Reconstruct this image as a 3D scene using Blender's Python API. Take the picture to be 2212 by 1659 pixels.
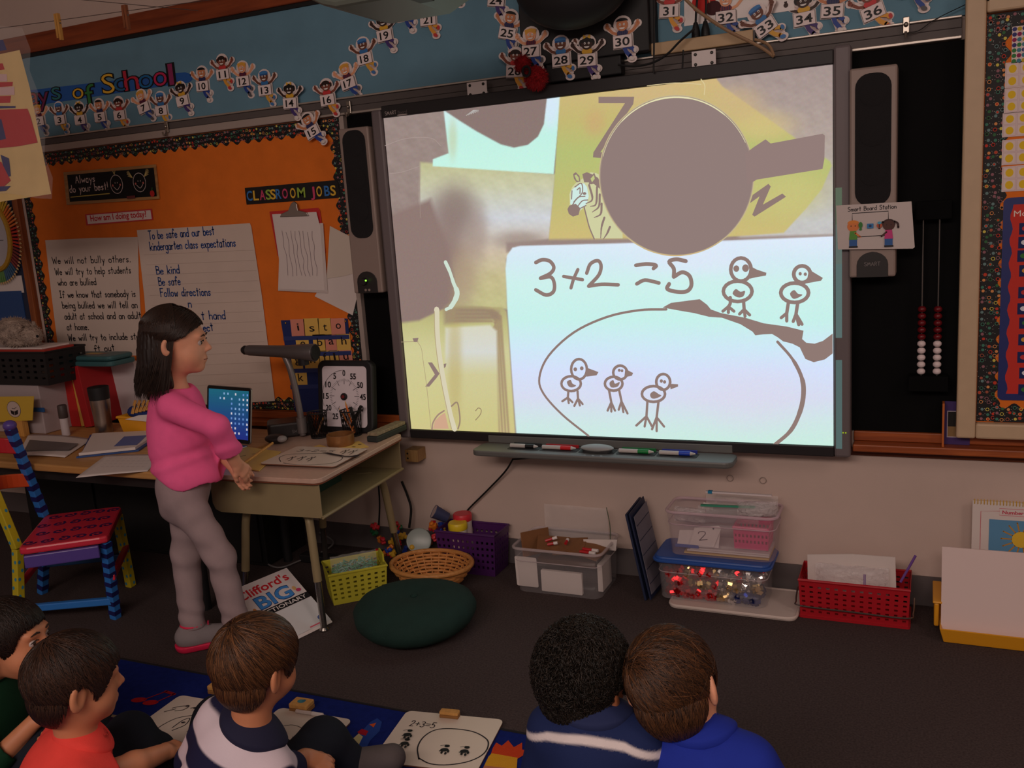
import bpy, bmesh, math, random
import numpy as np
from mathutils import Vector, Matrix, Euler

for o in list(bpy.data.objects):
    bpy.data.objects.remove(o, do_unlink=True)
SC = bpy.context.scene
COL = SC.collection
random.seed(7)
RNG = np.random.default_rng(7)
PI = math.pi

# ------------------------------------------------------------------ camera
# metres; x along the front wall, y into the wall (wall face y=0), z up from the floor
FPX, IW, IH = 1998.0, 2212.0, 1659.0
RC = np.array([[0.9120037598386608, 0.40469404949703375, -0.06687202959263847],
               [0.01535934154791906, -0.1966091412382127, -0.9803616354227591],
               [-0.4098941725218361, 0.893066387164619, -0.18552411015653567]])
CC = np.array([1.838, -3.115, 1.363])
cam = bpy.data.cameras.new('camera')
cam.sensor_width = 36.0
cam.lens = 36.0 * FPX / IW
cam.clip_start = 0.05
camo = bpy.data.objects.new('camera', cam)
COL.objects.link(camo)
mw = Matrix.Identity(4)
for i in range(3):
    mw[i][0] = RC[0][i]; mw[i][1] = -RC[1][i]; mw[i][2] = -RC[2][i]; mw[i][3] = CC[i]
camo.matrix_world = mw
SC.camera = camo

# ------------------------------------------------------------------ world, lights, exposure
wd = bpy.data.worlds.new('world'); SC.world = wd
wd.use_nodes = True
wd.node_tree.nodes['Background'].inputs[0].default_value = (1.0, 0.80, 0.72, 1)
wd.node_tree.nodes['Background'].inputs[1].default_value = 0.25
SC.view_settings.view_transform = 'Standard'
SC.view_settings.look = 'None'
SC.view_settings.exposure = 0.0
SC.view_settings.gamma = 1.0
SC.view_settings.use_curve_mapping = False

def area_light(name, loc, target, sx, sy, power, col):
    l = bpy.data.lights.new(name, 'AREA')
    l.shape = 'RECTANGLE'; l.size = sx; l.size_y = sy; l.energy = power; l.color = col
    o = bpy.data.objects.new(name, l); COL.objects.link(o)
    o.location = loc
    o.rotation_euler = (Vector(target) - Vector(loc)).to_track_quat('-Z', 'Y').to_euler()
    return o
area_light('ceiling_light_rear', (1.3, -4.5, 2.72), (1.2, -3.0, 0.0), 3.2, 1.2, 116, (1.0, 0.80, 0.71))
area_light('ceiling_light_side', (3.6, -2.2, 2.74), (2.6, -1.7, 0.0), 0.6, 2.4, 24, (1.0, 0.79, 0.70))

# ------------------------------------------------------------------ projection helpers (photo pixel -> point on a real plane)
def ray(px, py):
    return RC.T @ np.array([(px - IW / 2) / FPX, (py - IH / 2) / FPX, 1.0])
def wl(px, py, y=0.0):
    r = ray(px, py); s = (y - CC[1]) / r[1]
    return Vector(CC + s * r)
def fl(px, py, z=0.0):
    r = ray(px, py); s = (z - CC[2]) / r[2]
    return Vector(CC + s * r)
def wr(tl, br, y):
    a = wl(*tl, y); b = wl(*br, y)
    return a.x, b.x, b.z, a.z
def avgpt(a, b):
    return (a + b) * 0.5

# ------------------------------------------------------------------ materials
def lin(c):
    out = []
    for x in c[:3]:
        x = x / 255.0
        out.append(x / 12.92 if x <= 0.04045 else ((x + 0.055) / 1.055) ** 2.4)
    return tuple(out)
MATS = {}
def mat(name, c, rough=0.6, metal=0.0, spec=0.4, bump=0.0, bscale=200.0, var=0.0, vscale=20.0, trans=0.0,
        alpha=1.0, emit=None, estr=1.0, attr=None, sheen=0.0, sss=0.0, stretch=None):
    if name in MATS:
        return MATS[name]
    m = bpy.data.materials.new(name); m.use_nodes = True
    nt = m.node_tree; b = nt.nodes['Principled BSDF']
    L = lin(c)
    b.inputs['Base Color'].default_value = (*L, 1)
    b.inputs['Roughness'].default_value = rough
    b.inputs['Metallic'].default_value = metal
    b.inputs['Specular IOR Level'].default_value = spec
    if trans: b.inputs['Transmission Weight'].default_value = trans
    if alpha < 1: b.inputs['Alpha'].default_value = alpha
    if sheen: b.inputs['Sheen Weight'].default_value = sheen
    if sss:
        b.inputs['Subsurface Weight'].default_value = sss
        b.inputs['Subsurface Radius'].default_value = (0.02, 0.008, 0.004)
        b.inputs['Subsurface Scale'].default_value = 0.3
    tc = None
    def coord():
        nonlocal tc
        if tc is None:
            t = nt.nodes.new('ShaderNodeTexCoord')
            mp = nt.nodes.new('ShaderNodeMapping')
            if stretch: mp.inputs['Scale'].default_value = stretch
            nt.links.new(t.outputs['Object'], mp.inputs[0]); tc = mp.outputs[0]
        return tc
    src = None
    if attr:
        a = nt.nodes.new('ShaderNodeAttribute'); a.attribute_name = attr
        src = a.outputs['Color']
        nt.links.new(src, b.inputs['Base Color'])
    if var:
        n = nt.nodes.new('ShaderNodeTexNoise'); n.inputs['Scale'].default_value = vscale
        n.inputs['Detail'].default_value = 5
        nt.links.new(coord(), n.inputs['Vector'])
        r = nt.nodes.new('ShaderNodeMapRange')
        r.inputs[1].default_value = 0.3; r.inputs[2].default_value = 0.7
        r.inputs[3].default_value = 1 - var; r.inputs[4].default_value = 1 + var
        nt.links.new(n.outputs[0], r.inputs[0])
        v = nt.nodes.new('ShaderNodeVectorMath'); v.operation = 'SCALE'
        if src: nt.links.new(src, v.inputs[0])
        else: v.inputs[0].default_value = L
        nt.links.new(r.outputs[0], v.inputs['Scale'])
        nt.links.new(v.outputs[0], b.inputs['Base Color'])
    if bump:
        n = nt.nodes.new('ShaderNodeTexNoise'); n.inputs['Scale'].default_value = bscale
        n.inputs['Detail'].default_value = 3
        nt.links.new(coord(), n.inputs['Vector'])
        bp = nt.nodes.new('ShaderNodeBump'); bp.inputs['Strength'].default_value = bump
        bp.inputs['Distance'].default_value = 0.01
        nt.links.new(n.outputs[0], bp.inputs['Height'])
        nt.links.new(bp.outputs[0], b.inputs['Normal'])
    if emit is not None:
        if emit == 'attr':
            nt.links.new(src, b.inputs['Emission Color'])
        else:
            b.inputs['Emission Color'].default_value = (*lin(emit), 1)
        b.inputs['Emission Strength'].default_value = estr
    MATS[name] = m
    return m
def wood(name, c1, c2, scale=6.0, axis=0, rough=0.45):
    if name in MATS: return MATS[name]
    m = mat(name, c1, rough)
    nt = m.node_tree; b = nt.nodes['Principled BSDF']
    t = nt.nodes.new('ShaderNodeTexCoord'); mp = nt.nodes.new('ShaderNodeMapping')
    s = [22.0, 22.0, 22.0]; s[axis] = 1.6
    mp.inputs['Scale'].default_value = [k * scale / 6 for k in s]
    n = nt.nodes.new('ShaderNodeTexNoise'); n.inputs['Scale'].default_value = 2.5; n.inputs['Detail'].default_value = 7
    n.inputs['Distortion'].default_value = 0.6
    cr = nt.nodes.new('ShaderNodeValToRGB')
    cr.color_ramp.elements[0].position = 0.32; cr.color_ramp.elements[1].position = 0.68
    cr.color_ramp.elements[0].color = (*lin(c2), 1); cr.color_ramp.elements[1].color = (*lin(c1), 1)
    nt.links.new(t.outputs['Object'], mp.inputs[0]); nt.links.new(mp.outputs[0], n.inputs['Vector'])
    nt.links.new(n.outputs[0], cr.inputs[0]); nt.links.new(cr.outputs[0], b.inputs['Base Color'])
    return m
INK = mat('print_ink', (200, 200, 200), 0.65, attr='Col', spec=0.25)
LAM = mat('laminated_print', (200, 200, 200), 0.5, attr='Col', spec=0.3)
HAIRM = mat('hair_strand', (40, 30, 20), 0.45, attr='Col', spec=0.35)

# ------------------------------------------------------------------ mesh builder
ZAX = Vector((0, 0, 1))
def rotz(a): return Matrix.Rotation(a, 3, 'Z')
class MB:
    def __init__(s):
        s.v = []; s.f = []; s.mi = []; s.c = []
    def add(s, vs, fs, mi=0, col=None):
        o = len(s.v)
        s.v += [tuple(p) for p in vs]
        for q in fs:
            s.f.append([i + o for i in q]); s.mi.append(mi); s.c.append(col)
        return s
    def box(s, c, size, R=None, mi=0, col=None, taper=(1, 1)):
        c = Vector(c); hx, hy, hz = [k / 2 for k in size]
        vs = []
        for dz in (-1, 1):
            t = taper if dz > 0 else (1, 1)
            for dx, dy in ((-1, -1), (1, -1), (1, 1), (-1, 1)):
                p = Vector((dx * hx * t[0], dy * hy * t[1], dz * hz))
                if R is not None: p = R @ p
                vs.append(c + p)
        return s.add(vs, [(3, 2, 1, 0), (4, 5, 6, 7), (0, 1, 5, 4), (1, 2, 6, 5), (2, 3, 7, 6), (3, 0, 4, 7)], mi, col)
    def mm(s, x0, x1, y0, y1, z0, z1, mi=0, col=None):
        return s.box(((x0 + x1) / 2, (y0 + y1) / 2, (z0 + z1) / 2), (abs(x1 - x0), abs(y1 - y0), abs(z1 - z0)), None, mi, col)
    def prism(s, pts, d, mi=0, col=None):
        """closed 3-D outline pts extruded along vector d"""
        pts = [Vector(p) for p in pts]; d = Vector(d); n = len(pts)
        nrm = Vector((0, 0, 0))
        for i in range(n):
            nrm += pts[i].cross(pts[(i + 1) % n])
        if nrm.dot(d) > 0: pts = pts[::-1]
        vs = pts + [p + d for p in pts]
        fs = [list(range(n)), list(range(2 * n - 1, n - 1, -1))]
        for i in range(n):
            j = (i + 1) % n
            fs.append((j, i, i + n, j + n))
        return s.add(vs, fs, mi, col)
    def tube(s, pts, r, n=8, mi=0, col=None, caps=True, closed=False):
        pts = [Vector(p) for p in pts]; m = len(pts)
        rs = r if isinstance(r, (list, tuple)) else [r] * m
        T = []
        for i in range(m):
            a = pts[(i - 1) % m] if (closed or i > 0) else pts[0]
            b = pts[(i + 1) % m] if (closed or i < m - 1) else pts[-1]
            t = (b - a); T.append(t.normalized() if t.length > 1e-9 else Vector((0, 0, 1)))
        u = T[0].orthogonal().normalized()
        vs = []
        for i in range(m):
            u = (u - T[i] * u.dot(T[i]))
            u = u.normalized() if u.length > 1e-6 else T[i].orthogonal().normalized()
            w = T[i].cross(u)
            for k in range(n):
                a = 2 * PI * k / n
                vs.append(pts[i] + (u * math.cos(a) + w * math.sin(a)) * rs[i])
        fs = []
        for i in range(m if closed else m - 1):
            i2 = (i + 1) % m
            for k in range(n):
                k2 = (k + 1) % n
                fs.append((i * n + k, i * n + k2, i2 * n + k2, i2 * n + k))
        if caps and not closed:
            fs.append(list(range(n - 1, -1, -1))); fs.append([(m - 1) * n + k for k in range(n)])
        return s.add(vs, fs, mi, col)
    def lathe(s, prof, c=(0, 0, 0), n=24, R=None, mi=0, col=None, sx=1, sy=1):
        """prof list of (r,z); axis z through c"""
        c = Vector(c); vs = []; fs = []
        for (r, z) in prof:
            for k in range(n):
                a = 2 * PI * k / n
                p = Vector((r * sx * math.cos(a), r * sy * math.sin(a), z))
                if R is not None: p = R @ p
                vs.append(c + p)
        for i in range(len(prof) - 1):
            for k in range(n):
                k2 = (k + 1) % n
                fs.append((i * n + k, i * n + k2, (i + 1) * n + k2, (i + 1) * n + k))
        if prof[0][0] > 1e-6: fs.append(list(range(n - 1, -1, -1)))
        if prof[-1][0] > 1e-6: fs.append([(len(prof) - 1) * n + k for k in range(n)])
        return s.add(vs, fs, mi, col)
    def ball(s, c, r, nu=12, nv=8, R=None, mi=0, col=None):
        r = r if isinstance(r, (tuple, list)) else (r, r, r)
        c = Vector(c); vs = []; fs = []
        for j in range(nv + 1):
            t = PI * j / nv
            for k in range(nu):
                a = 2 * PI * k / nu
                p = Vector((r[0] * math.sin(t) * math.cos(a), r[1] * math.sin(t) * math.sin(a), -r[2] * math.cos(t)))
                if R is not None: p = R @ p
                vs.append(c + p)
        for j in range(nv):
            for k in range(nu):
                k2 = (k + 1) % nu
                fs.append((j * nu + k, j * nu + k2, (j + 1) * nu + k2, (j + 1) * nu + k))
        return s.add(vs, fs, mi, col)
    def rrect(s, c, w, h, d, r, frame, mi=0, col=None, seg=5):
        """rounded plate: frame=(u,v,n); extruded d along n from c"""
        u, v, n = frame
        pts = [Vector(c) + u * x + v * y for x, y in rr_pts(w, h, r, seg)]
        return s.prism(pts, n * d, mi, col)
    def mesh(s, name):
        me = bpy.data.meshes.new(name)
        me.from_pydata(s.v, [], s.f)
        me.polygons.foreach_set('material_index', s.mi)
        if any(c is not None for c in s.c):
            at = me.color_attributes.new('Col', 'FLOAT_COLOR', 'CORNER')
            buf = []
            for q, c in zip(s.f, s.c):
                l = (*lin(c), 1.0) if c is not None else (0.5, 0.5, 0.5, 1.0)
                buf += list(l) * len(q)
            at.data.foreach_set('color', buf)
        return me
    def build(s, name, m, parent=None, org=None, smooth=False, bevel=0.0, loc=None, rz=0.0, sub=0, solid=0.0, angle=40):
        if org is None and parent is not None and parent.get('_org') is not None and loc is None:
            org = Vector(parent['_org'])
        if org is not None:
            o = Vector(org); s.v = [tuple(Vector(p) - o) for p in s.v]
        me = s.mesh(name)
        for k in (m if isinstance(m, (list, tuple)) else [m]): me.materials.append(k)
        ob = bpy.data.objects.new(name, me); COL.objects.link(ob)
        if parent is not None and org is not None: ob['_org'] = list(org)
        if smooth:
            me.polygons.foreach_set('use_smooth', [True] * len(me.polygons))
            me.update()
            if angle < 180: me.set_sharp_from_angle(angle=math.radians(angle))
        if parent is not None: ob.parent = parent
        elif org is not None: ob.location = org
        if loc is not None: ob.location = loc
        if rz: ob.rotation_euler = (0, 0, rz)
        if solid:
            md = ob.modifiers.new('solid', 'SOLIDIFY'); md.thickness = solid; md.offset = 0
        if bevel:
            md = ob.modifiers.new('bevel', 'BEVEL'); md.width = bevel; md.segments = 2; md.limit_method = 'ANGLE'
            md.angle_limit = math.radians(50)
        if sub:
            md = ob.modifiers.new('sub', 'SUBSURF'); md.levels = sub; md.render_levels = sub
        return ob
def rr_pts(w, h, r, seg=5):
    r = min(r, w / 2, h / 2); out = []
    for cx, cy, a0 in ((w / 2 - r, h / 2 - r, 0), (-w / 2 + r, h / 2 - r, PI / 2), (-w / 2 + r, -h / 2 + r, PI), (w / 2 - r, -h / 2 + r, 1.5 * PI)):
        for k in range(seg + 1):
            a = a0 + PI / 2 * k / seg
            out.append((cx + r * math.cos(a), cy + r * math.sin(a)))
    return out
def tag(o, label, cat, group=None, kind=None):
    if label: o['label'] = label
    if cat: o['category'] = cat
    if group: o['group'] = group
    if kind: o['kind'] = kind
    return o
def struct(o, label=None, cat=None):
    o['kind'] = 'structure'
    if label: o['label'] = label
    if cat: o['category'] = cat
    return o
def thing(name, label, cat, loc=(0, 0, 0), rz=0.0, group=None, world=False):
    """an Empty at the thing's base; world=True: parts are given in world metres and re-based here"""
    o = bpy.data.objects.new(name, None); COL.objects.link(o)
    o.empty_display_size = 0.05
    o.location = loc; o.rotation_euler = (0, 0, rz)
    if world: o['_org'] = list(loc)
    return tag(o, label, cat, group)
def copy_tree(o, parent=None):
    c = o.copy(); COL.objects.link(c); c.parent = parent
    for ch in list(o.children): copy_tree(ch, c)
    return c

# ------------------------------------------------------------------ flat print
def catmull(pts, n=6, closed=False):
    P = [np.array(p, float) for p in pts]
    if len(P) < 3: return [tuple(p) for p in P]
    m = len(P); out = []
    rng = range(m) if closed else range(m - 1)
    for i in rng:
        p0 = P[(i - 1) % m] if (closed or i > 0) else P[0] * 2 - P[1]
        p1 = P[i]; p2 = P[(i + 1) % m]
        p3 = P[(i + 2) % m] if (closed or i < m - 2) else P[-1] * 2 - P[-2]
        for k in range(n):
            t = k / n
            out.append(tuple(0.5 * ((2 * p1) + (-p0 + p2) * t + (2 * p0 - 5 * p1 + 4 * p2 - p3) * t * t + (-p0 + 3 * p1 - 3 * p2 + p3) * t ** 3)))
    if not closed: out.append(tuple(P[-1]))
    return out
_tcache = {}
def text_shape(s, bold=0.0):
    key = (s, bold)
    if key in _tcache: return _tcache[key]
    cu = bpy.data.curves.new('t', 'FONT'); cu.body = s; cu.size = 1.0; cu.offset = bold; cu.resolution_u = 3
    ob = bpy.data.objects.new('t', cu); COL.objects.link(ob)
    dg = bpy.context.evaluated_depsgraph_get()
    me = bpy.data.meshes.new_from_object(ob.evaluated_get(dg))
    vs = [(v.co.x, v.co.y) for v in me.vertices]; fs = [list(p.vertices) for p in me.polygons]
    bpy.data.objects.remove(ob); bpy.data.curves.remove(cu); bpy.data.meshes.remove(me)
    _tcache[key] = (vs, fs); return vs, fs
class Ink(MB):
    """coloured flat shapes stacked on a plane; local (x,y) -> o + u x + v y + n k"""
    def __init__(s, o, u, v, n, step=0.0002, pxmap=None):
        super().__init__(); s.o = Vector(o); s.u = Vector(u); s.w = Vector(v); s.n = Vector(n); s.k = 1; s.step = step; s.pxmap = pxmap
    def P(s, x, y, k=None): return s.o + s.u * x + s.w * y + s.n * ((s.k if k is None else k) * s.step)
    def px(s, pts): return [s.pxmap(*p) for p in pts]
    def poly(s, pts, col, up=True):
        pts = list(pts); A = 0
        for i in range(len(pts)):
            a, b = pts[i], pts[(i + 1) % len(pts)]; A += a[0] * b[1] - a[1] * b[0]
        if A < 0: pts = pts[::-1]
        if s.u.cross(s.w).dot(s.n) < 0: pts = pts[::-1]
        s.add([s.P(*p) for p in pts], [list(range(len(pts)))], 0, col)
        if up: s.k += 1
        return s
    def ell(s, cx, cy, rx, ry, col, rot=0.0, n=20, a0=0.0, a1=2 * PI, up=True):
        c, q = math.cos(rot), math.sin(rot); pts = []
        full = abs(a1 - a0 - 2 * PI) < 1e-6
        for k in range(n + (0 if full else 1)):
            a = a0 + (a1 - a0) * k / n; x = rx * math.cos(a); y = ry * math.sin(a)
            pts.append((cx + x * c - y * q, cy + x * q + y * c))
        return s.poly(pts, col, up)
    def rect(s, x0, y0, x1, y1, col, up=True):
        return s.poly([(x0, y0), (x1, y0), (x1, y1), (x0, y1)], col, up)
    def line(s, pts, w, col, closed=False, smooth=0, up=True, caps=True):
        if smooth: pts = catmull(pts, smooth, closed)
        P = [np.array(p, float) for p in pts]
        P = [p for i, p in enumerate(P) if i == 0 or np.linalg.norm(p - P[i - 1]) > 1e-7]
        m = len(P)
        if m < 2: return s
        ws = w if isinstance(w, (list, tuple)) else [w] * m
        if len(ws) != m: ws = [ws[min(len(ws) - 1, int(i * len(ws) / m))] for i in range(m)]
        L = []; Rr = []
        for i in range(m):
            a = P[(i - 1) % m] if (closed or i > 0) else P[0]
            b = P[(i + 1) % m] if (closed or i < m - 1) else P[-1]
            t = b - a; t = t / max(np.linalg.norm(t), 1e-9); nn = np.array([-t[1], t[0]]) * ws[i] / 2
            L.append(P[i] + nn); Rr.append(P[i] - nn)
        flip = s.u.cross(s.w).dot(s.n) < 0
        vs = [s.P(*p) for p in L] + [s.P(*p) for p in Rr]; fs = []
        for i in range(m if closed else m - 1):
            j = (i + 1) % m
            q = (i, i + m, j + m, j)
            fs.append(q[::-1] if flip else q)
        s.add(vs, fs, 0, col)
        if caps and not closed:
            s.ell(P[0][0], P[0][1], ws[0] / 2, ws[0] / 2, col, n=8, up=False)
            s.ell(P[-1][0], P[-1][1], ws[-1] / 2, ws[-1] / 2, col, n=8, up=False)
        if up: s.k += 1
        return s
    def text(s, t, p0, p1, h, col, bold=0.0, shear=0.0):
        """type t along baseline p0->p1 (local), cap height h"""
        vs, fs = text_shape(t, bold)
        if not vs: return s
        x0 = min(v[0] for v in vs); x1 = max(v[0] for v in vs)
        p0 = np.array(p0, float); p1 = np.array(p1, float); d = p1 - p0
        ln = np.linalg.norm(d); e = d / ln; nn = np.array([-e[1], e[0]])
        sx = ln / (x1 - x0); sy = h / 0.73
        flip = s.u.cross(s.w).dot(s.n) < 0
        out = []
        for x, y in vs:
            q = p0 + e * ((x - x0) * sx + shear * y * sy) + nn * (y * sy); out.append(s.P(*q))
        s.add(out, [f[::-1] if flip else f for f in fs], 0, col); s.k += 1
        return s
    def hand(s, t, p0, p1, h, col, w=None, jit=0.0):
        """handwriting in single strokes along the baseline p0->p1, ascender height h"""
        adv = 0; glyphs = []
        for ch in t:
            wd_, st = HFONT.get(ch, (6, []))
            glyphs.append((adv, st)); adv += wd_ + 2.2
        adv -= 2.2
        p0 = np.array(p0, float); p1 = np.array(p1, float); d = p1 - p0; ln = np.linalg.norm(d); e = d / ln; nn = np.array([-e[1], e[0]])
        sx = ln / adv; sy = h / 10.0; w = w or h * 0.12
        for a, st in glyphs:
            jy = random.uniform(-jit, jit) * h
            for k in st:
                pts = [p0 + e * ((a + x) * sx) + nn * (y * sy + jy) for x, y in k]
                s.line(pts, w, col, smooth=3 if len(pts) > 2 else 0, up=False)
        s.k += 1
        return s
def _hf(d):
    out = {}
    for k, (w, t) in d.items():
        st = []
        for q in t.split('|'):
            n = [float(x) for x in q.split()]
            st.append([(n[i], n[i + 1]) for i in range(0, len(n), 2)])
        out[k] = (w, st)
    return out
HFONT = _hf({
 'a': (4, '4 4 3 5 1 5 0 3 0 1 1 0 3 0 4 2|4 5 4 0'), 'b': (4, '0 10 0 0|0 4 2 5 4 4 4 1 2 0 0 1'), 'c': (4, '4 4 2 5 0 4 0 1 2 0 4 1'),
 'd': (4, '4 4 2 5 0 4 0 1 2 0 4 1|4 10 4 0'), 'e': (4, '0 3 4 3 4 4 2 5 0 4 0 1 2 0 4 1'), 'f': (4, '4.6 8.4 3.9 9.9 2.6 9.6 2 7.6 1.9 4 1.8 0|.2 5 3.8 5'),
 'g': (4, '4 4 2 5 0 4 0 1 2 0 4 1|4 5 4 -3 2 -4 0 -3'), 'h': (4, '0 10 0 0|0 4 2 5 4 4 4 0'), 'i': (1, '.5 5 .5 0|.5 7.6 .5 7.9'),
 'j': (2, '2 5 2 -3 0 -4|2 7.6 2 7.9'), 'k': (4, '0 10 0 0|4 5 0 2|1 3 4 0'), 'l': (1, '.5 10 .5 0'), 'm': (6, '0 5 0 0|0 4 1.5 5 3 4 3 0|3 4 4.5 5 6 4 6 0'),
 'n': (4, '0 5 0 0|0 4 2 5 4 4 4 0'), 'o': (4, '2 5 0 4 0 1 2 0 4 1 4 4 2 5'), 'p': (4, '0 5 0 -4|0 4 2 5 4 4 4 1 2 0 0 1'), 'q': (4, '4 4 2 5 0 4 0 1 2 0 4 1|4 5 4 -4'),
 'r': (3, '0 5 0 0|0 3.5 1.5 5 3 4.6'), 's': (3.4, '3.4 4.4 1.5 5 .2 4 1.7 2.6 3.2 1.4 1.7 0 0 .7'), 't': (3.4, '1.7 9 1.7 0|0 6 3.4 6'), 'u': (4, '0 5 0 1 2 0 4 1|4 5 4 0'),
 'v': (4, '0 5 2 0|2 0 4 5'), 'w': (6, '0 5 1.5 0|1.5 0 3 4|3 4 4.5 0|4.5 0 6 5'), 'x': (4, '0 5 4 0|4 5 0 0'), 'y': (4, '0 5 2 1|4 5 1 -4'), 'z': (4, '0 5 4 5|4 5 0 0|0 0 4 0'),
 'T': (6, '0 10 6 10|3 10 3 0'), 'W': (8, '0 10 2 0|2 0 4 7|4 7 6 0|6 0 8 10'), 'I': (4, '0 10 4 10|2 10 2 0|0 0 4 0'), 'B': (5, '0 10 0 0|0 10 4 9 4 6 0 5.4|0 5.4 5 4.5 5 1 0 0'),
 'F': (5, '0 10 0 0|0 10 5 10|0 5.5 4 5.5'), 'S': (5, '5 9 3 10 .5 9 .5 6.5 4 4.5 5 2 3 0 0 1'), 'A': (6, '0 0 3 10|3 10 6 0|1.2 4 4.8 4'), 'R': (5, '0 10 0 0|0 10 4 9.6 4.6 7.5 3.5 5.3 0 5|2 5 5 0'),
 'M': (7, '0 0 1 10|1 10 3.5 2|3.5 2 6 10|6 10 7 0'), 'K': (5, '0 10 0 0|5 10 0 4|1.4 5.4 5 0'), 'L': (4, '0 10 0 0|0 0 4 0'),
 ' ': (3.4, '0 0'), '.': (1, '.3 0 .7 .3'), '!': (1, '.5 10 .5 3|.5 .2 .5 0'), '?': (4, '0 8 1 10 3.5 9.4 3.5 7 2 5 2 3|2 .3 2 0'), '+': (6, '0 5 6 5|3 8 3 2'), '=': (6, '0 6.5 6 6.5|0 3.5 6 3.5'),
 '2': (5, '0 8 1 9.8 4 9.6 4.4 7 2 3 0 0|0 0 5 .4'), '3': (5, '0 9 2 10 4.6 8.6 4 6.2 2 5.4 4.6 4.4 5 2 3 0 0 1'), '5': (5, '5 10 1 10|1 10 .6 5.6 3 6.2 5 4 4.4 1 2 0 0 .8'), '8': (5, '4.5 8.5 2.5 10 .6 8.4 2.5 5.6 4.8 2.4 2.5 0 .2 2.4 2.5 5.4 4.5 8.5'),
})
del HFONT[' ']; HFONT[' '] = (3.4, [])
def wall_ink(y):
    return Ink((0, y, 0), (1, 0, 0), (0, 0, 1), (0, -1, 0), pxmap=lambda a, b: (wl(a, b, y).x, wl(a, b, y).z))
def ink_build(ink, name, parent, m=None, org=None):
    return ink.build(name, m or INK, parent, org=org)
# ================================================================== THE SETTING
WALLP = mat('wall_paint', (204, 182, 171), 0.75, var=0.05, vscale=3, bump=0.05, bscale=300)
struct(MB().mm(-3.2, 5.0, 0.0, 0.12, -0.05, 2.8).build('wall_back', WALLP))
struct(MB().mm(-3.32, -3.2, -6.0, 0.12, -0.05, 2.8).build('wall_left', WALLP))
struct(MB().mm(5.0, 5.12, -6.0, 0.12, -0.05, 2.8).build('wall_right', WALLP))
struct(MB().mm(-3.2, 5.0, -6.0, 0.0, 2.8, 2.9).build('ceiling', mat('ceiling_paint', (200, 192, 182), 0.9)))
CARP = mat('carpet', (79, 68, 67), 0.95, var=0.28, vscale=170, bump=0.5, bscale=420, spec=0.1)
struct(MB().mm(-3.2, 5.0, -6.0, 0.0, -0.05, 0.0).build('floor', CARP))
BB = mat('vinyl_base', (96, 88, 88), 0.6)
struct(MB().mm(-3.2, 5.0, -0.008, 0.0, 0.0, 0.1).build('baseboard_back', BB))
TW = wood('trim_wood', (150, 72, 36), (112, 48, 24), 5, 0)
struct(MB().mm(-3.2, 5.0, -0.03, 0.0, 2.185, 2.262).build('trim_1', TW, bevel=0.004))
struct(MB().mm(-3.2, 5.0, -0.02, 0.0, 2.170, 2.185).build('trim_2', mat('dark_gap', (22, 20, 20), 0.7)))
# blue paper frieze, map rail, aluminium frame, chalkboard
tag(MB().mm(-3.19, 2.6, -0.012, -0.0005, 1.822, 2.170).build('bulletin_paper', mat('blue_paper', (103, 143, 163), 0.85, var=0.05, vscale=9, bump=0.08, bscale=40)),
    'sky blue paper frieze along the top of the wall', 'paper')
RAILD = mat('rail_dark', (92, 84, 82), 0.6)
ALU = mat('aluminium', (190, 180, 170), 0.38, 0.6)
rail = thing('map_rail', 'grey metal map rail running under the blue paper frieze', 'rail', (0, 0, 1.756), world=True)
MB().mm(-3.19, 1.912, -0.022, -0.0005, 1.788, 1.814).build('cork_strip', RAILD, rail, bevel=0.002)
MB().mm(-3.19, 1.912, -0.03, -0.0005, 1.8145, 1.8215).build('upper_lip', ALU, rail, bevel=0.002)
MB().mm(-0.33, 1.912, -0.03, -0.0005, 1.757, 1.766).build('lower_lip', ALU, rail, bevel=0.002)
MB().mm(-0.33, 1.912, -0.022, -0.0005, 1.767, 1.787).build('channel', RAILD, rail)
MB().mm(-3.19, -0.34, -0.026, -0.0005, 1.757, 1.787).build('frame_bar', mat('alu_frame', (178, 164, 156), 0.5, 0.2), rail, bevel=0.003)
BLK = mat('chalkboard', (8, 8, 9), 0.75, var=0.25, vscale=6, spec=0.12)
tag(MB().mm(-0.205, 2.6, -0.012, -0.0005, 0.585, 1.755).build('chalkboard', BLK), 'black chalkboard behind the projection screen and white frame', 'chalkboard')
LED = wood('ledge_wood', (176, 92, 44), (132, 62, 28), 5, 0)
led = thing('chalk_ledge', 'orange wooden chalk ledge under the chalkboard', 'ledge', (0.2, 0, 0.5), world=True)
for xa, xb in ((-3.19, -.052), (1.622, 3.2)):
    MB().mm(xa, xb, -0.07, -0.0005, 0.528, 0.552).build('tray', LED, led, bevel=0.004)
    MB().mm(xa, xb, -0.022, -0.0005, 0.553, 0.584).build('backstop', LED, led, bevel=0.003)
MB().mm(-3.19, 3.2, -0.012, -0.0005, 0.500, 0.527).build('apron', wood('ledge_wood_dark', (120, 60, 30), (92, 42, 22), 5, 0), led, bevel=0.003)

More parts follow.
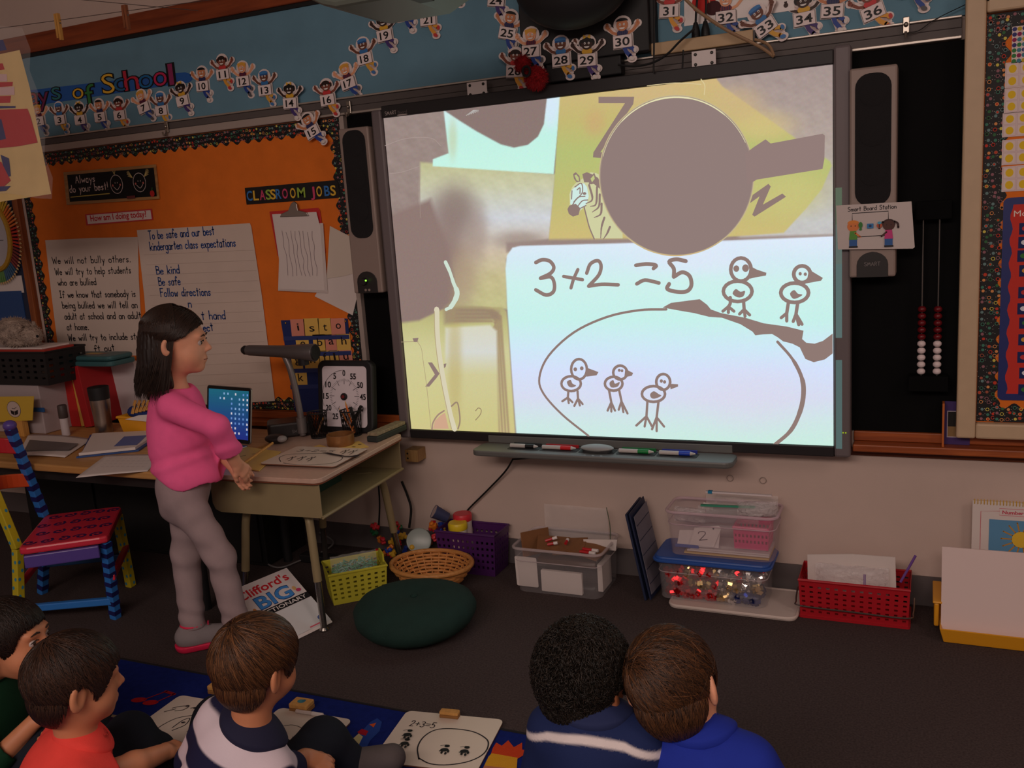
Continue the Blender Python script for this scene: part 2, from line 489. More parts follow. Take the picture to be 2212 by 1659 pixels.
# ------------------------------------------------------------------ bulletin boards
ORG = mat('orange_paper', (228, 117, 33), 0.85, var=0.06, vscale=14, bump=0.08, bscale=60)
DOTC = [(205, 60, 45), (225, 150, 90), (70, 130, 110), (215, 200, 90), (60, 110, 70), (150, 100, 110), (170, 90, 70), (110, 140, 140)]
def scallop(name, parent, x0, z0, x1, z1, width, side, y, pitch=0.055, seed=1):
    """border strip from (x0,z0) to (x1,z1); wavy edge to 'side' (+1 left of travel)"""
    rnd = random.Random(seed)
    a = Vector((x0, 0, z0)); b = Vector((x1, 0, z1)); L = (b - a).length; e = (b - a) / L
    nn = Vector((-e.z, 0, e.x)) * side
    n = max(2, int(round(L / pitch))); pts = [a]
    pts.append(b)
    st = n * 8
    for i in range(st, -1, -1):
        t = i / st
        wv = width + 0.35 * 0.02 * math.cos(2 * PI * n * t) * 1.2
        pts.append(a + e * (L * t) + nn * wv)
    pts = [Vector((p.x, y, p.z)) for p in pts]
    m = MB(); m.prism(pts, (0, -0.0012, 0))
    m.build(name, mat('border_black', (22, 20, 22), 0.6), parent)
    ik = Ink((0, y - 0.0013, 0), (1, 0, 0), (0, 0, 1), (0, -1, 0))
    cols = int(L / 0.0160); rows = max(1, int(width / 0.0160))
    for i in range(cols):
        for j in range(rows):
            t = (i + 0.5 + rnd.uniform(-.25, .25)) * L / cols; w = (j + 0.6 + rnd.uniform(-.25, .25)) * width / rows
            p = a + e * t + nn * w; c = rnd.choice(DOTC); k = rnd.random()
            ik.k = 1
            for q_ in (-1, 1): ik.ell(p.x + q_ * .0078, p.z + rnd.uniform(-.006, .006), 0.0009, 0.0009, (215, 208, 204), n=5, up=False)
            if k < 0.10: continue
            elif k < 0.62: ik.ell(p.x, p.z, 0.0044, 0.0044, c, n=9)
            elif k < 0.85:
                ik.ell(p.x, p.z, 0.0054, 0.0054, c, n=10); ik.ell(p.x, p.z, 0.0036, 0.0036, (22, 20, 22), n=9)
            else:
                ik.ell(p.x, p.z, 0.0052, 0.0052, c, n=10); ik.ell(p.x, p.z, 0.0034, 0.0034, (200, 70, 45), n=8)
    ik.build(name + '_dots', INK, parent)
bbl = thing('bulletin_board', 'orange bulletin board with black polka dot scalloped border beside the screen', 'bulletin board', (-1.1, 0, 0.585), world=True)
MB().mm(-2.02, -0.235, -0.012, -0.0005, 0.586, 1.755).build('backing', ORG, bbl)
scallop('border_top', bbl, -2.02, 1.754, -0.24, 1.754, 0.052, -1, -0.0125, seed=3)
scallop('border_right', bbl, -0.238, 0.60, -0.238, 1.75, 0.045, 1, -0.0127, seed=4)
scallop('border_left', bbl, -2.018, 1.75, -2.018, 0.60, 0.045, 1, -0.0129, seed=5)
scallop('border_bottom', bbl, -2.0, 0.588, -0.24, 0.588, 0.05, 1, -0.0131, seed=6)
MB().mm(-0.232, -0.212, -0.024, -0.0005, 0.586, 1.755).build('frame_strip', mat('alu_frame', (178, 164, 156), 0.5, 0.2), bbl)

bbr = thing('bulletin_board', 'orange bulletin board in a white wooden frame at the right edge', 'bulletin board', (2.3, 0, 0.55), world=True)
WF = mat('cream_wood_paint', (198, 171, 140), 0.5, var=0.03, vscale=30)
fx0 = 1.919; fin = 1.972; fz0 = 0.5855; fzi = 0.633; fzt = 1.811
MB().mm(fx0, fin, -0.075, -0.03, fz0, fzt + .07).build('frame_stile', WF, bbr, bevel=0.006)
MB().mm(fin + .0005, 2.62, -0.075, -0.03, fz0, fzi).build('frame_rail', WF, bbr, bevel=0.006)
MB().mm(fin + .0005, 2.62, -0.075, -0.03, fzt, fzt + .07).build('frame_rail', WF, bbr, bevel=0.006)
MB().mm(fin + .0005, 2.62, -0.05, -0.031, fzi + .0005, fzt - .0005).build('backing', ORG, bbr)
scallop('border_left', bbr, fin + .002, fzt - .002, fin + .002, 0.636, 0.055, 1, -0.0505, seed=8)
scallop('border_top', bbr, fin + .002, fzt - .002, 2.6, fzt - .002, 0.055, -1, -0.0507, seed=10)
scallop('border_bottom', bbr, fin + .05, 0.635, 2.6, 0.635, 0.05, 1, -0.0509, seed=9)
MB().ball((1.975, -0.0755, 1.845), 0.004, 8, 6).build('screw', mat('dark_steel', (50, 48, 46), 0.4, 0.8), bbr)
# ten-frame dot cards and the months chart
YR = -0.0525
for i, (tl, br) in enumerate([((2172, 136), (2232, 185)), ((2170, 192), (2230, 240)), ((2166, 245), (2226, 292)), ((2165, 303), (2225, 353)), ((2165, 360), (2225, 411))]):
    x0, x1, z0, z1 = wr(tl, br, YR)
    t = thing('dot_card', ['top', 'second', 'third', 'fourth', 'lowest'][i] + ' yellow dot counting card on the right bulletin board', 'card', ((x0 + x1) / 2, YR, z0), group='dot cards on the right board', world=True)
    MB().mm(x0, x1, YR, YR + 0.0012, z0, z1).build('card', mat('card_white', (225, 205, 200), 0.5), t)
    ik = wall_ink(YR)
    w = x1 - x0; h = z1 - z0
    for a in range(2):
        for b in range(2):
            ik.k = 1
            ik.rect(x0 + w * (.04 + .48 * a), z0 + h * (.04 + .48 * b), x0 + w * (.48 + .48 * a), z0 + h * (.48 + .48 * b), (215, 180, 190))
            ik.rect(x0 + w * (.055 + .48 * a), z0 + h * (.055 + .48 * b), x0 + w * (.465 + .48 * a), z0 + h * (.465 + .48 * b), (232, 212, 205))
            ik.ell(x0 + w * (.26 + .48 * a), z0 + h * (.26 + .48 * b), w * .14, h * .16, (235, 195, 40))
    ik.build('print', INK, t)
x0, x1, z0, z1 = wr((2187, 58), (2260, 130), YR)
t = thing('name_card', 'card with coloured circle pattern above the dot cards', 'card', ((x0 + x1) / 2, YR, z0), world=True)
MB().mm(x0, x1, YR, YR + 0.0012, z0, z1).build('card', mat('card_white', (225, 205, 200), 0.5), t)
ik = wall_ink(YR); rnd = random.Random(2)
for a in range(7):
    for b in range(7):
        ik.k = 1
        ik.ell(x0 + (x1 - x0) * (a + .5) / 7, z0 + (z1 - z0) * (b + .5) / 7, .006, .006, rnd.choice([(60, 130, 70), (150, 40, 90), (60, 60, 120), (200, 170, 50), (70, 130, 150)]), n=8)
ik.k = 3; ik.rect(x0 + .03, z0 + .03, x1, z1 - .03, (228, 215, 215)); ik.build('print', INK, t)
x0, x1, z0, z1 = wr((2168, 428), (2300, 867), YR)
t = thing('months_chart', 'red chart with navy border and picture tiles below the dot cards', 'chart', ((x0 + x1) / 2, YR, z0), world=True)
MB().rrect(((x0 + x1) / 2, YR, (z0 + z1) / 2), x1 - x0, z1 - z0, 0.0015, 0.015, (Vector((1, 0, 0)), Vector((0, 0, 1)), Vector((0, 1, 0)))).build('card', mat('navy_card', (35, 45, 110), 0.45), t)
ik = wall_ink(YR)
wv = []
for i in range(41):
    zz = z0 + .02 + (z1 - z0 - .04) * i / 40; wv.append((x0 + .022 + .004 * math.sin(i * 1.3), zz))
ik.poly(wv + [(x1, z1 - .02), (x1, z0 + .02)], (205, 55, 45))
a = ik.px([(2190, 468), (2250, 468)]); ik.text('Mo', a[0], (a[0][0] + .034, a[0][1]), .018, (235, 225, 215), 0.0)
for k, yy in enumerate([482, 512, 541, 573, 620, 655, 686, 722, 760, 794, 830]):
    q = ik.px([(2202 - (k % 3) * 2, yy)])[0]; ik.k = 3
    ik.rect(q[0], q[1] - .033, q[0] + .09, q[1], (28, 40, 95)); ik.ell(q[0] + .016, q[1] - .016, .009, .007, [(200, 60, 60), (230, 230, 240), (60, 120, 60), (220, 160, 60)][k % 4])
ik.build('print', INK, t)
# ------------------------------------------------------------------ items at the far left of the wall
TWV = wood('trim_wood_v', (150, 82, 40), (118, 58, 28), 5, 2)
tag(MB().mm(-2.085, -2.05, -0.03, -0.0005, 0.586, 1.755).build('board_post', TWV, bevel=0.003), 'brown wooden upright at the left end of the orange board', 'post')
tag(MB().mm(-2.62, -2.10, -0.014, -0.0005, 0.586, 1.755).build('pin_board', mat('navy_board', (40, 46, 70), 0.8)), 'dark pin board at the far left behind the pencil wreath', 'board')
wc = wl(-12, 512, -0.03); t = thing('pencil_wreath', 'oval picture frame ringed with coloured pencils at the left edge', 'frame', wc, world=True)
rw, rh = .115, .155
for k in range(72):
    a = 2 * PI * k / 72
    p = wc + Vector((math.cos(a) * rw, 0, math.sin(a) * rh)); q = wc + Vector((math.cos(a) * (rw + .062), -.004, math.sin(a) * (rh + .062)))
    c = [(190, 60, 50), (220, 120, 60), (205, 170, 60), (90, 130, 70), (60, 90, 120), (130, 60, 60)][int(k / 72 * 12 + .5) % 6]
    m = MB(); m.tube([p, q], .0055, 6, col=c); m.tube([q, q + (q - p).normalized() * .012], [.0055, .001], 6, col=(205, 170, 120))
    m.build('pencil', INK, t)
mm_ = MB(); mm_.tube([wc + Vector((math.cos(2 * PI * k / 40) * rw, -.008, math.sin(2 * PI * k / 40) * rh)) for k in range(40)], .012, 8, closed=True)
mm_.build('rim', mat('gold_braid', (185, 140, 40), 0.5, bump=.4, bscale=300), t, smooth=True)
ik = wall_ink(-0.031); ik.ell(wc.x, wc.z, rw, rh, (185, 180, 185), n=32); ik.rect(wc.x - .05, wc.z - .02, wc.x + .06, wc.z - .016, (90, 90, 95)); ik.build('picture', INK, t)
x0, x1, z0, z1 = wr((-60, 600), (52, 632), -0.016)
tag(MB().mm(x0, x1, -0.0165, -0.0145, z0, z1).build('paper_sheet', mat('paper_white', (222, 210, 205), 0.7)), 'white paper strip below the pencil wreath', 'paper')
x0, x1, z0, z1 = wr((-60, 632), (64, 740), -0.018)
tag(MB().mm(x0, x1, -0.019, -0.0145, z0, z1).build('poster', mat('blue_poster', (40, 75, 130), 0.5)), 'blue poster on the dark board behind the plush toy', 'poster')
# ================================================================== ON THE WALL
XU, ZV, NF = Vector((1, 0, 0)), Vector((0, 0, 1)), Vector((0, -1, 0))
def px_prism(pts, y, d, mb=None, **k):
    mb = mb or MB()
    return mb.prism([wl(a, b, y) for a, b in pts], (0, d, 0), **k)
# ------------------------------------------------------------------ number children cut-outs
VAR = {2: dict(skin=(235, 168, 128), hair=(226, 165, 66), shirt=(120, 40, 52), pants=(44, 74, 150), shoe=(90, 90, 95)),
       3: dict(skin=(112, 66, 50), hair=(66, 128, 190), shirt=(56, 116, 176), pants=(220, 165, 62), shoe=(66, 120, 180)),
       4: dict(skin=(62, 40, 34), hair=(28, 24, 24), shirt=(224, 172, 56), pants=(74, 54, 118), shoe=(225, 215, 210)),
       0: dict(skin=(204, 132, 92), hair=(26, 24, 26), shirt=(62, 58, 96), pants=(44, 70, 150), shoe=(225, 215, 210)),
       1: dict(skin=(134, 72, 56), hair=(44, 28, 24), shirt=(206, 60, 62), pants=(228, 160, 60), shoe=(200, 60, 60))}
VMESH = {}
def cutout_meshes(k):
    if k in VMESH: return VMESH[k]
    v = VAR[k]; E_ = .006
    card = MB()
    def pz(pts): card.prism([(x, 0, z) for x, z in pts], (0, .0016, 0))
    def circ(cx, cz, rx, rz, n=16): return [(cx + rx * math.cos(2 * PI * i / n), cz + rz * math.sin(2 * PI * i / n)) for i in range(n)]
    def seg(a, b, w):
        a = np.array(a); b = np.array(b); t = (b - a) / np.linalg.norm(b - a); n_ = np.array([-t[1], t[0]]) * w / 2
        return [tuple(a + n_), tuple(b + n_), tuple(b - n_), tuple(a - n_)]
    pz(circ(0, .062, .027 + E_, .027 + E_)); pz([(-.034 - .003, -.026), (.034 + .003, -.026), (.034 + .003, .026), (-.034 - .003, .026)])
    pz([(-.024, .02), (.024, .02), (.024, .045), (-.024, .045)])
    for sx in (-1, 1):
        pz(seg((sx * .018, .028), (sx * .053, .056), .022)); pz(circ(sx * .055, .06, .0145, .0145))
    pz(seg((.012, -.02), (.030, -.060), .032)); pz(circ(.030, -.066, .018, .014)); pz(circ(.036, -.034, .019, .016))
    cm = card.mesh('card')
    ik = Ink((0, 0, 0), XU, ZV, NF, step=.00025)
    for sx in (-1, 1):
        ik.line([(sx * .016, .028), (sx * .036, .036), (sx * .053, .056)], .0105, v['skin']); ik.ell(sx * .055, .060, .0078, .0085, v['skin'], n=12)
        for q in (-.5, 0, .5): ik.line([(sx * .055, .062), (sx * (.055 + .006 * q), .0715)], .0035, v['skin'])
    ik.ell(0, .032, .020, .013, v['shirt'])
    if k in (2, 0):
        for q in (-.012, -.004, .004, .012): ik.rect(q - .0015, .024, q + .0015, .042, (30, 40, 90) if k == 0 else (40, 40, 80))
    if k == 1:
        for sx in (-1, 1): ik.ell(sx * .023, .064, .006, .010, v['hair']); ik.ell(sx * .021, .072, .003, .003, (205, 50, 50), n=8)
    if k == 4:
        for sx in (-1, 1): ik.ell(sx * .020, .064, .009, .013, v['hair'])
    ik.ell(0, .060, .021, .022, v['skin'])
    if k in (3, 0):
        ik.ell(0, .074, .0215, .011, v['hair'], a0=0, a1=PI) if k == 0 else ik.ell(0, .077, .022, .009, v['hair'])
        if k == 3: ik.rect(-.021, .066, .021, .073, (40, 90, 150))
    else:
        ik.ell(0, .068, .0215, .0155, v['hair'], a0=-.25, a1=PI + .25)
        if k == 2:
            for q in range(6): ik.ell(-.017 + .0068 * q, .081 - abs(q - 2.5) * .0016, .006, .006, v['hair'], n=10)
            ik.ell(0, .060, .015, .012, v['skin'])
    if k == 4:
        ik.poly([(0, .085), (-.013, .094), (-.013, .078)], (226, 178, 60)); ik.poly([(0, .085), (.013, .094), (.013, .078)], (226, 178, 60))
    for sx in (-1, 1):
        ik.ell(sx * .0075, .062, .0035, .0045, (240, 235, 230), n=10); ik.ell(sx * .0075, .0615, .0016, .002, (20, 18, 18), n=8)
    ik.ell(0, .055, .003, .0025, tuple(int(c * .85) for c in v['skin']), n=8)
    ik.ell(0, .0505, .010, .006, (240, 235, 230), a0=PI, a1=2 * PI)
    ik.line([(.004, -.018), (.012, -.040), (.026, -.056)], .014, v['pants']); ik.line([(.018, -.020), (.036, -.030), (.040, -.038)], .013, v['pants'])
    ik.ell(.030, -.065, .010, .007, v['shoe'], rot=-.5); ik.ell(.044, -.036, .006, .009, v['shoe'])
    ik.rect(-.0345, -.0235, .0345, .0235, (60, 50, 50)); ik.rect(-.0335, -.0225, .0335, .0225, (236, 220, 218))
    fm = ik.mesh('figure'); top = ik.k
    cm.materials.append(mat('cutout_card', (232, 216, 212), 0.5)); fm.materials.append(LAM)
    VMESH[k] = (cm, fm, top); return VMESH[k]
KIDS = {2: (87, 262, 0), 3: (131, 259, 0), 4: (175, 259, 0), 5: (218, 253, 0), 6: (260, 249, 0), 7: (313, 233, -13), 8: (350, 239, 0), 9: (396, 218, -6),
        10: (439, 186, 2), 11: (483, 161, 0), 12: (527, 176, 0), 13: (574, 195, 0), 14: (628, 223, 2), 15: (676, 285, -22), 16: (709, 216, -3),
        17: (754, 180, -12), 18: (789, 127, -6), 19: (832, 77, -4), 20: (875, 33, 0), 21: (926, 43, 2), 22: (978, -24, 0), 24: (1073, 1, 10),
        25: (1097, 72, 16), 26: (1113, 154, 6), 27: (1148, 111, 2), 28: (1213, 130, 0), 29: (1269, 130, 2), 30: (1346, 90, 0), 31: (1446, 24, 4),
        32: (1569, 38, 0), 33: (1654, 59, -30), 34: (1738, 41, -4), 35: (1798, 24, 4), 36: (1886, 27, -18), 37: (1974, -22, 0)}
WHO = {2: 'blond boy', 3: 'blue capped child', 4: 'yellow bow girl', 0: 'black capped boy', 1: 'red shirt girl'}
_W = 'zero one two three four five six seven eight nine ten eleven twelve thirteen fourteen fifteen sixteen seventeen eighteen nineteen'.split()
def NUMW(n): return _W[n] if n < 20 else ('twenty' if n < 30 else 'thirty') + ('-' + _W[n % 10] if n % 10 else '')
for num, (a, b, tilt) in KIDS.items():
    k = num % 5
    y = -0.0135
    if num in (27, 28, 29, 30): y = -0.078
    if num == 26: y = -0.052
    if num in (14, 15, 16, 33): y = -0.034
    y -= .0045 * (num % 2)
    cm, fm, top = cutout_meshes(k)
    p = wl(a, b, y)
    t = thing('number_cutout', 'paper cutout %s holding number %s' % (WHO[k], NUMW(num)), 'cutout', p, group='number children along the top of the wall')
    t.rotation_euler = (0, math.radians(tilt), 0); t.scale = (.93, 1, .85)
    for nm, me in (('card', cm), ('figure', fm)):
        o = bpy.data.objects.new(nm, me); COL.objects.link(o); o.parent = t
    ik = Ink((0, 0, 0), XU, ZV, NF, step=.00025); ik.k = top + 1
    s = str(num); w = .013 * len(s) - (.006 if '1' in s and len(s) == 2 else 0)
    ik.text(s, (-w, -.0155), (w, -.0155), .031, (24, 22, 24), 0.018)
    ik.build('number', LAM, t)
# ------------------------------------------------------------------ title letters on a blue strip
m_ = MB(); m_.prism([wl(*q, -.0125) for q in [(40, 199), (64, 195), (400, 156), (412, 160), (416, 172), (408, 178), (76, 228), (50, 230)]], (0, -.001, 0))
tag(m_.build('title_strip', mat('royal_strip', (36, 92, 170), 0.7)), 'royal blue paper strip behind the title letters', 'paper')
def letter(ch, box, col, face):
    a = wl(box[0], box[3], -.0155); b = wl(box[2], box[1], -.0155)
    vs, fs = text_shape(ch, 0.03); v2, f2 = text_shape(ch, -0.005)
    x0 = min(q[0] for q in vs); x1 = max(q[0] for q in vs); z0 = min(q[1] for q in vs); z1 = max(q[1] for q in vs)
    def mp(q, y): return (a.x + (q[0] - x0) / (x1 - x0) * (b.x - a.x), y, a.z + (q[1] - z0) / (z1 - z0) * (b.z - a.z))
    mb = MB()
    mb.add([mp(q, -.0155) for q in vs], fs, 0, (24, 22, 26)); mb.add([mp(q, -.0140) for q in vs], [f[::-1] for f in fs], 0, (24, 22, 26))
    mb.add([mp(q, -.0160) for q in v2], f2, 0, col)
    o = mb.build('title_letter', INK, org=Vector(((a.x + b.x) / 2, -.0155, a.z)))
    tag(o, face, 'letter', 'title letters on the blue paper')
for ch, bx, col, d in [('a', (64, 197, 82, 229), (160, 42, 56), 'dark red letter a partly behind the plastic sleeve'), ('y', (83, 196, 106, 243), (120, 44, 84), 'plum letter y in the title on blue paper'),
        ('s', (112, 185, 130, 219), (52, 120, 128), 'teal letter s in the title on blue paper'), ('o', (157, 187, 180, 217), (228, 178, 56), 'yellow letter o in the title on blue paper'),
        ('f', (185, 178, 203, 230), (54, 124, 66), 'green letter f in the title on blue paper'), ('S', (221, 155, 246, 206), (232, 182, 58), 'yellow capital S in the title on blue paper'),
        ('c', (246, 165, 271, 201), (38, 96, 140), 'dark blue letter c in the title on blue paper'), ('h', (268, 146, 299, 199), (188, 44, 66), 'red letter h in the title on blue paper'),
        ('o', (299, 157, 330, 195), (30, 104, 160), 'blue letter o in the title on blue paper'), ('o', (332, 151, 360, 190), (196, 42, 88), 'crimson letter o in the title on blue paper'),
        ('l', (363, 134, 375, 187), (146, 48, 96), 'magenta letter l ending the title on blue paper')]:
    letter(ch, bx, col, d)
# ------------------------------------------------------------------ signs on the orange board
YB = -0.0145
t = thing('chalk_sign', 'small black sign reading Always do your best on orange board', 'sign', wl(242, 437, YB), world=True)
px_prism([(139, 372), (338, 355), (346, 430), (146, 443)], YB, -.006).build('frame', wood('sign_wood', (190, 145, 90), (160, 115, 66), 8, 0), t, bevel=.001)
ik = wall_ink(YB - .0062)
ik.poly(ik.px([(145, 378), (332, 362), (339, 424), (151, 436)]), (18, 18, 20))
ik.hand('Always', *ik.px([(164, 396), (205, 392)]), .032, (225, 205, 200), .004)
ik.hand('do your best!', *ik.px([(152, 416), (234, 409)]), .032, (225, 205, 200), .004)
ik.line(ik.px([(153, 426), (237, 418)]), .004, (200, 180, 90))
for cx, cy in ((252, 398), (302, 394)):
    c = ik.px([(cx, cy)])[0]
    ik.line([(c[0] + .036 * math.cos(a * PI / 8), c[1] + .040 * math.sin(a * PI / 8)) for a in range(16)], .0026, (215, 200, 195), closed=True)
    ik.line([(c[0] - .018, c[1] - .010), (c[0], c[1] - .024), (c[0] + .018, c[1] - .010)], .0026, (215, 200, 195), smooth=4)
    for sx in (-1, 1):
        ik.ell(c[0] + sx * .007, c[1] + .006, .002, .003, (215, 200, 195), n=8); ik.ell(c[0] + sx * .022, c[1] - .004, .005, .005, (200, 110, 100), n=10)
c = ik.px([(302, 394)])[0]
for sx in (-1, 1):
    for q in range(5):
        a = .3 + q * .35
        ik.line([(c[0] + sx * .034, c[1] + .022), (c[0] + sx * (.034 + .03 * math.cos(a - .8)), c[1] + .022 + .03 * math.sin(a))], .0022, (205, 185, 120))
for q in (-1, 0, 1):
    c2 = ik.px([(252, 398)])[0]; ik.line([(c2[0], c2[1] + .04), (c2[0] + q * .008, c2[1] + .058)], .0022, (205, 185, 120))
c = ik.px([(331, 418)])[0]; ik.ell(c[0], c[1], .013, .014, (190, 40, 40)); ik.line([(c[0], c[1] + .012), (c[0] + .004, c[1] + .024)], .004, (60, 120, 60))
ik.rect(*ik.px([(277, 430)])[0], *ik.px([(294, 422)])[0], (110, 50, 50))
ik.build('print', INK, t)
t = thing('question_sign', 'white strip with red border reading How am I doing today', 'sign', wl(258, 480, YB), world=True)
px_prism([(184, 463), (328, 451), (331, 475), (187, 487)], YB, -.0012).build('card', mat('red_card', (205, 50, 55), 0.45), t)
ik = wall_ink(YB - .0014); ik.poly(ik.px([(187, 465), (325, 454), (328, 473), (190, 484)]), (232, 214, 210))
ik.text('How am I doing today?', *ik.px([(196, 478), (317, 468)]), .027, (200, 45, 55), .022); ik.build('print', INK, t)
PAPER = mat('chart_paper', (214, 196, 184), 0.8, var=0.03, vscale=6, bump=0.15, bscale=9)
t = thing('rules_chart', 'large chart paper with black handwriting about bullying', 'chart', wl(215, 768, YB), world=True)
px_prism([(98, 519), (200, 514), (298, 512), (300, 600), (309, 768), (128, 768), (112, 640)], YB, -.0012).build('paper', PAPER, t)
ik = wall_ink(YB - .0014); BK = (38, 34, 40); hh = .031
for s, a, b in [('We will not bully others.', (114, 570), (282, 566)), ('We will try to help students', (120, 594), (283, 590)), ('who are bullied', (126, 617), (208, 615)),
                ('If we know that somebody is', (130, 643), (293, 641)), ('being bullied we will tell an', (136, 666), (297, 665)), ('adult at school and an adult', (141, 690), (305, 688)),
                ('at home.', (146, 713), (192, 712)), ('We will try to include stu', (149, 736), (301, 733)), ('ft out', (205, 760), (248, 757))]:
    ik.hand(s, *ik.px([a, b]), hh, BK, .0042, jit=.02)
ik.build('handwriting', INK, t)
YB2 = -.0165
t = thing('expectations_chart', 'tall chart paper with blue handwriting behind the girl', 'chart', wl(450, 868, YB2), world=True)
px_prism([(296, 497), (420, 490), (540, 482), (543, 490), (566, 640), (594, 866), (460, 874), (330, 872), (312, 640)], YB2, -.0012).build('paper', PAPER, t)
ik = wall_ink(YB2 - .0014); BL = (42, 74, 138); hh = .036
for s, a, b in [('To be safe and our best', (322, 517), (463, 507)), ('kindergarten class expectations', (325, 541), (509, 532)), ('Be kind', (339, 593), (388, 590)), ('Be safe', (344, 617), (390, 615)),
                ('Follow directions', (348, 641), (455, 638)), ('t hand', (437, 690), (487, 689)), ('ect', (441, 716), (461, 714)), ('n', (408, 664), (414, 664))]:
    ik.hand(s, *ik.px([a, b]), hh, BL, .005, jit=.02)
for q in range(14):
    yy = 550 + q * 22
    ik.line(ik.px([(312 + q * 3.0, yy), (548 + q * 2.6, yy - 10)]), .0008, (196, 178, 170), caps=False, up=False)
ik.build('handwriting', INK, t)
t = thing('jobs_banner', 'black banner with coloured letters reading Classroom Jobs', 'banner', wl(632, 436, YB), world=True)
px_prism([(529, 406), (726, 389), (730, 393), (735, 424), (733, 427), (533, 442)], YB, -.0012).build('card', mat('banner_black', (24, 22, 24), 0.5), t)
ik = wall_ink(YB - .0014); PC = [(60, 120, 190), (225, 180, 60), (205, 70, 110), (150, 180, 70)]
xs = [540, 554, 568, 581, 591, 603, 617, 634, 652, 677, 691, 708, 721]
for i, (ch, x) in enumerate(zip('CLASSROOMJOBS', xs)):
    yb = 433.5 - (x - 534) * .0618; hw = 8.5 if ch == 'M' else (4.5 if ch == 'J' else 6)
    ik.text(ch, *ik.px([(x - hw, yb + .35), (x + hw, yb - .35)]), .040, PC[[0, 1, 2, 3, 1, 0, 2, 1, 3, 2, 1, 0, 1][i]], .02)
ik.build('letters', INK, t)
# clipboard and loose papers
t = thing('clipboard', 'red clipboard holding a thick sheaf of white papers', 'clipboard', wl(645, 555, -.02), world=True)
px_prism([(583, 457), (688, 449), (692, 455), (704, 545), (601, 553)], -.016, -.004).build('board', mat('red_plastic', (196, 46, 48), 0.4), t, bevel=.001)
WP = mat('paper_white', (222, 210, 205), 0.7)
for i in range(6):
    d = i * 1.1; px_prism([(588 + d, 463), (678 + d, 458), (684 + d, 482), (698 - d, 482 + d), (708 - d * 1.2, 633 - d), (601 + d * .4, 628 - d * .6), (603, 560)], -.021 - i * .0015, -.0008).build('sheet', WP, t)
ik = wall_ink(-.0302); rnd = random.Random(4)
for q in range(9):
    x = 612 + q * 9
    pts = [(x + k * 2.2 - 2 + rnd.uniform(-2, 2), 500 + k * 16 + rnd.uniform(-2, 2)) for k in range(7)]
    if q < 8: ik.line(ik.px(pts), .0018, (140, 120, 130), smooth=3, up=False)
ik.build('writing', INK, t)
m_ = MB(); px_prism([(604, 469), (607, 462), (622, 455), (628, 440), (634, 435), (640, 440), (643, 454), (662, 459), (667, 467)], -.034, .010, m_)
m_.build('clip', mat('steel_clip', (170, 165, 160), 0.3, 0.9), t, bevel=.002)
m_ = MB(); px_prism([(704, 600), (752, 560), (776, 622), (762, 681), (680, 640)], -.016, -.001, m_)
tag(m_.build('paper_sheet', WP, org=wl(728, 681, -.016)), 'slanted white paper hanging lowest beside the clipboard', 'paper')
m_ = MB(); px_prism([(713, 488), (770, 518), (765, 590), (745, 596), (706, 602)], -.0182, -.001, m_)
tag(m_.build('paper_sheet', mat('paper_cream', (214, 200, 186), 0.7), org=wl(735, 602, -.018)), 'cream paper pinned right of the clipboard', 'paper')
ik = None
# pocket chart with letter cards
t = thing('pocket_chart', 'navy cloth pocket chart on the orange board behind the timer', 'pocket chart', wl(690, 890, -.018), world=True)
PCY = -.016
px_prism([(607, 692), (751, 688), (772, 895), (640, 898)], PCY, -.0015).build('cloth', mat('navy_cloth', (32, 46, 104), 0.85, bump=.2, bscale=300), t)
for q in range(4): px_prism([(612 + q * 5, 727 + q * 35), (754 + q * 4, 723 + q * 35), (755 + q * 4, 732 + q * 35), (613 + q * 5, 736 + q * 35)], PCY - .0034, -.0004).build('pocket', mat('navy_pocket', (44, 58, 116), 0.6), t)
for (x, y) in ((617, 698), (746, 694)): MB().ball(wl(x, y, PCY - .002), .0045, 10, 6).build('grommet', mat('brass', (190, 150, 80), 0.3, 0.9), t)
YEL, PNK = (226, 184, 92), (222, 142, 122)
for ch, x0, y0, x1, y1, col in [('i', 627, 690, 657, 727, PNK), ('s', 655, 688, 688, 729, YEL), ('t', 686, 688, 714, 727, YEL), ('o', 713, 688, 744, 723, PNK),
        ('e', 638, 726, 666, 762, YEL), ('b', 675, 723, 702, 760, YEL), ('a', 700, 723, 726, 757, PNK), ('h', 725, 722, 756, 757, YEL),
        ('g', 628, 762, 652, 797, YEL), ('n', 656, 760, 690, 797, YEL), ('f', 688, 758, 712, 792, YEL), ('l', 710, 758, 732, 792, YEL), ('u', 730, 757, 760, 790, PNK), ('k', 633, 799, 662, 836, YEL)]:
    t = thing('letter_card', '%s letter card showing %s in the pocket chart' % ('pink' if col == PNK else 'yellow', ch), 'card', wl((x0 + x1) / 2, y1, PCY - .003), group='letter cards in the pocket chart', world=True)
    px_prism([(x0, y0), (x1, y0 - 1), (x1 + 3, y1 - 1), (x0 + 4, y1)], PCY - .0018, -.0012).build('card', mat('card_yellow', YEL, .7) if col == YEL else mat('card_pink', PNK, .7), t)
    ik = wall_ink(PCY - .0042); cx = (x0 + x1) / 2 + 3; cy = y1 - 13
    hw = {'i': 2, 'l': 2, 't': 4, 'f': 4}.get(ch, 5.5)
    ik.text(ch, *ik.px([(cx - hw, cy + .2), (cx + hw, cy - .2)]), .034, (34, 28, 30), .004); ik.build('print', INK, t)
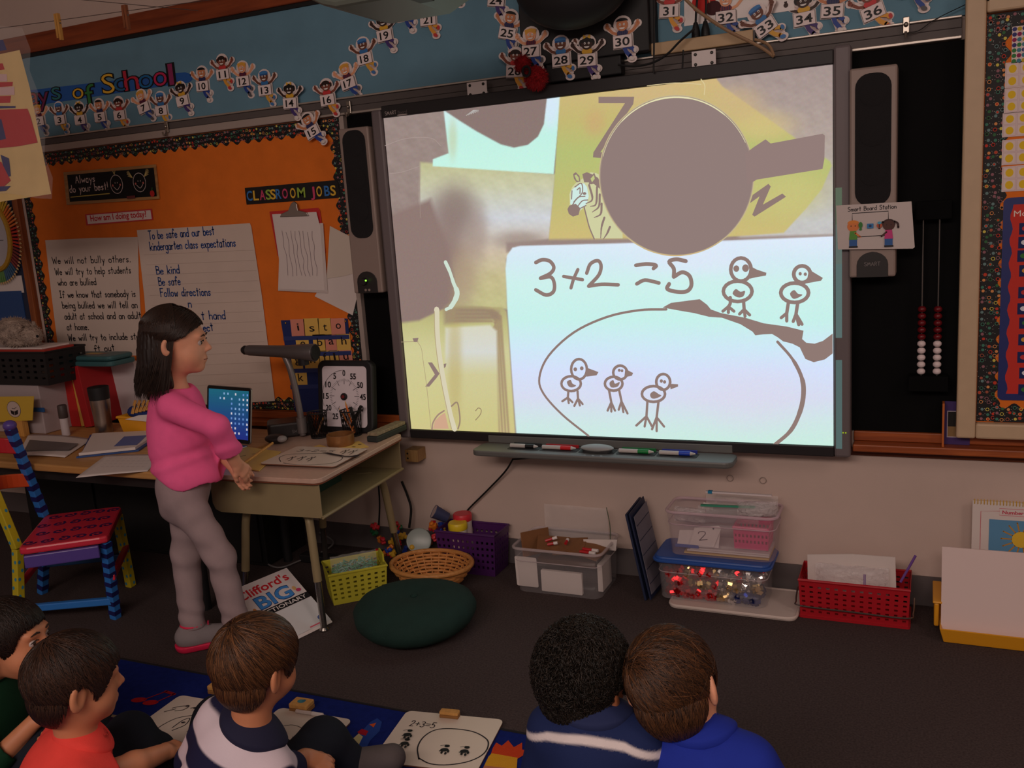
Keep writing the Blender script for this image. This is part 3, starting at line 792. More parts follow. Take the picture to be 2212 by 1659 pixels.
# ------------------------------------------------------------------ speakers
SPK = mat('speaker_grey', (150, 132, 124), 0.5, 0.1); GRL = mat('speaker_cloth', (30, 28, 30), 0.9, bump=.3, bscale=900); DKP = mat('dark_plastic', (38, 34, 34), 0.45)
def speaker(label, tl, tr, br, bl, g0, g1, c0, c1, led, logo):
    y = -.11
    P = [wl(*q, y) for q in (tl, tr, br, bl)]
    x0 = (P[0].x + P[3].x) / 2; x1 = (P[1].x + P[2].x) / 2; z1 = (P[0].z + P[1].z) / 2; z0 = (P[2].z + P[3].z) / 2
    t = thing('speaker', label, 'speaker', ((x0 + x1) / 2, -.06, z0), world=True)
    MB().mm(x0, x1, y, -.0125, z0, z1).build('housing', SPK, t, bevel=.006)
    w = x1 - x0
    ga = z0 + (z1 - z0) * g0; gb = z0 + (z1 - z0) * g1
    MB().rrect(((x0 + x1) / 2, y, (ga + gb) / 2), w * .76, gb - ga, .004, w * .3, (XU, ZV, NF)).build('grille', GRL, t, bevel=.0015)
    for q in (.25, .55, .85):
        MB().lathe([(w * .27, 0), (w * .29, .001), (w * .25, .002)], ((x0 + x1) / 2, y - .004, ga + (gb - ga) * q), 24, Matrix.Rotation(PI / 2, 3, 'X')).build('driver', GRL, t, smooth=True)
    ca = z0 + (z1 - z0) * c0; cb = z0 + (z1 - z0) * c1
    m = MB(); pts = [(-w * .34, ca), (w * .34, ca)] + [(w * .34 * math.cos(a * PI / 10), cb - w * .3 + w * .3 * math.sin(a * PI / 10)) for a in range(11)]
    m.prism([((x0 + x1) / 2 + a, y, b) for a, b in pts], (0, -.003, 0)).build('control_panel', DKP, t, bevel=.001)
    if led:
        MB().lathe([(.014, 0), (.014, .01), (.012, .012)], ((x0 + x1) / 2 - .012, y - .003, ca + .045), 20, Matrix.Rotation(PI / 2, 3, 'X')).build('volume_knob', DKP, t, smooth=True)
        MB().ball(((x0 + x1) / 2 + .004, y - .016, ca + .049), .0035, 8, 6).build('led', mat('green_led', (120, 255, 60), .4, emit=(150, 255, 70), estr=1.6), t)
        for q in (-.008, .008): MB().lathe([(.005, 0), (.005, .002)], ((x0 + x1) / 2 + q, y - .003, ca + .012), 12, Matrix.Rotation(PI / 2, 3, 'X')).build('jack', SPK, t)
    if logo:
        ik = Ink((0, y - .0032, 0), XU, ZV, NF); ik.hand('SMART', ((x0 + x1) / 2 - .022, ca + .035), ((x0 + x1) / 2 + .022, ca + .035), .011, (140, 132, 130), .0012); ik.build('logo', INK, t)
    return t
speaker('tall grey speaker with green light left of the screen', (726, 280), (792, 272), (829, 632), (769, 634), .34, .985, 0.0, .135, True, False)
speaker('tall grey speaker right of the screen behind the paper sign', (1840, 148), (1944, 137), (1930, 598), (1830, 600), .35, .97, 0.0, .125, False, True)
# ------------------------------------------------------------------ interactive whiteboard
SX0, SX1, SZ0, SZ1, SY = 0.0, 1.565, 0.547, 1.721, -0.08
sb = thing('interactive_whiteboard', 'large interactive whiteboard showing a projected picture of drawn birds', 'whiteboard', (0.78, -0.04, 0.5), world=True)
FRM = mat('board_frame_grey', (112, 102, 104), 0.5, 0.1); BZL = mat('board_bezel', (34, 30, 32), 0.5)
MB().mm(SX0 - .003, SX1 + .003, -.076, -.031, .51, 1.765).build('back_panel', DKP, sb)
MB().mm(SX0 - .046, SX0 - .003, -.093, -.031, .512, 1.752).build('side_frame', FRM, sb, bevel=.008)
MB().mm(SX1 + .003, SX1 + .052, -.093, -.031, .512, 1.772).build('side_frame', FRM, sb, bevel=.008)
MB().mm(SX0 - .0025, SX1 + .0025, -.088, -.0765, SZ1 + .001, 1.764).build('top_bezel', BZL, sb, bevel=.003)
MB().mm(SX0 - .0025, SX1 + .0025, -.088, -.0765, .512, SZ0 - .001).build('bottom_bezel', BZL, sb, bevel=.003)
ik = Ink((0, -.0882, 0), XU, ZV, NF, pxmap=lambda a, b: (wl(a, b, -.0882).x, wl(a, b, -.0882).z))
ik.hand('SMART', *ik.px([(832, 249), (856, 246)]), .0125, (190, 178, 175), .0016); ik.hand('Board', *ik.px([(860, 246), (879, 243)]), .010, (120, 110, 110), .0012)
ik.line(ik.px([(859, 249), (879, 246.5)]), .004, (190, 178, 175)); ik.build('logo', INK, sb)
for q in (0, .008): MB().ball((SX1 + .03 + q, -.0935, .595), .0022, 8, 6).build('status_light', mat('yellow_led', (160, 190, 30), .4, emit=(150, 180, 20), estr=.8), sb)
# ------------------------------------------------------------------ the projected picture (light on the screen)
def to_px(x, y, z):
    c = RC @ (np.stack([x, y, z]).reshape(3, -1) - CC[:, None])
    return FPX * c[0] / c[2] + IW / 2, FPX * c[1] / c[2] + IH / 2
def poly_sd(px, py, poly):
    P = np.array(poly, float); n = len(P); d = np.full(px.shape, 1e9); ins = np.zeros(px.shape, bool)
    for i in range(n):
        a = P[i]; b = P[(i + 1) % n]; e = b - a
        wx = px - a[0]; wy = py - a[1]
        t = np.clip((wx * e[0] + wy * e[1]) / (e @ e), 0, 1)
        d = np.minimum(d, (wx - e[0] * t) ** 2 + (wy - e[1] * t) ** 2)
        c = ((a[1] <= py) != (b[1] <= py))
        xx = a[0] + (py - a[1]) / (b[1] - a[1] if abs(b[1] - a[1]) > 1e-9 else 1e-9) * e[0]
        ins ^= c & (px < xx)
    d = np.sqrt(d)
    return np.where(ins, -d, d)
def soft_noise(px, py, sc, seed):
    r = np.random.default_rng(seed); out = 0
    for k in range(10):
        a = r.uniform(0, 2 * PI); f = sc * r.uniform(.6, 2.2); out = out + np.sin((px * math.cos(a) + py * math.sin(a)) / f + r.uniform(0, 6))
    return out / 10
NU, NV = 480, 360
gx = np.linspace(SX0, SX1, NU + 1); gz = np.linspace(SZ0, SZ1, NV + 1)
GX, GZ = np.meshgrid(gx, gz); GXf, GZf = GX.ravel(), GZ.ravel()
PX, PY = to_px(GXf, np.full(GXf.shape, SY), GZf)
IMG = np.tile(np.array((141., 122., 117.)), (PX.size, 1))
def paint(al, col):
    global IMG
    col = np.asarray(col, float)
    IMG = IMG * (1 - al[:, None]) + (col if col.ndim == 2 else col[None]) * al[:, None]
def region(poly, col, soft=1.6, op=1.0):
    paint(np.clip(.5 - poly_sd(PX, PY, poly) / (2 * soft), 0, 1) * op, col)
def blob(cx, cy, rx, ry, col, op=1.0, rot=0.0, p=1.6):
    c, s = math.cos(rot), math.sin(rot); u = ((PX - cx) * c + (PY - cy) * s) / rx; v = (-(PX - cx) * s + (PY - cy) * c) / ry
    paint(np.clip(np.exp(-((u * u + v * v) ** p)), 0, 1) * op, col)
def grad(stops, ax='y'):
    q = PY if ax == 'y' else PX; xs = [s[0] for s in stops]
    return np.stack([np.interp(q, xs, [s[1][k] for s in stops]) for k in range(3)], 1)
BRN = (141, 119, 113)
region([(800, 200), (1000, 200), (1000, 500), (800, 500)], (152, 134, 128), 30)
# mottled table at left-centre and upper right
region([(908, 350), (1200, 376), (1187, 516), (1125, 530), (1094, 560), (1096, 668), (960, 668), (905, 500)], grad([(350, (190, 188, 142)), (400, (200, 200, 168)), (470, (205, 208, 214)), (540, (206, 190, 168)), (600, (196, 186, 140)), (670, (194, 190, 136))]), 3)
region([(1480, 150), (1810, 130), (1810, 530), (1600, 530)], grad([(130, (160, 142, 138)), (300, (176, 160, 152)), (400, (184, 178, 168)), (480, (196, 196, 196)), (530, (196, 190, 186))]), 6)
nz = soft_noise(PX, PY, 3.0, 5)[:, None]; IMG += nz * 9
blob(985, 455, 48, 58, (136, 118, 110), .85); blob(950, 560, 70, 120, (140, 118, 112), .95); blob(1030, 500, 26, 60, (158, 138, 128), .6); blob(1000, 600, 30, 60, (180, 158, 130), .6)
region([(826, 470), (930, 430), (962, 520), (978, 590), (985, 650), (950, 672), (905, 690), (850, 700), (838, 560)], BRN, 6)
blob(1125, 520, 60, 22, (150, 132, 124), .7)
# white-cyan paper with the dark device on it
region([(954, 200), (969, 331), (935, 344), (935, 359), (1196, 376), (1214, 180)], grad([(220, (214, 236, 240)), (290, (194, 240, 228)), (370, (198, 243, 228))]), 1.2)
blob(978, 300, 10, 44, (196, 200, 160), .55); blob(1190, 235, 16, 40, (214, 230, 250), .7)
region([(954, 235), (993, 261), (1030, 284), (1065, 303), (1082, 312), (1110, 319), (1140, 313), (1162, 295), (1175, 268), (1181, 215), (1181, 190), (950, 190)], (137, 117, 112), 1.2)
# the yellow card
region([(1211, 180), (1540, 160), (1560, 186), (1722, 301), (1793, 348), (1797, 358), (1775, 409), (1740, 452), (1693, 503), (1560, 513), (1185, 521), (1197, 400)], grad([(180, (206, 180, 124)), (260, (194, 182, 114)), (330, (180, 190, 116)), (420, (190, 186, 116)), (510, (204, 186, 120))]), 1.4)
blob(1400, 205, 90, 26, (206, 178, 130), .6); blob(1285, 265, 24, 30, (204, 164, 116), .55); blob(1650, 270, 70, 34, (214, 192, 132), .6); blob(1590, 225, 60, 40, (206, 178, 132), .6); blob(1700, 420, 90, 50, (204, 198, 128), .5)
region([(1094, 524), (1185, 517), (1560, 513), (1810, 506), (1810, 530), (1094, 545)], (152, 132, 126), 3, .9)
# the small whiteboard
wbg = grad([(515, (222, 234, 250)), (560, (212, 234, 244)), (610, (205, 240, 236)), (690, (198, 240, 234)), (750, (206, 232, 246)), (800, (212, 224, 250)), (860, (214, 220, 240)), (910, (206, 230, 230)), (965, (200, 236, 222))])
region([(1092, 580), (1095, 552), (1107, 535), (1124, 531), (1356, 525), (1560, 520), (1810, 510), (1810, 980), (1116, 980), (1115, 934), (1105, 800), (1096, 668)], wbg, 1.4)
blob(1620, 860, 120, 70, (220, 216, 236), .5); blob(1500, 560, 130, 34, (226, 230, 250), .5); blob(1340, 830, 60, 40, (216, 214, 244), .5)
# the yellow cards stack lower left
region([(866, 694), (906, 690), (955, 668), (992, 661), (1041, 662), (1084, 664), (1094, 672), (1097, 700), (1116, 980), (868, 980)], grad([(660, (176, 164, 118)), (700, (190, 186, 128)), (760, (206, 202, 152)), (900, (204, 196, 132)), (940, (206, 192, 134))]), 1.6)
for q in range(4):
    region([(985 - q * 2, 672 + q * 8), (1062 + q * 8 - 12, 672 + q * 8), (1078 - q * 5, 690 + q * 6), (1100 - q * 7, 980), (1104 - q * 7, 980), (1084 - q * 5, 682 + q * 6), (1066 - q, 668 + q * 8), (985, 668 + q * 8)], (160, 136, 108), 1.5, .8)
region([(962, 708), (1058, 702), (1073, 715), (1078, 980), (962, 980)], grad([(700, (214, 212, 190)), (760, (212, 214, 208)), (810, (206, 200, 150)), (940, (202, 194, 130))]), 3)
blob(982, 790, 16, 150, (186, 168, 108), .55); blob(900, 830, 60, 110, (206, 200, 144), .5)
region([(958, 662), (1041, 664), (1078, 672), (1080, 690), (960, 700)], (148, 126, 108), 5, .7)
region([(846, 640), (946, 640), (952, 668), (905, 692), (868, 697), (850, 697)], BRN, 4)
IMG += RNG.normal(0, 1.6, IMG.shape)
lin_v = lambda A: np.where(A / 255 <= .04045, A / 255 / 12.92, (((np.clip(A, 0, 255) / 255) + .055) / 1.055) ** 2.4)
me = bpy.data.meshes.new('projected_picture')
ids = np.arange((NU + 1) * (NV + 1)).reshape(NV + 1, NU + 1)
quads = np.stack([ids[:-1, :-1], ids[:-1, 1:], ids[1:, 1:], ids[1:, :-1]], -1).reshape(-1, 4)
co = np.stack([GXf, np.full(GXf.shape, SY), GZf], 1) - np.array(sb['_org'])
me.from_pydata([tuple(c) for c in co.tolist()], [], quads.tolist())
at = me.color_attributes.new('Col', 'FLOAT_COLOR', 'POINT')
at.data.foreach_set('color', np.concatenate([lin_v(np.clip(IMG, 0, 255)), np.ones((PX.size, 1))], 1).ravel())
PROJ = mat('projected_light', (0, 0, 0), 0.6, attr='Col', emit='attr', estr=1.0, spec=0.1)
PROJ.node_tree.links.remove([l for l in PROJ.node_tree.links if l.to_socket.name == 'Base Color'][0])
PROJ.node_tree.nodes['Principled BSDF'].inputs['Base Color'].default_value = (.02, .02, .02, 1)
me.materials.append(PROJ)
po = bpy.data.objects.new('projected_picture', me); COL.objects.link(po); po.parent = sb
# sharp drawing
ik = Ink((0, SY - .0004, 0), XU, ZV, NF, step=.00008, pxmap=lambda a, b: (wl(a, b, SY).x, wl(a, b, SY).z))
MMP = .00148
def flush(name):
    global ik
    k = ik.k; o = ik.build(name, PROJ, sb); pm = ik.pxmap
    ik = Ink((0, SY - .0004, 0), XU, ZV, NF, step=.00008, pxmap=pm); ik.k = k
    return o
def st(pts, w, col=BRN, sm=5, closed=False): ik.line(ik.px(pts), [k * MMP for k in w] if isinstance(w, (list, tuple)) else w * MMP, col, smooth=sm, closed=closed)
def pg(pts, col=BRN, sm=0): ik.poly(ik.px(catmull(pts, sm, True) if sm else pts), col)
def el(cx, cy, rx, ry, n=48, a0=0, a1=2 * PI): return [(cx + rx * math.cos(a0 + (a1 - a0) * k / n), cy + ry * math.sin(a0 + (a1 - a0) * k / n)) for k in range(n if a1 - a0 > 6.28 else n + 1)]
pg([(1293, 209), (1370, 209), (1368, 225), (1297, 329), (1308, 329), (1305, 342), (1281, 340), (1282, 329), (1350, 223), (1293, 223)])
pg([(1660, 397), (1665, 403), (1648, 442), (1690, 418), (1698, 425), (1630, 468), (1625, 464), (1641, 424), (1620, 439), (1626, 421)])
flush('drawn_letters')
# striped animal head
WH = (206, 232, 226)
pg([(1300, 380), (1288, 374), (1276, 372), (1262, 384), (1245, 394), (1236, 404), (1230, 420), (1231, 440), (1227, 455), (1236, 466), (1246, 466), (1254, 455), (1262, 448), (1268, 470), (1274, 490), (1282, 515), (1345, 515), (1345, 480), (1300, 420)], (206, 206, 160))
pg([(1262, 396), (1248, 398), (1234, 412), (1232, 440), (1240, 446), (1256, 452), (1268, 440), (1272, 424), (1268, 404)], WH)
pg([(1258, 376), (1268, 372), (1278, 376), (1292, 384), (1298, 396), (1296, 408), (1284, 398), (1272, 394), (1262, 394)], BRN)
pg([(1238, 376), (1244, 372), (1252, 380), (1254, 392), (1246, 394), (1240, 386)], BRN); pg([(1241, 379), (1245, 377), (1250, 383), (1251, 391), (1246, 390)], (190, 196, 130))
pg([(1274, 384), (1284, 373), (1288, 384), (1280, 398), (1272, 398)], BRN); pg([(1276, 386), (1283, 378), (1285, 386), (1279, 394)], (190, 196, 130))
pg([(1230, 444), (1244, 440), (1254, 450), (1250, 464), (1238, 468), (1229, 462), (1226, 452)], BRN)
for s_ in ([(1242, 404), (1256, 396), (1258, 416), (1244, 432), (1236, 444)], [(1247, 410), (1253, 406), (1253, 418)], [(1240, 436), (1250, 426), (1264, 424)], [(1248, 446), (1258, 434), (1270, 432)], [(1254, 450), (1266, 444)], [(1236, 412), (1235, 430)]):
    st(s_, 2.6)
pg(el(1263, 418, 4, 3), BRN)
for a, b, c in [((1273, 400), (1280, 430), (1266, 440)), ((1290, 404), (1288, 440), (1276, 446)), ((1296, 420), (1294, 446), (1280, 458)), ((1300, 440), (1298, 462), (1284, 470)), ((1306, 470), (1300, 490), (1298, 514)), ((1318, 490), (1312, 504), (1304, 516))]:
    st([a, b, c], [5, 5, 4, 3, 2])
st([(1262, 446), (1268, 470), (1274, 492), (1284, 516)], 3)
flush('drawn_animal')
# the big round tin and its handle
pg(el(1462, 379, 168, 174, 72), (196, 180, 138)); pg(el(1462, 379, 166, 172, 72), (160, 142, 128)); pg(el(1462, 380, 164, 170, 72), (142, 122, 118))
st(el(1462, 380, 164, 170, 40, PI * 1.08, PI * 1.86), [1, 2.4, 3.4, 2.4, 1], (228, 222, 178), 0); st(el(1460, 380, 166, 172, 30, PI * .3, PI * .72), [1, 2.4, 3, 2, 1], (206, 180, 130), 0)
pg([(1610, 332), (1627, 319), (1654, 301), (1665, 310), (1777, 289), (1782, 293), (1781, 343), (1777, 365), (1635, 388), (1615, 400)], (144, 122, 118))
flush('drawn_tin')
# sums
st([(1158, 567), (1172, 561), (1188, 564), (1197, 577), (1190, 590), (1168, 601)], 9); st([(1168, 601), (1190, 598), (1198, 612), (1196, 630), (1180, 637), (1158, 626)], 9)
st([(1218, 597), (1259, 604)], 8); st([(1249, 582), (1240, 602), (1234, 622)], 8)
st([(1268, 590), (1276, 570), (1292, 563), (1299, 574), (1294, 594), (1272, 618)], 8.5); st([(1272, 618), (1300, 614), (1336, 615)], 8.5)
st([(1374, 573), (1398, 570), (1418, 573), (1412, 580)], 8.5); st([(1376, 613), (1394, 605), (1424, 611)], 8.5)
st([(1482, 564), (1462, 560), (1446, 565), (1456, 580), (1456, 598)], 9); st([(1456, 598), (1474, 588), (1490, 596), (1494, 616), (1484, 629), (1462, 630), (1442, 624), (1446, 613)], 9)
flush('drawn_sum')
# the big ring and the branch
ring = [(1440, 668), (1380, 670), (1310, 685), (1240, 718), (1186, 768), (1166, 815), (1175, 850), (1215, 895), (1272, 941)]
st(ring, 5.5)
st([(1680, 738), (1712, 775), (1732, 815), (1736, 850), (1728, 890), (1708, 930), (1672, 962)], [6, 8, 10, 10, 9, 8])
pg([(1432, 664), (1450, 654), (1488, 649), (1512, 646), (1528, 658), (1536, 668), (1558, 676), (1610, 686), (1650, 698), (1700, 705), (1736, 714), (1733, 732), (1742, 740), (1760, 742), (1778, 736), (1799, 720), (1799, 763), (1782, 776), (1758, 782), (1740, 775), (1728, 750), (1712, 742), (1692, 737), (1680, 728), (1668, 721), (1648, 722), (1632, 724), (1626, 716), (1600, 700), (1560, 686), (1532, 684), (1500, 676), (1470, 671)])
flush('drawn_ring')
# birds: head, body, legs in photo pixels
def bird(h, hr, b, br, beak, eyes, legs, w, spot):
    st(el(h[0], h[1], hr[0], hr[1], 20), w, sm=0, closed=True); st(el(b[0], b[1], br[0], br[1], 20), w, sm=0, closed=True)
    pg(beak)
    for e in eyes: pg(el(e[0], e[1], e[2], e[2] * 1.1, 12))
    pg(spot, sm=3)
    for lg in legs:
        st(lg[:-1], w * .9, sm=3)
        for f in lg[-1]: st([lg[-2], f], w * .85, sm=0)
    flush('drawn_bird')
bird((1601, 582), (22, 25), (1594, 629), (31, 22), [(1622, 575), (1635, 582), (1656, 589), (1655, 595), (1632, 599), (1620, 602)], [(1591, 580, 6.5), (1611, 579, 7.5)],
     [[(1578, 642), (1578, 655), (1574, 662), [(1562, 672), (1574, 675), (1586, 672)]], [(1607, 652), (1608, 668), [(1598, 678), (1610, 683), (1620, 680)]]], 8, [(1583, 634), (1590, 624), (1600, 630), (1610, 628), (1606, 640), (1594, 642)])
bird((1733, 592), (18, 18), (1717, 632), (30, 21), [(1748, 582), (1778, 600), (1774, 606), (1752, 610), (1742, 612)], [(1729, 591, 3.5), (1740, 592, 3.5)],
     [[(1704, 650), (1700, 676), [(1688, 686), (1700, 693)]], [(1724, 652), (1720, 678), [(1714, 694), (1726, 701), (1733, 700)]]], 8, [(1707, 634), (1716, 626), (1724, 634), (1734, 636), (1726, 642), (1714, 645)])
bird((1252, 797), (17, 22), (1235, 828), (21, 16), [(1270, 794), (1294, 803), (1290, 810), (1268, 813)], [(1244, 797, 4), (1258, 795, 4)],
     [[(1229, 846), (1228, 858), [(1216, 866), (1230, 870), (1238, 868)]], [(1249, 844), (1250, 860), [(1242, 876), (1254, 875), (1260, 872)]]], 6.5, [(1226, 824), (1234, 820), (1238, 828), (1246, 832), (1238, 836), (1230, 834)])
bird((1341, 804), (15, 15), (1327, 828), (19, 15), [(1352, 796), (1369, 805), (1366, 811), (1350, 814)], [(1339, 799, 3), (1345, 800, 3)],
     [[(1317, 842), (1322, 868), [(1314, 886), (1322, 888), (1330, 886)]], [(1339, 842), (1344, 866), [(1338, 884), (1348, 889), (1357, 892)]]], 6.5, [(1318, 826), (1326, 820), (1330, 828), (1340, 824), (1336, 834), (1322, 836)])
bird((1434, 824), (15, 17), (1413, 850), (25, 17), [(1448, 828), (1466, 829), (1466, 834), (1450, 840)], [(1430, 822, 3.5), (1437, 824, 3.5)],
     [[(1400, 866), (1398, 898), [(1376, 918), (1394, 920), (1410, 920)]], [(1424, 866), (1420, 900), [(1410, 926), (1420, 930), (1436, 920)]]], 6.5, [(1406, 850), (1414, 844), (1424, 850), (1430, 854), (1416, 860), (1408, 858)])
# rope, fringe, letters on the cards
st([(965, 566), (974, 586), (982, 610), (990, 634), (978, 660), (966, 668)], [10, 9, 10, 14, 12, 8], (206, 224, 208))
st([(946, 668), (947, 720), (952, 770), (962, 830), (974, 890), (984, 925)], 15, (214, 206, 178)); st([(941, 672), (942, 720), (947, 770), (957, 830), (970, 892), (978, 925)], 2, (176, 158, 120))
pg([(927, 782), (936, 782), (952, 806), (946, 815), (930, 834), (921, 834), (942, 808)]); pg([(961, 785), (967, 784), (965, 792), (962, 794)])
st([(868, 738), (896, 737), (906, 736)], 1.6, (160, 140, 116)); pg([(894, 730), (907, 729), (904, 738), (897, 738)]); st([(905, 738), (913, 752), (917, 780), (924, 830), (934, 925)], 1.4, (170, 152, 118))
st([(936, 926), (938, 912), (948, 896), (962, 886)], 4, (160, 130, 118)); pg([(938, 925), (942, 908), (954, 896), (964, 890), (972, 925)], (206, 164, 136)); st([(978, 876), (990, 868), (995, 890), (996, 910), (992, 925)], 4, (152, 130, 110))
st([(1030, 886), (1036, 880), (1042, 884), (1040, 894), (1030, 906)], 2.2, (150, 130, 100))
for q in range(6): st([(1010 + q * 5, 250 - q * 1.5), (1026 + q * 2, 238)], 1.3, (186, 184, 180), 0)
st([(835, 315), (870, 302), (905, 297), (938, 300), (956, 316)], 1.5, (166, 148, 142)); st([(908, 360), (870, 372), (845, 375)], 1.5, (166, 148, 142)); st([(909, 360), (911, 470)], 1.2, (158, 140, 132), 0)
st([(1516, 172), (1524, 185), (1523, 205)], 2, (216, 200, 150)); st([(1400, 186), (1460, 180), (1516, 183)], 1.6, (214, 196, 150))
flush('drawn_table_items')
# glowing strips painted on the frame as projector light spilling past the screen
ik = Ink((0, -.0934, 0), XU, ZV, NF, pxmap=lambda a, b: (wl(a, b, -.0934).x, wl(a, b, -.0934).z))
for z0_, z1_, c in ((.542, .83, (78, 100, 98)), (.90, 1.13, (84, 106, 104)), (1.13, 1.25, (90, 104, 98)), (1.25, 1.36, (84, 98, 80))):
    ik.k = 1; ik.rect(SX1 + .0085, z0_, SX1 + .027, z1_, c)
ik.build('painted_spill', PROJ, sb)
# ------------------------------------------------------------------ pen tray with pens and eraser
a = wl(1030, 962, -.15); b = wl(1588, 985, -.15); tx0, tx1 = a.x, b.x; tz = .487
t = thing('pen_tray', 'grey pen tray under the interactive whiteboard', 'tray', ((tx0 + tx1) / 2, -.14, tz), world=True)
TG = mat('tray_grey', (104, 104, 102), 0.45, 0.1)
MB().rrect(((tx0 + tx1) / 2, -.147, tz), tx1 - tx0, .118, .022, .03, (XU, Vector((0, 1, 0)), ZV)).build('body', TG, t, bevel=.006)
MB().mm(tx0 + .02, tx1 - .02, -.092, -.088, tz + .0225, tz + .05).build('back_lip', TG, t, bevel=.002)
SW = mat('slot_dark', (40, 40, 42), 0.6); pens = []
slots = [(1103, 1165), (1172, 1247), (1256, 1327), (1337, 1415), (1424, 1505)]
for i, (p0, p1) in enumerate(slots):
    xa = wl(p0, 957 + i * 4, -.14).x; xb = wl(p1, 957 + i * 4, -.14).x
    pens.append((xa, xb))
    MB().rrect(((xa + xb) / 2, -.142, tz + .0222), xb - xa + .008, .055, .001, .008, (XU, Vector((0, 1, 0)), ZV)).build('slot', SW if i != 4 else SW, t)
    if i != 2: MB().mm(xa + .004, xb - .004, -.118, -.112, tz + .0235, tz + .034).build('slot_label', [SW, mat('slot_red', (170, 30, 36), .5), SW, mat('slot_green', (30, 110, 56), .5), mat('slot_blue', (44, 54, 150), .5)][i], t)
for i, c, nm in [(0, (28, 28, 30), 'black'), (1, (205, 36, 42), 'red'), (3, (30, 130, 64), 'green'), (4, (40, 70, 185), 'blue')]:
    xa, xb = pens[i]; z = tz + .031; yy = -.148
    p = thing('stylus_pen', 'grey stylus pen with %s band in the pen tray' % nm, 'pen', ((xa + xb) / 2, yy, tz + .0235), group='pens in the tray', world=True)
    L = xb - xa - .006
    MB().tube([(xa + .003, yy, z), (xa + .003 + L * .55, yy, z)], .0075, 10).build('barrel', mat('pen_grey', (190, 184, 180), .4), p, smooth=True)
    MB().tube([(xa + .003 + L * .551, yy, z), (xa + .003 + L * .86, yy, z)], .0077, 10).build('band', mat('pen_' + nm, c, .4), p, smooth=True)
    MB().tube([(xa + .003 + L * .861, yy, z), (xa + .003 + L, yy, z)], [.0072, .002], 10).build('tip', mat('pen_grey', (190, 184, 180), .4), p, smooth=True)
xa, xb = pens[2]
e = thing('board_eraser', 'grey oval eraser in the middle of the pen tray', 'eraser', ((xa + xb) / 2, -.147, tz + .0235), world=True)
MB().ball(((xa + xb) / 2, -.147, tz + .036), ((xb - xa) / 2, .03, .0125), 24, 12).build('grip', mat('eraser_grey', (150, 150, 148), .5), e, smooth=True)
MB().rrect(((xa + xb) / 2, -.147, tz + .0236), (xb - xa) * .86, .05, .008, .02, (XU, Vector((0, 1, 0)), ZV)).build('pad', SW, e)
for q in (-.03, 0, .03): MB().ball(((xa + xb) / 2 + q, -.196, tz + .021), (.006, .003, .0025), 10, 6).build('button', mat('tray_button', (150, 160, 160), .3), t)
# ------------------------------------------------------------------ brackets, clips, cables, box above the screen
WBK = mat('bracket_white', (226, 214, 212), 0.45)
for lab, q in (('white steel bracket with four screws above the screen at left', [(1008, 180), (1051, 173), (1053, 208), (1011, 211)]), ('white steel bracket with four screws below the cable channel', [(1495, 111), (1546, 106), (1547, 142), (1494, 148)])):
    P = [wl(x, y, -.06) for x, y in q]; x0 = (P[0].x + P[3].x) / 2; x1 = (P[1].x + P[2].x) / 2; z1 = (P[0].z + P[1].z) / 2; z0 = (P[2].z + P[3].z) / 2
    t = thing('bracket', lab, 'bracket', ((x0 + x1) / 2, -.05, z0), group='white brackets above the screen', world=True)
    MB().mm(x0, x1, -.062, -.058, z0, z1).build('plate', WBK, t, bevel=.001)
    MB().mm(x0 + .01, x1 - .01, -.0575, -.031, z0 + .012, z0 + .018).build('arm', WBK, t)
    for sx in (.16, .84):
        for sz in (.2, .8): MB().lathe([(.005, 0), (.005, .002), (.003, .003)], (x0 + (x1 - x0) * sx, -.062, z0 + (z1 - z0) * sz), 10, Matrix.Rotation(PI / 2, 3, 'X')).build('screw', mat('dark_steel', (50, 48, 46), .4, .8), t)
STL = mat('steel_hook', (160, 152, 142), .3, .9)
for lab, x, y in (('small steel map hook on the rail above the orange board', 358, 280), ('steel map hook on the rail by the left speaker', 752, 238), ('steel map hook on the rail right of the screen', 1957, 62)):
    c = wl(x, y, -.04); t = thing('map_hook', lab, 'hook', (c.x, -.03, c.z - .03), group='map hooks on the rail', world=True)
    MB().mm(c.x - .009, c.x + .009, -.036, -.031, c.z - .012, c.z + .034).build('plate', STL, t, bevel=.002)
    MB().tube([(c.x, -.036, c.z - .010), (c.x, -.046, c.z - .022), (c.x, -.056, c.z - .024), (c.x, -.060, c.z - .010)], .004, 8).build('hook', STL, t, smooth=True)
    MB().ball((c.x, -.038, c.z + .012), .007, 12, 8).build('rivet', STL, t, smooth=True)
BKP = mat('black_plastic', (26, 25, 27), .55, var=.1, vscale=8)
y = -.075
t = thing('equipment_panel', 'black wall mounted television cabinet above the screen', 'television', (wl(1262, 160, y).x, -.03, 1.80), world=True)
x0, x1 = wl(1124, 90, y).x, wl(1402, 90, y).x; zb = wl(1262, 128, y).z
MB().mm(x0, x1, y, -.0125, zb, 2.16).build('back_plate', BKP, t, bevel=.004)
xa, xb = wl(1180, 160, y).x, wl(1342, 150, y).x; z2 = wl(1180, 188, y).z
MB().mm(xa, xb, y - .001, -.031, z2 + .012, zb - .001).build('lower_box', BKP, t, bevel=.004)
c = wl(1236, -30, -.17)
MB().ball((c.x, -.165, c.z + .02), (.20, .088, .15), 28, 18).build('rounded_housing', BKP, t, smooth=True)
c2 = wl(1242, 56, -.12)
MB().lathe([(.045, 0), (.048, .006), (.045, .03)], (c2.x, -.13, c2.z), 24).build('foot', BKP, t, smooth=True)
xe = wl(1400, 90, -.03).x
MB().mm(xe + .005, xe + .03, -.05, -.0125, 1.83, 2.16).build('side_post', BKP, t)
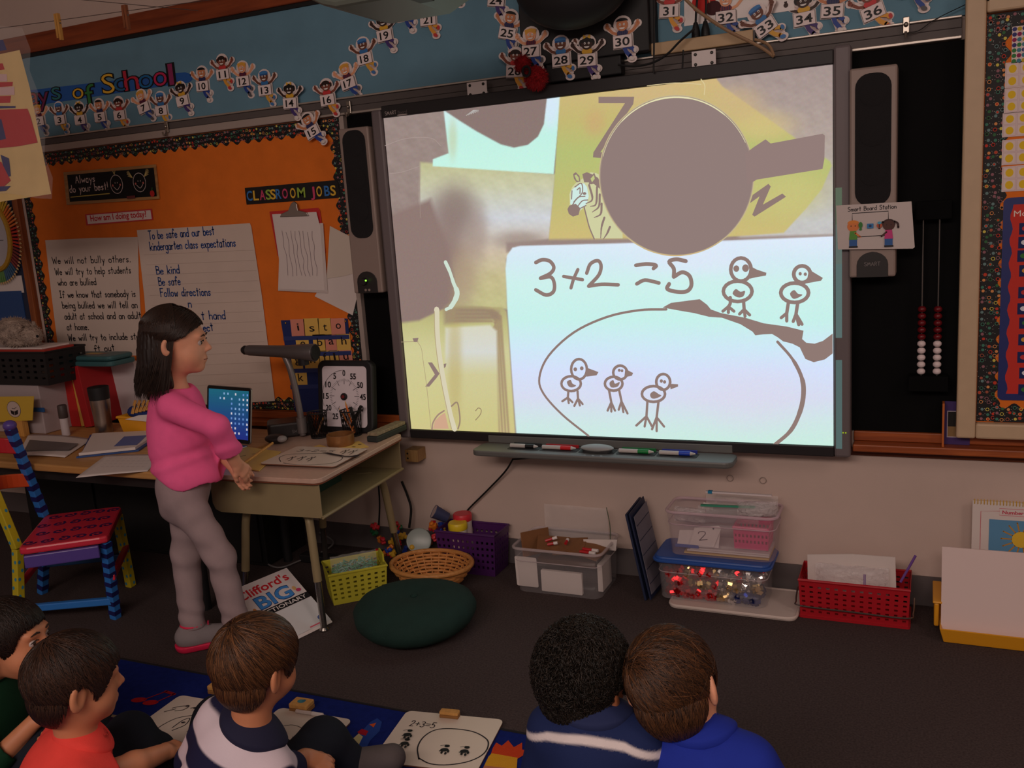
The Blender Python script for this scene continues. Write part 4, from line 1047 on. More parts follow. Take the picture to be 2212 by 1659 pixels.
# red fuzzy toy
c = wl(1152, 165, -.12); t = thing('fuzzy_toy', 'small red fuzzy toy with black ring sitting on the rail', 'toy', (c.x, -.12, c.z - .05), world=True)
RF = mat('red_fur', (190, 22, 34), .9, bump=1.0, bscale=500)
def fuzz(c, r, n=420, L=.012, seed=0):
    m = MB(); m.ball(c, r, 16, 10); rd = random.Random(seed)
    for k in range(n):
        d = Vector((rd.gauss(0, 1), rd.gauss(0, 1), rd.gauss(0, 1))).normalized(); p = Vector(c) + Vector((d.x * r[0], d.y * r[1], d.z * r[2])) * .95
        u = d.orthogonal().normalized() * .0016; w = d.cross(u); q = p + d * L * rd.uniform(.6, 1.2) + Vector((rd.gauss(0, .002), rd.gauss(0, .002), -.002))
        m.add([p + u, p - u * .5 + w, p - u * .5 - w, q], [(0, 1, 3), (1, 2, 3), (2, 0, 3)])
    return m
fuzz((c.x + .012, -.125, c.z - .006), (.036, .028, .036), 600, seed=1).build('body', RF, t)
hc = wl(1124, 138, -.12); fuzz((hc.x + .01, -.128, hc.z), (.024, .02, .022), 300, seed=2).build('head', RF, t)
rc = wl(1137, 154, -.16); MB().tube([(rc.x + .013 * math.cos(k * PI / 8), -.16, rc.z + .015 * math.sin(k * PI / 8)) for k in range(16)], .0045, 8, closed=True).build('ring', mat('black_felt', (20, 18, 20), .8), t, smooth=True)
# poster with apple, cable channel, plugs and cables
m_ = MB(); px_prism([(1478, -60), (1478, 57), (1716, 22), (1716, -80)], -.0128, -.001, m_)
t = thing('apple_poster', 'white poster with a red apple behind the cable plugs', 'poster', wl(1590, 40, -.0128), world=True)
m_.build('paper', mat('gloss_white', (206, 193, 189), .25), t)
ik = wall_ink(-.0142); q = ik.px([(1520, 6)])[0]; ik.ell(q[0], q[1], .038, .034, (200, 44, 40), n=24); ik.ell(q[0] + .03, q[1] - .02, .026, .022, (70, 30, 34)); ik.build('apple', INK, t)
m_ = MB(); a, b = wl(1407, 105, -.05), wl(1627, 80, -.05)
t = thing('cable_channel', 'beige plastic cable channel above the screen', 'cable channel', ((a.x + b.x) / 2, -.04, (a.z + b.z) / 2 - .02), world=True)
MB().mm(a.x, b.x, -.055, -.0315, (a.z + b.z) / 2 - .019, (a.z + b.z) / 2 + .019).build('channel', mat('beige_plastic', (190, 160, 122), .5), t, bevel=.003)
MB().mm(b.x + .0005, b.x + .006, -.052, -.033, (a.z + b.z) / 2 - .016, (a.z + b.z) / 2 + .016).build('end_cap', DKP, t)
CB = mat('black_cable', (20, 20, 21), .5)
for k, (x, lab) in enumerate([(1503, 'left black mains plug standing on the cable channel'), (1524, 'right black mains plug standing on the cable channel')]):
    p = wl(x, 74, -.045); t = thing('mains_plug', lab, 'plug', (p.x, -.043, (a.z + b.z) / 2 + .0195), world=True)
    zz = (a.z + b.z) / 2 + .0195
    MB().tube([(p.x, -.043, zz), (p.x, -.043, zz + .02), (p.x, -.043, zz + .045)], [.014, .013, .006], 12).build('body', CB, t, smooth=True)
    MB().tube([(p.x, -.043, zz + .045), (p.x + .004, -.043, zz + .09), (p.x + (.02 if k == 0 else .004), -.045, zz + .2)], .0035, 8).build('lead', CB, t, smooth=True)
def cable(pts, r, m, label, name='cable', y=-.07, group=None):
    P = [wl(a, b, y if len(q) == 0 else q[0]) for a, b, *q in pts]
    P = [Vector(p) for p in catmull([tuple(p) for p in P], 6)]
    o = MB().tube(P, r, 8).build(name, m, org=P[0], smooth=True)
    return tag(o, label, 'cable', group)
cable([(1500, 62, -.09), (1470, 88, -.095), (1440, 118, -.1), (1408, 136, -.1), (1370, 143, -.1), (1335, 140, -.1)], .0035, CB, 'black cable looping down from the plugs to the television')
cable([(1412, -30, -.1), (1413, 60, -.1), (1412, 158, -.1)], .003, CB, 'thin black cable hanging straight beside the television')
cable([(1476, 108, -.07), (1474, 150, -.07)], .0028, CB, 'short black cable stub beside the white bracket')
cable([(1472, -10, -.12), (1510, 25, -.12), (1570, 65, -.12), (1640, 100, -.11), (1672, 122, -.1)], .0052, mat('tan_cable', (150, 118, 88), .5), 'long tan cable sloping across the cable channel')
cable([(1630, 85, -.1), (1652, 92, -.1), (1664, 102, -.1), (1672, 121, -.105)], .0045, mat('tan_cable', (150, 118, 88), .5), 'short curved tan cable joining the long tan cable')
cable([(2085, 10, -.036), (2020, 42, -.036), (1985, 66, -.04), (1962, 70, -.05)], .0012, CB, 'thin dark wire running from the right hook')
# ------------------------------------------------------------------ counting rack on the chalkboard, sign, book edge
t = thing('counting_rack', 'black bead counting rack with two rods on the chalkboard', 'abacus', (wl(2010, 860, -.05).x, -.03, wl(2010, 860, -.05).z - .03), world=True)
yb = -.05; RBK = mat('rack_black', (7, 7, 8), .85, spec=.12)
for q, (xt, yt, yb_) in enumerate([(1995, 470, 812), (2030, 470, 812)]):
    top = wl(xt, yt, yb); bot = wl(xt - 6 + q * -0.5, yb_, yb); X = (top.x + bot.x) / 2
    MB().tube([(X, yb, bot.z - .02), (X, yb, top.z)], .0022, 8).build('rod', mat('rod_grey', (120, 118, 116), .3, .8), t, smooth=True)
    for k in range(10):
        zz = wl(xt - 5, 668 + k * 14.9, yb).z
        MB().lathe([(.003, -.0095), (.0075, -.0085), (.0115, -.004), (.0122, 0), (.0115, .004), (.0075, .0085), (.003, .0095)], (X, yb, zz), 14).build('bead', mat('bead_red', (104, 16, 24), .35) if k < 5 else mat('bead_white', (226, 208, 208), .4), t, smooth=True)
a = wl(1962, 812, -.06); b = wl(2048, 846, -.06); MB().mm(a.x, b.x, -.07, -.0125, b.z, a.z).build('base', RBK, t, bevel=.003)
a = wl(1978, 436, -.05); b = wl(2056, 472, -.05); MB().mm(a.x, b.x, -.062, -.0125, b.z, a.z).build('top_block', RBK, t, bevel=.003)
t = thing('station_sign', 'laminated paper sign taped over the right speaker', 'sign', wl(1890, 540, -.1225), world=True)
YS = -.1225
px_prism([(1806, 444), (1969, 435), (1976, 534), (1972, 537), (1810, 539)], YS, .0012).build('sheet', mat('gloss_white', (206, 193, 189), .25), t)
ik = wall_ink(YS - .0002)
ik.hand('Smart Board Station', *ik.px([(1832, 457), (1936, 450)]), .0125, (40, 34, 38), .0019)
ik.line(ik.px([(1841, 478), (1841, 461), (1919, 456), (1919, 476)]), .0022, (40, 34, 38)); ik.line(ik.px([(1852, 512), (1914, 508)]), .0022, (40, 34, 38))
def mini(x, y, skin, hair, top, girl):
    ik.ell(*ik.px([(x, y)])[0], .017, .016, skin)
    if girl:
        c = ik.px([(x, y)])[0]; ik.ell(c[0], c[1] + .003, .018, .015, hair, a0=-.2, a1=PI + .2)
        for sx in (-1, 1): ik.line([(c[0] + sx * .015, c[1] + .01), (c[0] + sx * .024, c[1] + .004), (c[0] + sx * .026, c[1] - .008)], .006, hair, smooth=3)
        ik.ell(c[0], c[1], .0155, .014, skin)
    else:
        c = ik.px([(x, y)])[0]; ik.ell(c[0], c[1] + .009, .0165, .009, hair, a0=0, a1=PI)
    for sx in (-.3, .3): ik.ell(c[0] + sx * .02, c[1] + .001, .0014, .002, (40, 30, 30), n=6)
    ik.poly([(c[0] - .012, c[1] - .040), (c[0] + .012, c[1] - .040), (c[0] + .009, c[1] - .014), (c[0] - .009, c[1] - .014)], top)
    sg = 1 if not girl else -1
    ik.line([(c[0] + sg * .006, c[1] - .020), (c[0] + sg * .020, c[1] - .032)], .005, skin)
    ik.rect(c[0] - .011, c[1] - .060, c[0] + .011, c[1] - .040, (50, 96, 160)); ik.rect(c[0] - .012, c[1] - .064, c[0] + .013, c[1] - .059, (40, 38, 44))
mini(1843, 489, (226, 130, 70), (232, 140, 60), (90, 150, 60), False); mini(1920, 486, (84, 50, 44), (60, 36, 34), (206, 60, 130), True)
c = ik.px([(1859, 486)])[0]; ik.ell(*c, .006, .009, (60, 130, 60)); ik.ell(c[0], c[1] - .012, .004, .004, (60, 130, 60)); c = ik.px([(1880, 488)])[0]; ik.rect(c[0] - .009, c[1] - .007, c[0] + .009, c[1] + .007, (60, 130, 190)); ik.ell(c[0], c[1], .004, .004, (40, 60, 110))
c = ik.px([(1900, 487)])[0]; ik.ell(*c, .008, .007, (190, 90, 60)); ik.rect(c[0] - .002, c[1] - .006, c[0] + .001, c[1] + .006, (40, 40, 50)); ik.ell(c[0], c[1] + .008, .006, .004, (90, 170, 200))
ik.build('print', LAM, t)
t = thing('picture_book', 'orange and purple book standing on the ledge behind the white frame', 'book', (wl(2052, 940, -.05).x, -.05, .5525), world=True)
a = wl(2036, 870, -.048); b = wl(2075, 945, -.048)
MB().mm(a.x, a.x + .006, -.060, -.0225, .5525, a.z).build('spine', mat('book_orange', (190, 100, 40), .5), t)
MB().mm(a.x + .0065, fx0 + .04, -.0245, -.0225, .5525, a.z).build('cover', mat('book_purple', (70, 48, 110), .5), t)
ik = Ink((0, -.0247, 0), XU, ZV, NF)
ik.rect(a.x + .014, .575, fx0 + .04, a.z - .03, (190, 180, 190)); ik.rect(a.x + .0165, .578, fx0 + .04, a.z - .033, (40, 38, 36)); ik.rect(a.x + .0165, .578, fx0 + .04, .61, (150, 120, 80)); ik.build('print', INK, t)
# ------------------------------------------------------------------ overhead: projector, strings, clothes pins, painting in a sleeve
t = thing('projector', 'grey ceiling projector cut off by the top edge', 'projector', wl(840, 30, -.9), world=True)
c = wl(842, 0, -.9)
bx = wl(700, 0, -.9).x; ex = wl(985, 0, -.9).x; zb = wl(842, 28, -.9).z
MB().prism([(bx, -1.05, zb + .06), (bx + .09, -1.05, zb + .012), (bx + .13, -1.05, zb), (ex - .08, -1.05, zb), (ex, -1.05, zb + .035), (ex, -1.05, zb + .12), (bx, -1.05, zb + .12)], (0, .28, 0)).build('body', mat('projector_grey', (104, 110, 100), .45), t, bevel=.012)
MB().lathe([(.034, 0), (.036, .02), (.028, .024)], (c.x + .01, -1.051, zb + .05), 24, Matrix.Rotation(PI / 2, 3, 'X')).build('lens', BKP, t, smooth=True)
MB().mm(ex - .075, ex - .035, -1.0, -.95, zb - .002, zb + .004).build('vent', BKP, t)
MB().tube([(c.x, -.91, zb + .12), (c.x, -.91, 2.8)], .02, 12).build('mount_pole', mat('projector_grey', (104, 110, 100), .45), t, smooth=True)
STR = mat('string', (80, 66, 60), .8)
tag(MB().tube([wl(-60, 70, -.5), wl(0, 61, -.5), wl(270, 24, -.5), wl(620, -22, -.5)], .0011, 6).build('string_line', STR), 'string stretched across below the ceiling with clothes pins', 'string')
tag(MB().tube([wl(120, -6, -.5), wl(330, 14, -.5), wl(428, 23, -.5)], .0011, 6).build('string_line', STR), 'second string end crossing the first near the wood trim', 'string')
PINM = wood('pin_wood', (214, 160, 84), (190, 132, 62), 20, 2)
for lab, x, y0, y1, m in (('pale wooden clothes pin hanging on the string', 130, 28, 82, PINM), ('brown wooden clothes pin hanging on the string', 275, 10, 60, wood('pin_wood_dark', (150, 88, 56), (120, 66, 40), 20, 2))):
    a = wl(x, y0, -.5); b = wl(x, y1, -.5); t = thing('clothes_pin', lab, 'clothes pin', b, world=True)
    for k, s in enumerate((-1, 1)):
        MB().prism([(b.x + s * .002, -.506, b.z + (0 if s < 0 else -.008)), (b.x + s * .011, -.506, b.z + (0 if s < 0 else -.008)), (b.x + s * .010, -.506, a.z), (b.x + s * .0005, -.506, a.z)], (0, .012, 0)).build('jaw', m, t)
    MB().tube([(b.x - .012, -.5, a.z - .03), (b.x + .012, -.5, a.z - .034)], .003, 8).build('spring', STL, t)
YA = -.8
t = thing('painting', 'painted cream paper with red and blue shapes in clear plastic sleeve', 'painting', wl(30, 437, YA), world=True)
px_prism([(-190, 150), (0, 117), (42, 108), (64, 190), (90, 320), (110, 419), (0, 436), (-150, 460)], YA, .001).build('paper', mat('cream_paper', (232, 200, 136), .7, var=.06, vscale=12), t)
ik = wall_ink(YA - .0003); RD, NB = (196, 34, 44), (40, 44, 110)
for q in ([(-100, 140), (6, 137), (10, 150), (-100, 165)], [(-100, 180), (28, 177), (27, 186), (-100, 196)], [(-100, 210), (24, 207), (22, 222), (-100, 226)]):
    ik.poly(ik.px(q), RD)
for q in ([(-100, 160), (15, 160), (16, 176), (-100, 178)], [(-100, 192), (31, 187), (32, 205), (-100, 210)]): ik.poly(ik.px(q), (226, 190, 190))
ik.poly(ik.px([(-100, 228), (34, 229), (34, 233), (-100, 238)]), NB)
ik.poly(ik.px([(-100, 240), (60, 235), (66, 250), (82, 308), (40, 316), (-100, 330)]), RD); ik.poly(ik.px([(-60, 250), (4, 258), (14, 300), (-40, 312)]), NB)
ik.poly(ik.px([(2, 334), (20, 342), (22, 358), (24, 380), (14, 384)]), NB); ik.poly(ik.px([(-60, 330), (4, 350), (24, 390), (8, 404), (-70, 400)]), RD); ik.poly(ik.px([(-40, 404), (24, 402), (14, 412), (-40, 418)]), NB)
ik.poly(ik.px([(-60, 90), (8, 86), (16, 108), (-40, 118)]), NB)
ik.build('paint', INK, t)
PLAS = mat('clear_plastic', (255, 250, 248), .12, alpha=.10, spec=.6, bump=.6, bscale=25)
m_ = MB()
rows = []
for k in range(9):
    f = k / 8; xl = -200 + 50 * f; xr = 44 + 64 * f + (14 if k % 2 else 4); yy = 60 + 370 * f
    rows.append([wl(xl + (xr - xl) * j / 8, yy + 8 * math.sin(j) - j, YA - .004 - .006 * ((j + k) % 2)) for j in range(9)])
m_.add([p for r in rows for p in r], [(k * 9 + j, (k + 1) * 9 + j, (k + 1) * 9 + j + 1, k * 9 + j + 1) for k in range(8) for j in range(8)])
m_.build('plastic_sleeve', PLAS, t, smooth=True, angle=180)
# ================================================================== DESK, TABLE AND WHAT STANDS ON THEM
DZ = .55
YD = Vector((0, 1, 0))
def frame_xy(a): return Vector((math.cos(a), math.sin(a), 0)), Vector((-math.sin(a), math.cos(a), 0))
RZD = math.radians(3.5); ux, uy = frame_xy(RZD)
A_ = Vector((.054, -.767, 0)); dc = A_ - ux * .2275 + uy * .30
desk = thing('student_desk', 'beige metal student desk with open book box and bent legs', 'desk', dc, RZD)
KH = mat('khaki_metal', (150, 134, 100), .45, .1, var=.05, vscale=12); LAMT = mat('desk_laminate', (198, 166, 148), .35, var=.06, vscale=60)
MB().rrect((0, 0, DZ - .016), .455, .60, .016, .03, (XU, YD, ZV)).build('top', LAMT, desk, bevel=.002)
MB().rrect((0, 0, DZ - .020), .457, .602, .004, .03, (XU, YD, ZV)).build('edge_band', mat('edge_brown', (120, 66, 44), .5), desk)
bx = MB(); z0, z1 = .415, DZ - .0205; hx, hy = .215, .285
prof = [(hx, z0), (-hx + .03, z0), (-hx + .009, z0 + .009), (-hx, z0 + .03), (-hx, z1)]
th = .006
for i in range(len(prof) - 1):
    (xa, za), (xb, zb) = prof[i], prof[i + 1]
    bx.add([(xa, -hy, za), (xb, -hy, zb), (xb, hy, zb), (xa, hy, za)], [(0, 3, 2, 1)])
bx.build('book_box_shell', KH, desk, solid=.004)
for s in (-1, 1):
    m = MB(); pts = [(hx, s * hy, z1), (hx, s * hy, z0)] + [(a, s * hy, b) for a, b in prof[1:]]
    m.prism(pts, (0, -s * .005, 0)).build('book_box_end', KH, desk, bevel=.002)
MB().mm(-.17, .06, -.26, .1, z0 + .004, z0 + .05).build('notebook_stack', mat('green_notebook', (20, 50, 34), .6), desk)
MB().tube([(hx + .002, -hy, z0), (hx + .002, hy, z0)], .006, 8).build('front_lip', KH, desk, smooth=True)
CHR = mat('chrome', (170, 166, 160), .2, .95)
legs_w = [(-.02, -.73), (-.37, -.72), (-.02, -.2), (-.37, -.22)]
for wx, wy in legs_w:
    d = Vector((wx, wy, 0)) - dc; lx, ly = d.dot(ux), d.dot(uy); sx = 1 if lx > 0 else -1; sy = 1 if ly > 0 else -1
    P = [(lx - sx * .12, ly - sy * .075, .405), (lx - sx * .075, ly - sy * .06, .405), (lx - sx * .045, ly - sy * .045, .39), (lx - sx * .032, ly - sy * .033, .35), (lx - sx * .016, ly - sy * .018, .17)]
    PP = catmull(P, 5)
    lg = MB().tube(PP, .0145, 12).build('leg', KH, desk, smooth=True)
    MB().tube([(lx - sx * .016, ly - sy * .018, .17), (lx, ly, .012)], .0115, 12).build('leg_extension', CHR, lg, smooth=True)
    MB().lathe([(.015, 0), (.016, .006), (.011, .014)], (lx, ly, 0), 14).build('glide', CHR, lg, smooth=True)
# ---- work table on the left
TZ = .545
filler = thing('dark_filler', 'dark box added to fill the blackness under the work table', 'cabinet', (-1.25, -.2, 0), world=True)  # plain dark box added to blacken the open space below the table
BKC = mat('filler_black', (16, 15, 16), .7)
MB().mm(-1.96, -.60, -.30, -.04, .001, .44).build('body', BKC, filler, bevel=.004)
for k in range(3): MB().mm(-1.95 + k * .45, -1.52 + k * .45, -.312, -.301, .02, .42).build('front_panel', BKC, filler, bevel=.003)
tb = thing('work_table', 'light wooden work table left of the student desk', 'table', (-1.3, -.5, 0), world=True)
TBW = wood('table_maple', (206, 156, 96), (182, 128, 70), 4, 0)
MB().rrect((-1.28, -.485, TZ - .028), 1.64, .63, .028, .05, (XU, YD, ZV)).build('top', TBW, tb, bevel=.006)
MB().mm(-2.05, -.52, -.74, -.2, TZ - .08, TZ - .0285).build('apron', DKP, tb)
for x in (-2.0, -.56):
    for yv in (-.7, -.22): MB().tube([(x, yv, TZ - .08), (x, yv, 0)], .018, 12).build('leg', BKP, tb, smooth=True)
# ---- laptop
b1 = fl(446, 956, TZ + .002); b2 = fl(541, 968, TZ + .002)
e = (b2 - b1); Lw = e.length; e.normalize(); nrm = Vector((e.y, -e.x, 0))
if nrm.y > 0: nrm = -nrm
t = thing('laptop', 'open silver laptop with a blue desktop on its screen', 'laptop', (b1 + b2) / 2, world=True)
upv = (ZV * .985 - nrm * .17).normalized()
ctr = (b1 + b2) / 2; Hs = .215; fn = upv.cross(e); fn = fn if fn.dot(nrm) > 0 else -fn
SIL = mat('laptop_silver', (190, 186, 184), .3, .8)
lid = MB().rrect(ctr + upv * (Hs / 2 + .012), Lw, Hs, -.006, .012, (e, upv, fn)).build('lid', SIL, t, bevel=.0015)
MB().rrect(ctr + upv * (Hs / 2 + .012) + fn * .0002, Lw - .004, Hs - .004, .001, .011, (e, upv, fn)).build('bezel', mat('glass_black', (14, 14, 16), .12), lid)
ik = Ink(ctr + upv * .012 + fn * .0014, e, upv, fn)
scrm = mat('laptop_glow', (0, 0, 0), .2, attr='Col', emit='attr', estr=.9)
n = 18
for q in range(n):
    f0, f1 = q / n, (q + 1) / n; k = (f0 + f1) / 2
    c = tuple(int(a + (b - a) * k) for a, b in zip((28, 40, 118), (20, 92, 112)))
    ik.k = 1; ik.rect(-Lw / 2 + .012, .016 + (Hs - .030) * f0, Lw / 2 - .012, .016 + (Hs - .030) * f1, c)
rnd = random.Random(3)
for cidx in range(9):
    for r in range(9):
        if (cidx < 3 and r > 1) or rnd.random() < .32: continue
        ik.k = 3; x = -.05 + cidx * .022; z = .182 - r * .0185
        if x < Lw / 2 - .02: ik.rect(x, z, x + .008, z + .008, rnd.choice([(190, 190, 200), (120, 160, 200), (90, 130, 190)]))
ik.build('screen', scrm, lid)
kb = MB(); kb.rrect(ctr + nrm * .105 + ZV * .0, Lw, .20, .012, .012, (e, nrm, ZV)); kb.build('keyboard_base', SIL, t, bevel=.002)
for r in range(5):
    for q in range(12):
        p = ctr + nrm * (.03 + r * .019) + e * (-Lw / 2 + .025 + q * (Lw - .05) / 11) + ZV * .0124
        MB().box(p, (.016, .014, .0015), rotz(math.atan2(e.y, e.x))).build('key', mat('key_black', (24, 24, 26), .5), t)
# ---- document camera
t = thing('document_camera', 'grey document camera with arm over the desk', 'camera', fl(612, 950, DZ), world=True)
DCG = mat('camera_grey', (92, 86, 86), .4, .2)
pb = fl(652, 918, .60); hy_ = pb.y
a = fl(562, 950, DZ + .002); b = fl(662, 938, DZ + .002)
cen = (a + b) / 2 + Vector((0, .05, 0))
ang = math.atan2((b - a).y, (b - a).x); ex, ey = frame_xy(ang)
MB().rrect((cen.x, cen.y, DZ + .001), (b - a).length, .12, .058, .02, (ex, ey, ZV)).build('base', DKP, t, bevel=.008)
ikp = Ink(a + ey * -.0 + ZV * .02, ex, ZV, -ey)
h0 = wl(524, 756, hy_); h1 = wl(681, 762, hy_); pt = wl(612, 762, hy_); k1 = wl(628, 800, hy_); 
MB().tube([Vector(q) for q in catmull([tuple(pb - ZV * .04), tuple(pb + ZV * .02), tuple(wl(640, 850, hy_)), tuple(k1), tuple(wl(618, 775, hy_)), tuple(pt)], 6)], .0125, 12).build('arm', mat('arm_grey', (124, 118, 116), .35, .4), t, smooth=True)
MB().tube([pb - ZV * .03, pb + ZV * .03], .019, 14).build('arm_collar', mat('arm_grey', (124, 118, 116), .35, .4), t, smooth=True)
hd = h1 - h0
MB().tube([h0 + hd * .07, h0 + hd * .1, h0 + hd * .55, h0 + hd * .80, h0 + hd * .99, h1], [.019, .021, .0235, .03, .034, .032], 20).build('head', DCG, t, smooth=True)
MB().tube([h0, h0 + hd * .03, h0 + hd * .069], [.012, .018, .018], 16).build('cap', BKP, t, smooth=True)
MB().tube([h1 + hd * .001, h1 + hd * .012], [.031, .027], 20).build('end_face', BKP, t, smooth=True)
lp = h0 + hd * .83; MB().tube([lp, lp - ZV * .048], .021, 16).build('lens', BKP, t, smooth=True)
ik = Ink(a - ey * .0 + ey * (-.0602 + .05) + ZV * .022 - Vector((0, 0, 0)), ex, ZV, -ey)
ik = Ink(Vector((cen.x, cen.y, DZ + .018)) - ey * .0605, ex, ZV, -ey); ik.hand('SMART', (.005, 0), (.05, 0), .011, (120, 116, 116), .0014); ik.build('logo', INK, t)
# ---- visual timer
ty = -.2
a = wl(688, 935, ty); b = wl(806, 930, ty); x0, x1 = a.x, b.x; zt = wl(752, 782, ty).z
W_, H_ = x1 - x0, zt - (DZ + .001)
t = thing('timer', 'large square visual timer with white dial on the desk', 'timer', ((x0 + x1) / 2, ty, DZ + .001), world=True)
tlt = math.radians(8); tv = Vector((0, math.sin(tlt), math.cos(tlt))); tn = Vector((0, -math.cos(tlt), math.sin(tlt)))
c0 = Vector(((x0 + x1) / 2, ty, DZ + .003)) + tv * (H_ / 2)
MB().rrect(c0, W_, H_, -.035, .03, (XU, tv, tn)).build('case', BKP, t, bevel=.008)
MB().rrect(c0 + tn * .001, W_ * .80, H_ * .84, .001, .016, (XU, tv, tn)).build('face', mat('dial_white', (226, 216, 222), .4), t)
ik = Ink(c0 + tn * .0025, XU, tv, tn)
Rn = W_ * .335
for k in range(60):
    a_ = PI / 2 + 2 * PI * k / 60; r1 = Rn * (.78 if k % 5 else .80); r0 = Rn * (.68 if k % 5 else .54)
    ik.line([(r0 * math.cos(a_), r0 * math.sin(a_) + .002), (r1 * math.cos(a_), r1 * math.sin(a_) + .002)], .0012 if k % 5 else .0022, (70, 64, 70), caps=False, up=False)
ik.k += 1
for k in range(12):
    s = str(k * 5); a_ = PI / 2 + 2 * PI * k / 12; cx = Rn * 1.0 * math.cos(a_); cy = Rn * 1.06 * math.sin(a_); w = .0066 * len(s)
    ik.text(s, (cx - w, cy - .010), (cx + w, cy - .010), .023, (36, 32, 36), .022)
ik.line([(Rn * 1.18 * math.cos(a_), Rn * 1.2 * math.sin(a_)) for a_ in np.linspace(PI * .5, PI * 1.12, 20)], .0012, (60, 56, 60), caps=False)
ik.build('dial_print', INK, t)
MB().lathe([(.014, 0), (.014, .006), (.011, .009)], c0 + tn * .003, 20, Matrix.Rotation(PI / 2 - tlt, 3, 'X')).build('knob', BKP, t, smooth=True)
MB().lathe([(.007, 0), (.006, .003)], c0 + tn * .0121, 16, Matrix.Rotation(PI / 2 - tlt, 3, 'X')).build('knob_centre', mat('knob_red', (120, 30, 34), .4), t, smooth=True)
# ---- pencil cups
def mesh_cup(label, p, r, h):
    t = thing('pencil_cup', label, 'cup', p, world=True)
    m = MB()
    for k in range(20):
        a0 = 2 * PI * k / 20
        for s in (-1, 1):
            pts = [(p.x + (r * (.85 + .15 * j / 4)) * math.cos(a0 + s * j * .16), p.y + (r * (.85 + .15 * j / 4)) * math.sin(a0 + s * j * .16), p.z + .006 + (h - .008) * j / 4) for j in range(5)]
            m.tube(pts, .0011, 4, caps=False)
    m.build('mesh', mat('mesh_black', (30, 28, 28), .4, .5), t)['kind'] = 'stuff'
    MB().tube([(p.x + r * math.cos(k * PI / 12), p.y + r * math.sin(k * PI / 12), p.z + h) for k in range(24)], .0028, 8, closed=True).build('rim', BKP, t, smooth=True)
    MB().lathe([(0, 0), (r * .86, 0), (r * .86, .006), (0, .006)], p, 24).build('base', BKP, t)
    return t
cp = fl(762, 940, DZ + .001); mesh_cup('black wire mesh pencil cup holding pencils and markers', cp, .040, .098)
cp2 = fl(690, 944, DZ + .001); mesh_cup('black wire mesh cup half hidden beside the timer', cp2, .037, .098)
def stick(name, label, cat, p, q, r, m, tip=None, group=None):
    t = thing(name, label, cat, p, group=group, world=True)
    p, q = Vector(p), Vector(q); d = (q - p)
    MB().tube([p, p + d * .86], r, 8).build('barrel', m, t, smooth=True)
    MB().tube([p + d * .861, q], [r, r * .3 if tip is None else r], 8).build('tip', tip or PINM, t, smooth=True)
PO = mat('pencil_orange', (226, 118, 40), .4)
b_ = cp + ZV * .01
stick('pencil', 'bright orange pencil leaning back in the mesh cup', 'pencil', b_ + Vector((.01, 0, 0)), wl(745, 866, cp.y), .0036, PO)
stick('pencil', 'short orange pencil leaning left in the mesh cup', 'pencil', b_ + Vector((.015, -.01, 0)), wl(733, 882, cp.y), .0036, mat('pencil_dull', (196, 116, 56), .5))
stick('marker', 'black marker leaning left in the mesh cup', 'marker', b_ + Vector((.018, .005, 0)), wl(757, 879, cp.y), .006, BKP, BKP, 'black markers in the mesh cup')
stick('marker', 'black marker leaning right in the mesh cup', 'marker', b_ + Vector((-.018, 0, 0)), wl(780, 877, cp.y), .006, BKP, BKP, 'black markers in the mesh cup')
stick('pencil', 'pale brown pencil leaning in the half hidden mesh cup', 'pencil', cp2 + ZV * .01 + Vector((-.01, 0, 0)), wl(699, 900, cp2.y), .0036, mat('pencil_brown', (140, 100, 70), .5))
# ---- wooden ring, eraser, card stacks, mouse, small whiteboard
p = fl(725, 966, DZ + .001) + Vector((0, .035, 0)); t = thing('brass_bowl', 'small round brass coloured dish beside the pencil cup', 'dish', p, world=True)
MB().lathe([(.0, .004), (.046, .004), (.047, .042), (.050, .042), (.051, .03), (.050, .004), (.046, 0), (0, 0)], p, 32).build('dish', mat('dull_brass', (150, 104, 62), .35, .5, var=.15, vscale=40), t, smooth=True)
a, b = fl(810, 956, DZ + .001), fl(874, 928, DZ + .001)
d = (b - a); L = d.length; ang = math.atan2(d.y, d.x); c = (a + b) / 2 + Vector((-.012, 0, 0))
t = thing('felt_eraser', 'long felt eraser with dusty top at the desk edge', 'eraser', (c.x, c.y, DZ + .001), ang)
MB().mm(-L / 2, L / 2, -.024, .024, 0, .022).build('backing', mat('eraser_dark', (40, 46, 46), .7), t, bevel=.004)
MB().mm(-L / 2 + .004, L / 2 - .004, -.022, .022, .0225, .036).build('felt', mat('felt_dusty', (150, 136, 112), .95, var=.3, vscale=90, bump=.6, bscale=300), t, bevel=.003)
def flat_card(name, label, cat, P, z, th, m, group=None, rim=None, bevel=0):
    pts = [fl(a, b, z) for a, b in P]; c = sum(pts, Vector()) / len(pts); pts = [Vector((q.x, q.y, z)) for q in pts]
    t = thing(name, label, cat, (c.x, c.y, z), group=group, world=True)
    MB().prism(pts, (0, 0, th)).build('sheet', m, t, bevel=bevel)
    return t
CY = mat('card_yellow2', (226, 190, 104), .6)
t = flat_card('alphabet_card', 'yellow alphabet card sticking out left of the small whiteboard', 'card', [(500, 985), (527, 966), (607, 977), (560, 1018), (505, 1010)], DZ + .0012, .003, CY)
ik = Ink((0, 0, DZ + .0044), XU, YD, ZV); 
for q in ((521, 985), (553, 980)):
    c = fl(*q, DZ + .0044); ik.line([(c.x - .01, c.y - .008), (c.x + .006, c.y), (c.x + .012, c.y + .01)], .004, (50, 40, 36))
ik.build('print', INK, t)
t = flat_card('alphabet_card', 'yellow alphabet card under the brass dish', 'card', [(742, 962), (775, 953), (797, 966), (756, 972), (720, 974)], DZ + .0012, .0015, CY)
ik = Ink((0, 0, DZ + .0030), XU, YD, ZV)
